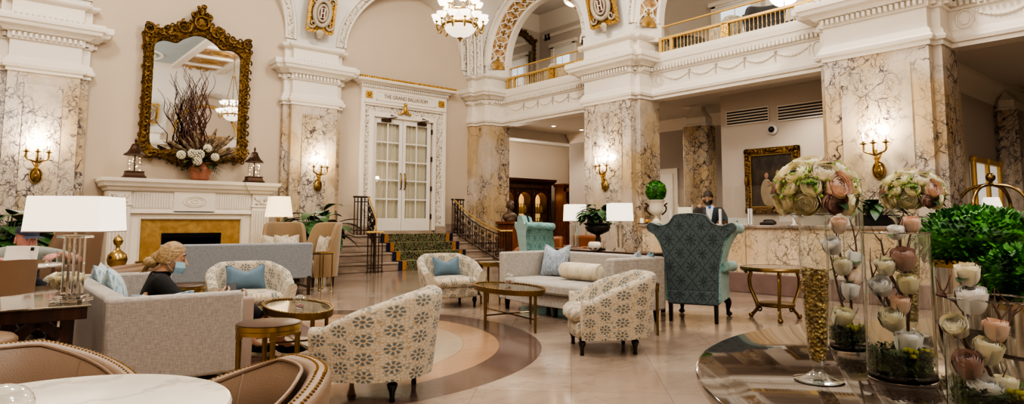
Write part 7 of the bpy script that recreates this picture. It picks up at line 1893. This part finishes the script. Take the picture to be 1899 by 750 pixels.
for k in range(7): a = rnd(-1, 1); hb.tube([bun, bun + Vec((-.03 + .02 * a, .02 * a, -.03)), bun + Vec((-.05 + .03 * a, .03 * a, -.075))], [.014, .012, .004], 5)
hb.build('hair', BLOND, w, smooth=70)
mk = MB()
def maskfn(u, v):
    a = lerp(-1.15, 1.15, u); z = lerp(-.105, -.012, v); r = .104 - .012 * abs(v - .5) * 2 + .012 * math.exp(-(a / .35) ** 2) * (1 - abs(v - .55))
    kk = 1 - .28 * max(0, (.45 - v))
    return P(r * cos(a) * 1.0, r * .80 * sin(a) * kk, z + .002 * sin(v * 18))
mk.grid(maskfn, 20, 10)
for s in (-1, 1):
    mk.tube([P(.045, s * .074, -.025), P(.0, s * .082, .0), P(-.022, s * .084, .01)], .0022, 4); mk.tube([P(.035, s * .07, -.085), P(-.005, s * .082, -.05), P(-.022, s * .084, -.02)], .0022, 4)
mk.build('face_mask', MASKBLUE, w, smooth=60)
ph = thing('mobile_phone', 'dark phone held in the seated woman\'s hand above the sofa arm', 'phone', (1.64, 5.41, .545), R(-20)); MB().box((0, 0, 0), (.075, .012, .145), tilt=Matrix.Rotation(R(-35), 3, 'X')).build('case', BLACKPL, ph, smooth=0, bevel=.004)
bg = thing('tote_bag', 'beige canvas bag standing at the front end of the left sofa', 'bag', (1.62, 5.05, .0), R(0)); 
MB().box((0, .0, .30), (.10, .20, .54), taper=.92).build('bag_body', BEIGEBAG, bg, smooth=0, bevel=.02); bg.location = (1.625, 5.06, -.03)
MB().tube(smoothpts([(0, -.05, .57), (0, -.04, .61), (0, .04, .61), (0, .05, .57)], 4), .008, 6).build('strap', BEIGEBAG, bg, smooth=60)
# --- man with the cap
m = thing('person', 'man in navy cap and grey tee bent over a tablet at the white table', 'person', (0, 0, 0))
hc = Vec((.47, 7.85, .915)); f_ = Vec((.30, -.92, -.20))
J = {'pelvis': (Vec((.42, 8.22, .46)), .14), 'waist': (Vec((.42, 8.18, .56)), .14), 'chest': (Vec((.43, 8.10, .70)), .15), 'collar': (Vec((.45, 8.0, .785)), .085), 'neck': (Vec((.46, 7.95, .825)), .055), 'skull': (Vec((.465, 7.90, .87)), .06),
     'shl': (Vec((.66, 8.02, .76)), .07), 'ell': (Vec((.90, 7.80, .70)), .052), 'wrl': (Vec((.70, 7.52, .775)), .034),
     'shr': (Vec((.22, 8.06, .74)), .07), 'elr': (Vec((.10, 7.80, .66)), .052), 'wrr': (Vec((.25, 7.56, .74)), .034),
     'hil': (Vec((.53, 8.20, .44)), .10), 'knl': (Vec((.58, 7.75, .46)), .075), 'cal': (Vec((.60, 7.74, .26)), .06), 'anl': (Vec((.60, 7.76, .08)), .04), 'tol': (Vec((.60, 7.60, .04)), .03),
     'hir': (Vec((.31, 8.20, .44)), .10), 'knr': (Vec((.26, 7.75, .46)), .075), 'car': (Vec((.24, 7.74, .26)), .06), 'anr': (Vec((.24, 7.76, .08)), .04), 'tor': (Vec((.22, 7.60, .04)), .03)}
P, Q = build_body(m, J, E_, 'pelvis', (hc, f_, 1.12), [dict(wrist=J['wrl'][0], d=(-.55, -.6, -.15), palm_n=(0, .2, -1), k=1.1, curl=.45), dict(wrist=J['wrr'][0], d=(.5, -.7, 0), palm_n=(0, 0, -1), k=1.1, curl=.4, side=-1)], PINKSKIN)
tk = ['pelvis', 'waist', 'chest', 'collar', 'shl', 'ell', 'shr', 'elr']; Jg = sub(J, tk); Jg['ell'] = (J['shl'][0].lerp(J['ell'][0], .85), .062); Jg['elr'] = (J['shr'][0].lerp(J['elr'][0], .85), .062)
garment('grey_tee', m, Jg, [e for e in E_ if e[0] in tk and e[1] in tk], 'pelvis', GREYTEE, 1.12)
tk = ['pelvis', 'hil', 'knl', 'cal', 'anl', 'hir', 'knr', 'car', 'anr']; garment('dark_trousers', m, sub(J, tk), [e for e in E_ if e[0] in tk and e[1] in tk], 'pelvis', NAVY, 1.12)
cp = MB(); cp.grid(lambda u, v: P(.108 * sin(v * 1.5) * cos(2 * pi * u), .083 * sin(v * 1.5) * sin(2 * pi * u), .045 + .080 * cos(v * 1.5)), 30, 10)
cp.grid(lambda u, v: P(.095 + .075 * v * cos((u - .5) * 1.6), .085 * sin((u - .5) * 2.2), .052 - .006 * v - .018 * abs(u - .5)), 12, 5); cp.build('cap', CAP, m, smooth=60)
for a, t_ in (('anl', 'tol'), ('anr', 'tor')): MB().ball(J[a][0].lerp(J[t_][0], .5) - Vec((0, 0, .02)), .05, 12, 8, sc=(.9, 2.5, .8)).build('shoe', BLACKCLOTH, m, smooth=60)
sc_ = thing('dining_chair', 'plain brown chair under the man in the navy cap', 'chair', (.42, 8.24, 0), R(-90)); dpad(MB(), .24, .25, .2, .30, .36, .02, .03, .01).build('seat', TAUPELEATHER, sc_, smooth=60)
for x, y in ((.17, .18), (.17, -.18), (-.18, .18), (-.18, -.18)): MB().box((x, y, .15), (.045, .045, .30), taper=.7).build('leg', WOODLEG, sc_, smooth=0)
MB().grid(lambda u, v: (-.27, lerp(-.22, .22, u), lerp(.36, .62, v)), 4, 4).grid(lambda u, v: (-.30, lerp(-.22, .22, u), lerp(.36, .62, v)), 4, 4).build('backrest', TAUPELEATHER, sc_, smooth=0)
# --- clerk on the telephone behind the desk
c = thing('person', 'clerk in navy suit and black mask telephoning behind the reception desk', 'person', (0, 0, 0))
B0 = Vec((10.75, 7.02, 0)); f2 = Vec((-.86, -.45, 0)).normalized(); l2 = Vec((0, 0, 1)).cross(f2)   # l2 = his left
def W(f__, l__, z): return B0 + f2 * f__ + l2 * l__ + Vec((0, 0, z))
hc = W(.07, -.03, 1.56); f_ = (f2 * .9 + l2 * -.1 + Vec((0, 0, -.42)))
J = {'pelvis': (W(0, 0, .88), .15), 'waist': (W(0, 0, 1.0), .14), 'chest': (W(0, 0, 1.20), .16), 'collar': (W(.02, 0, 1.36), .085), 'neck': (W(.03, -.01, 1.42), .055), 'skull': (W(.05, -.02, 1.50), .06),
     'shl': (W(0, .19, 1.31), .07), 'ell': (W(.05, .30, 1.06), .054), 'wrl': (W(.28, .24, 1.08), .036),
     'shr': (W(0, -.19, 1.31), .07), 'elr': (W(.14, -.34, 1.20), .054), 'wrr': (W(.13, -.155, 1.42), .036),
     'hil': (W(0, .1, .84), .10), 'knl': (W(.02, .1, .48), .07), 'cal': (W(0, .1, .3), .058), 'anl': (W(-.02, .1, .08), .04), 'tol': (W(.12, .11, .04), .03),
     'hir': (W(0, -.1, .84), .10), 'knr': (W(.02, -.1, .48), .07), 'car': (W(0, -.1, .3), .058), 'anr': (W(-.02, -.1, .08), .04), 'tor': (W(.12, -.11, .04), .03)}
P, Q = build_body(c, J, E_, 'pelvis', (hc, f_, 1.12), [dict(wrist=J['wrl'][0], d=f2 * .9 - l2 * .5, palm_n=(0, 0, -1), k=1.05, curl=.35), dict(wrist=J['wrr'][0], d=Vec((0, 0, 1)) + f2 * .15 + l2 * .25, palm_n=l2 + f2 * .2, k=1.05, curl=.75, side=-1)], SKIN)
tk = ['pelvis', 'waist', 'chest', 'shl', 'ell', 'wrl', 'shr', 'elr', 'wrr', 'collar']; Jg = sub(J, tk); Jg['wrl'] = (J['ell'][0].lerp(J['wrl'][0], .92), .042); Jg['wrr'] = (J['elr'][0].lerp(J['wrr'][0], .85), .042)
garment('suit_jacket', c, Jg, [e for e in E_ if e[0] in tk and e[1] in tk], 'pelvis', NAVY, 1.13)
tk = ['pelvis', 'hil', 'knl', 'cal', 'anl', 'hir', 'knr', 'car', 'anr']; garment('suit_trousers', c, sub(J, tk), [e for e in E_ if e[0] in tk and e[1] in tk], 'pelvis', NAVY, 1.12)
sh = MB()
def chestpt(l__, z, o=.0): return W(.148 + o + .02 * sin((1.36 - z) * 6) - .25 * l__ * l__ - max(0, z - 1.27) * .7, l__, z)
sh.grid(lambda u, v: chestpt(lerp(-.075, .075, u) * (1 - .75 * (1 - v)), lerp(1.02, 1.40, v), .035), 8, 8).build('shirt_front', SHIRT, c, smooth=60)
MB().grid(lambda u, v: chestpt(lerp(-.03, .03, u) * (1 - .45 * v), lerp(1.03, 1.385, v), .043), 4, 10).ball(chestpt(0, 1.375, .045), .026, 8, 6, sc=(1, 1, 1.1)).build('tie', TIE, c, smooth=60)
lp = MB()
for s in (-1, 1): lp.grid(lambda u, v: chestpt(s * lerp(.028 + .055 * v, .075 + .055 * v, u), lerp(1.03, 1.37, v), .044 - .012 * u), 3, 8)
lp.build('lapel', NAVY, c, smooth=60)
hb = MB(); hb.grid(lambda u, v: (lambda a, t: P(sin(t) * cos(a) * .106 - .004, sin(t) * sin(a) * .083, cos(t) * .118 + .001))(2 * pi * u, lerp(0, 1.85, v) * (1 - .40 * max(0, cos(2 * pi * u)) ** .7)), 36, 14)
hb.build('hair', BROWNHAIR, c, smooth=70)
MB().grid(lambda u, v: (lambda a, z: P(.106 * cos(a) + .010 * math.exp(-(a / .35) ** 2), .084 * sin(a) * (1 - .25 * max(0, .45 - v)), z))(lerp(-1.15, 1.15, u), lerp(-.100, -.022, v)), 18, 8).build('face_mask', MASKBLACK, c, smooth=60)
for a, t_ in (('anl', 'tol'), ('anr', 'tor')): MB().ball(J[a][0].lerp(J[t_][0], .5) - Vec((0, 0, .02)), .05, 12, 8, sc=(2.4, .9, .8), rot=frame(f2)).build('shoe', BLACKCLOTH, c, smooth=60)
rc = thing('telephone_handset', 'black telephone handset at the clerk\'s ear', 'telephone', tuple(W(.11, -.145, 1.50))); MB().tube([(0, 0, -.08), (-.015, -.01, -.05), (-.015, -.01, .05), (0, 0, .08)], [.022, .013, .013, .022], 8).build('handset', BLACKPL, rc, smooth=60)
# --- seated person half hidden by the boxwood
s = thing('person', 'dark-haired person in black seated behind the boxwood at the right edge', 'person', (0, 0, 0)); B0 = Vec((10.62, 2.02, 0)); f2 = Vec((-.75, .66, 0)).normalized(); l2 = Vec((0, 0, 1)).cross(f2)
hc = W(.03, 0, 1.27)
J = {'pelvis': (W(-.02, 0, .58), .14), 'waist': (W(-.02, 0, .70), .125), 'chest': (W(-.01, 0, .90), .135), 'collar': (W(0, 0, 1.06), .075), 'neck': (W(.0, 0, 1.12), .05), 'skull': (W(.02, 0, 1.2), .055),
     'shl': (W(0, .18, 1.01), .062), 'ell': (W(.04, .25, .78), .048), 'wrl': (W(.27, .16, .80), .032), 'shr': (W(0, -.18, 1.01), .062), 'elr': (W(.04, -.25, .78), .048), 'wrr': (W(.27, -.16, .80), .032),
     'hil': (W(.02, .1, .55), .10), 'knl': (W(.40, .12, .58), .07), 'cal': (W(.42, .12, .36), .055), 'anl': (W(.42, .12, .09), .038), 'tol': (W(.55, .13, .04), .03), 'hir': (W(.02, -.1, .55), .10), 'knr': (W(.40, -.12, .58), .07), 'car': (W(.42, -.12, .36), .055), 'anr': (W(.42, -.12, .09), .038), 'tor': (W(.55, -.13, .04), .03)}
P, Q = build_body(s, J, E_, 'pelvis', (hc, f2 + Vec((0, 0, -.25)), 1.05), [dict(wrist=J['wrl'][0], d=f2, palm_n=(0, 0, -1), curl=.4), dict(wrist=J['wrr'][0], d=f2, palm_n=(0, 0, -1), curl=.4, side=-1)], SKIN)
tk = ['pelvis', 'waist', 'chest', 'collar', 'shl', 'ell', 'wrl', 'shr', 'elr', 'wrr']; garment('black_jacket', s, sub(J, tk), [e for e in E_ if e[0] in tk and e[1] in tk], 'pelvis', BLACKCLOTH, 1.13)
tk = ['pelvis', 'hil', 'knl', 'cal', 'anl', 'hir', 'knr', 'car', 'anr']; garment('black_trousers', s, sub(J, tk), [e for e in E_ if e[0] in tk and e[1] in tk], 'pelvis', BLACKCLOTH, 1.12)
hb = MB(); hb.grid(lambda u, v: (lambda a, t: P(sin(t) * cos(a) * .114 - .006, sin(t) * sin(a) * .09, cos(t) * .13 + .004))(2 * pi * u, lerp(0, 2.0, v) * (1 - .45 * max(0, cos(2 * pi * u)) ** .7)), 36, 14); hb.ball(P(-.12, 0, .03), .06, 12, 8); hb.build('hair', BLACKHAIR, s, smooth=70)
st_ = thing('desk_stool', 'black office stool under the person behind the boxwood', 'stool', (10.63, 2.0, 0)); MB().lathe([(0, .40), (.18, .40), (.2, .42), (.19, .455), (0, .46)], 20).build('seat', BLACKPL, st_, smooth=60); MB().lathe([(.22, 0), (.22, .02), (.03, .05), (.03, .4)], 16).build('pedestal', BLACKPL, st_, smooth=40)

t = thing('bronze_bust', 'bronze portrait bust on the host stand by the corner pillar', 'bust', (10.72, 12.92, 1.092), R(-95))
b = MB(); P, Q = head(b, (.02, 0, .40), (1, .1, -.05), 1.12, eyes=False)
b.tube([(-.02, 0, .14), (-.015, 0, .24), (0, 0, .33)], [.10, .068, .064], 12)
b.ball((-.01, 0, .12), .2, 18, 12, sc=(.62, 1.12, .62)).ball((.03, 0, .05), .14, 14, 8, sc=(.7, 1.0, .75))
b.grid(lambda u, v: (lambda a, q: P((sin(q) * cos(a) * .112 - .006) * (1 + .05 * sin(a * 9) * sin(q * 11)), sin(q) * sin(a) * .09 * (1 + .05 * sin(a * 9 + q * 8)), cos(q) * .13 + .004))(2 * pi * u, lerp(0, 2.0, v) * (1 - .42 * max(0, cos(2 * pi * u)) ** .7)), 40, 16)
b.ball(P(-.11, 0, -.02), .045, 10, 8)
b.build('bust', CLAY, t, smooth=60); MB().bx(-.1, .1, -.1, .1, 0, .04).build('bust_base', CLAY, t, smooth=0)
# ------------------------------------------------------------------ light
def lamp(name, t, loc, e, c=(1, .82, .62), size=.2, rot=None, **k):
    l = bpy.data.lights.new(name, t); l.energy = e; l.color = c
    if t == 'POINT': l.shadow_soft_size = size
    if t == 'AREA': l.size = size
    if t == 'SPOT': l.shadow_soft_size = size; l.spot_size = k.get('cone', R(100)); l.spot_blend = .6
    o = bpy.data.objects.new(name, l); COL.objects.link(o); o.location = loc
    if rot: o.rotation_euler = rot
    return o
WARM = (1, .90, .76); NEUT = (1, .965, .90)
for p, e in (((5.77, 8.2, 7.2), 420), ((1.2, 4.2, 7.2), 480), ((8.6, 3.0, 7.2), 480), ((1.3, -2.4, 4.8), 300), ((.7, -.6, 4.2), 190), ((0, 9, 7.2), 380)): lamp('chandelier_and_fill_light', 'POINT', p, e, NEUT, .4)  # one above the chandelier; the rest are added fill with no fitting
for p in ((12.3, 12.0, 3.6), (12.6, 6.8, 3.6), (11.4, 5.5, 3.6), (13.2, 13.3, 3.6), (12.4, 9.8, 3.6), (12.2, 1.2, 3.6), (14.5, 1.2, 3.6)): lamp('ceiling_downlight', 'SPOT', p, 90, WARM, .08, cone=R(130))
for p in ((12.3, 12.2, 6.9), (12.4, 6.5, 6.9)): lamp('gallery_light', 'POINT', p, 60, WARM, .2)
for p, e in (((.555, 5.05, 1.13), 14), ((6.42, 6.34, 1.24), 9), ((6.38, 5.50, 1.24), 9), ((4.62, 12.55, 1.38), 14)): lamp('lamp_bulb_light', 'POINT', p, e, WARM, .03)
for x in (-.74, 0, .74): lamp('cabinet_light', 'POINT', (14.25 + x, 16.55, 1.95), 2.5, (1, .62, .28), .03)
for p in ((13.2, 15.5, 3.1), (15.6, 15.0, 3.1), (11.9, 15.2, 3.2)): lamp('bar_light', 'POINT', p, 45, WARM, .15)
for p in ((.88, 13.53, 2.46), (5.88, 13.53, 2.48), (10.05, 9.21, 2.47), (10.05, 3.82, 2.47)): lamp('sconce_light', 'POINT', p, 34, (1, .86, .66), .06)
W = bpy.data.worlds.new('soft_interior'); SC.world = W; W.use_nodes = True
W.node_tree.nodes['Background'].inputs[0].default_value = (1, .9, .8, 1); W.node_tree.nodes['Background'].inputs[1].default_value = .25
SC.view_settings.view_transform = 'AgX'
SC.view_settings.look = 'AgX - High Contrast'
SC.view_settings.exposure = -.10
SC.cycles.use_denoising = True
SC.cycles.max_bounces = 10; SC.cycles.transmission_bounces = 10; SC.cycles.diffuse_bounces = 3; SC.cycles.glossy_bounces = 4; SC.cycles.transparent_max_bounces = 12
SC.cycles.caustics_reflective = False; SC.cycles.caustics_refractive = False; SC.cycles.sample_clamp_indirect = 4
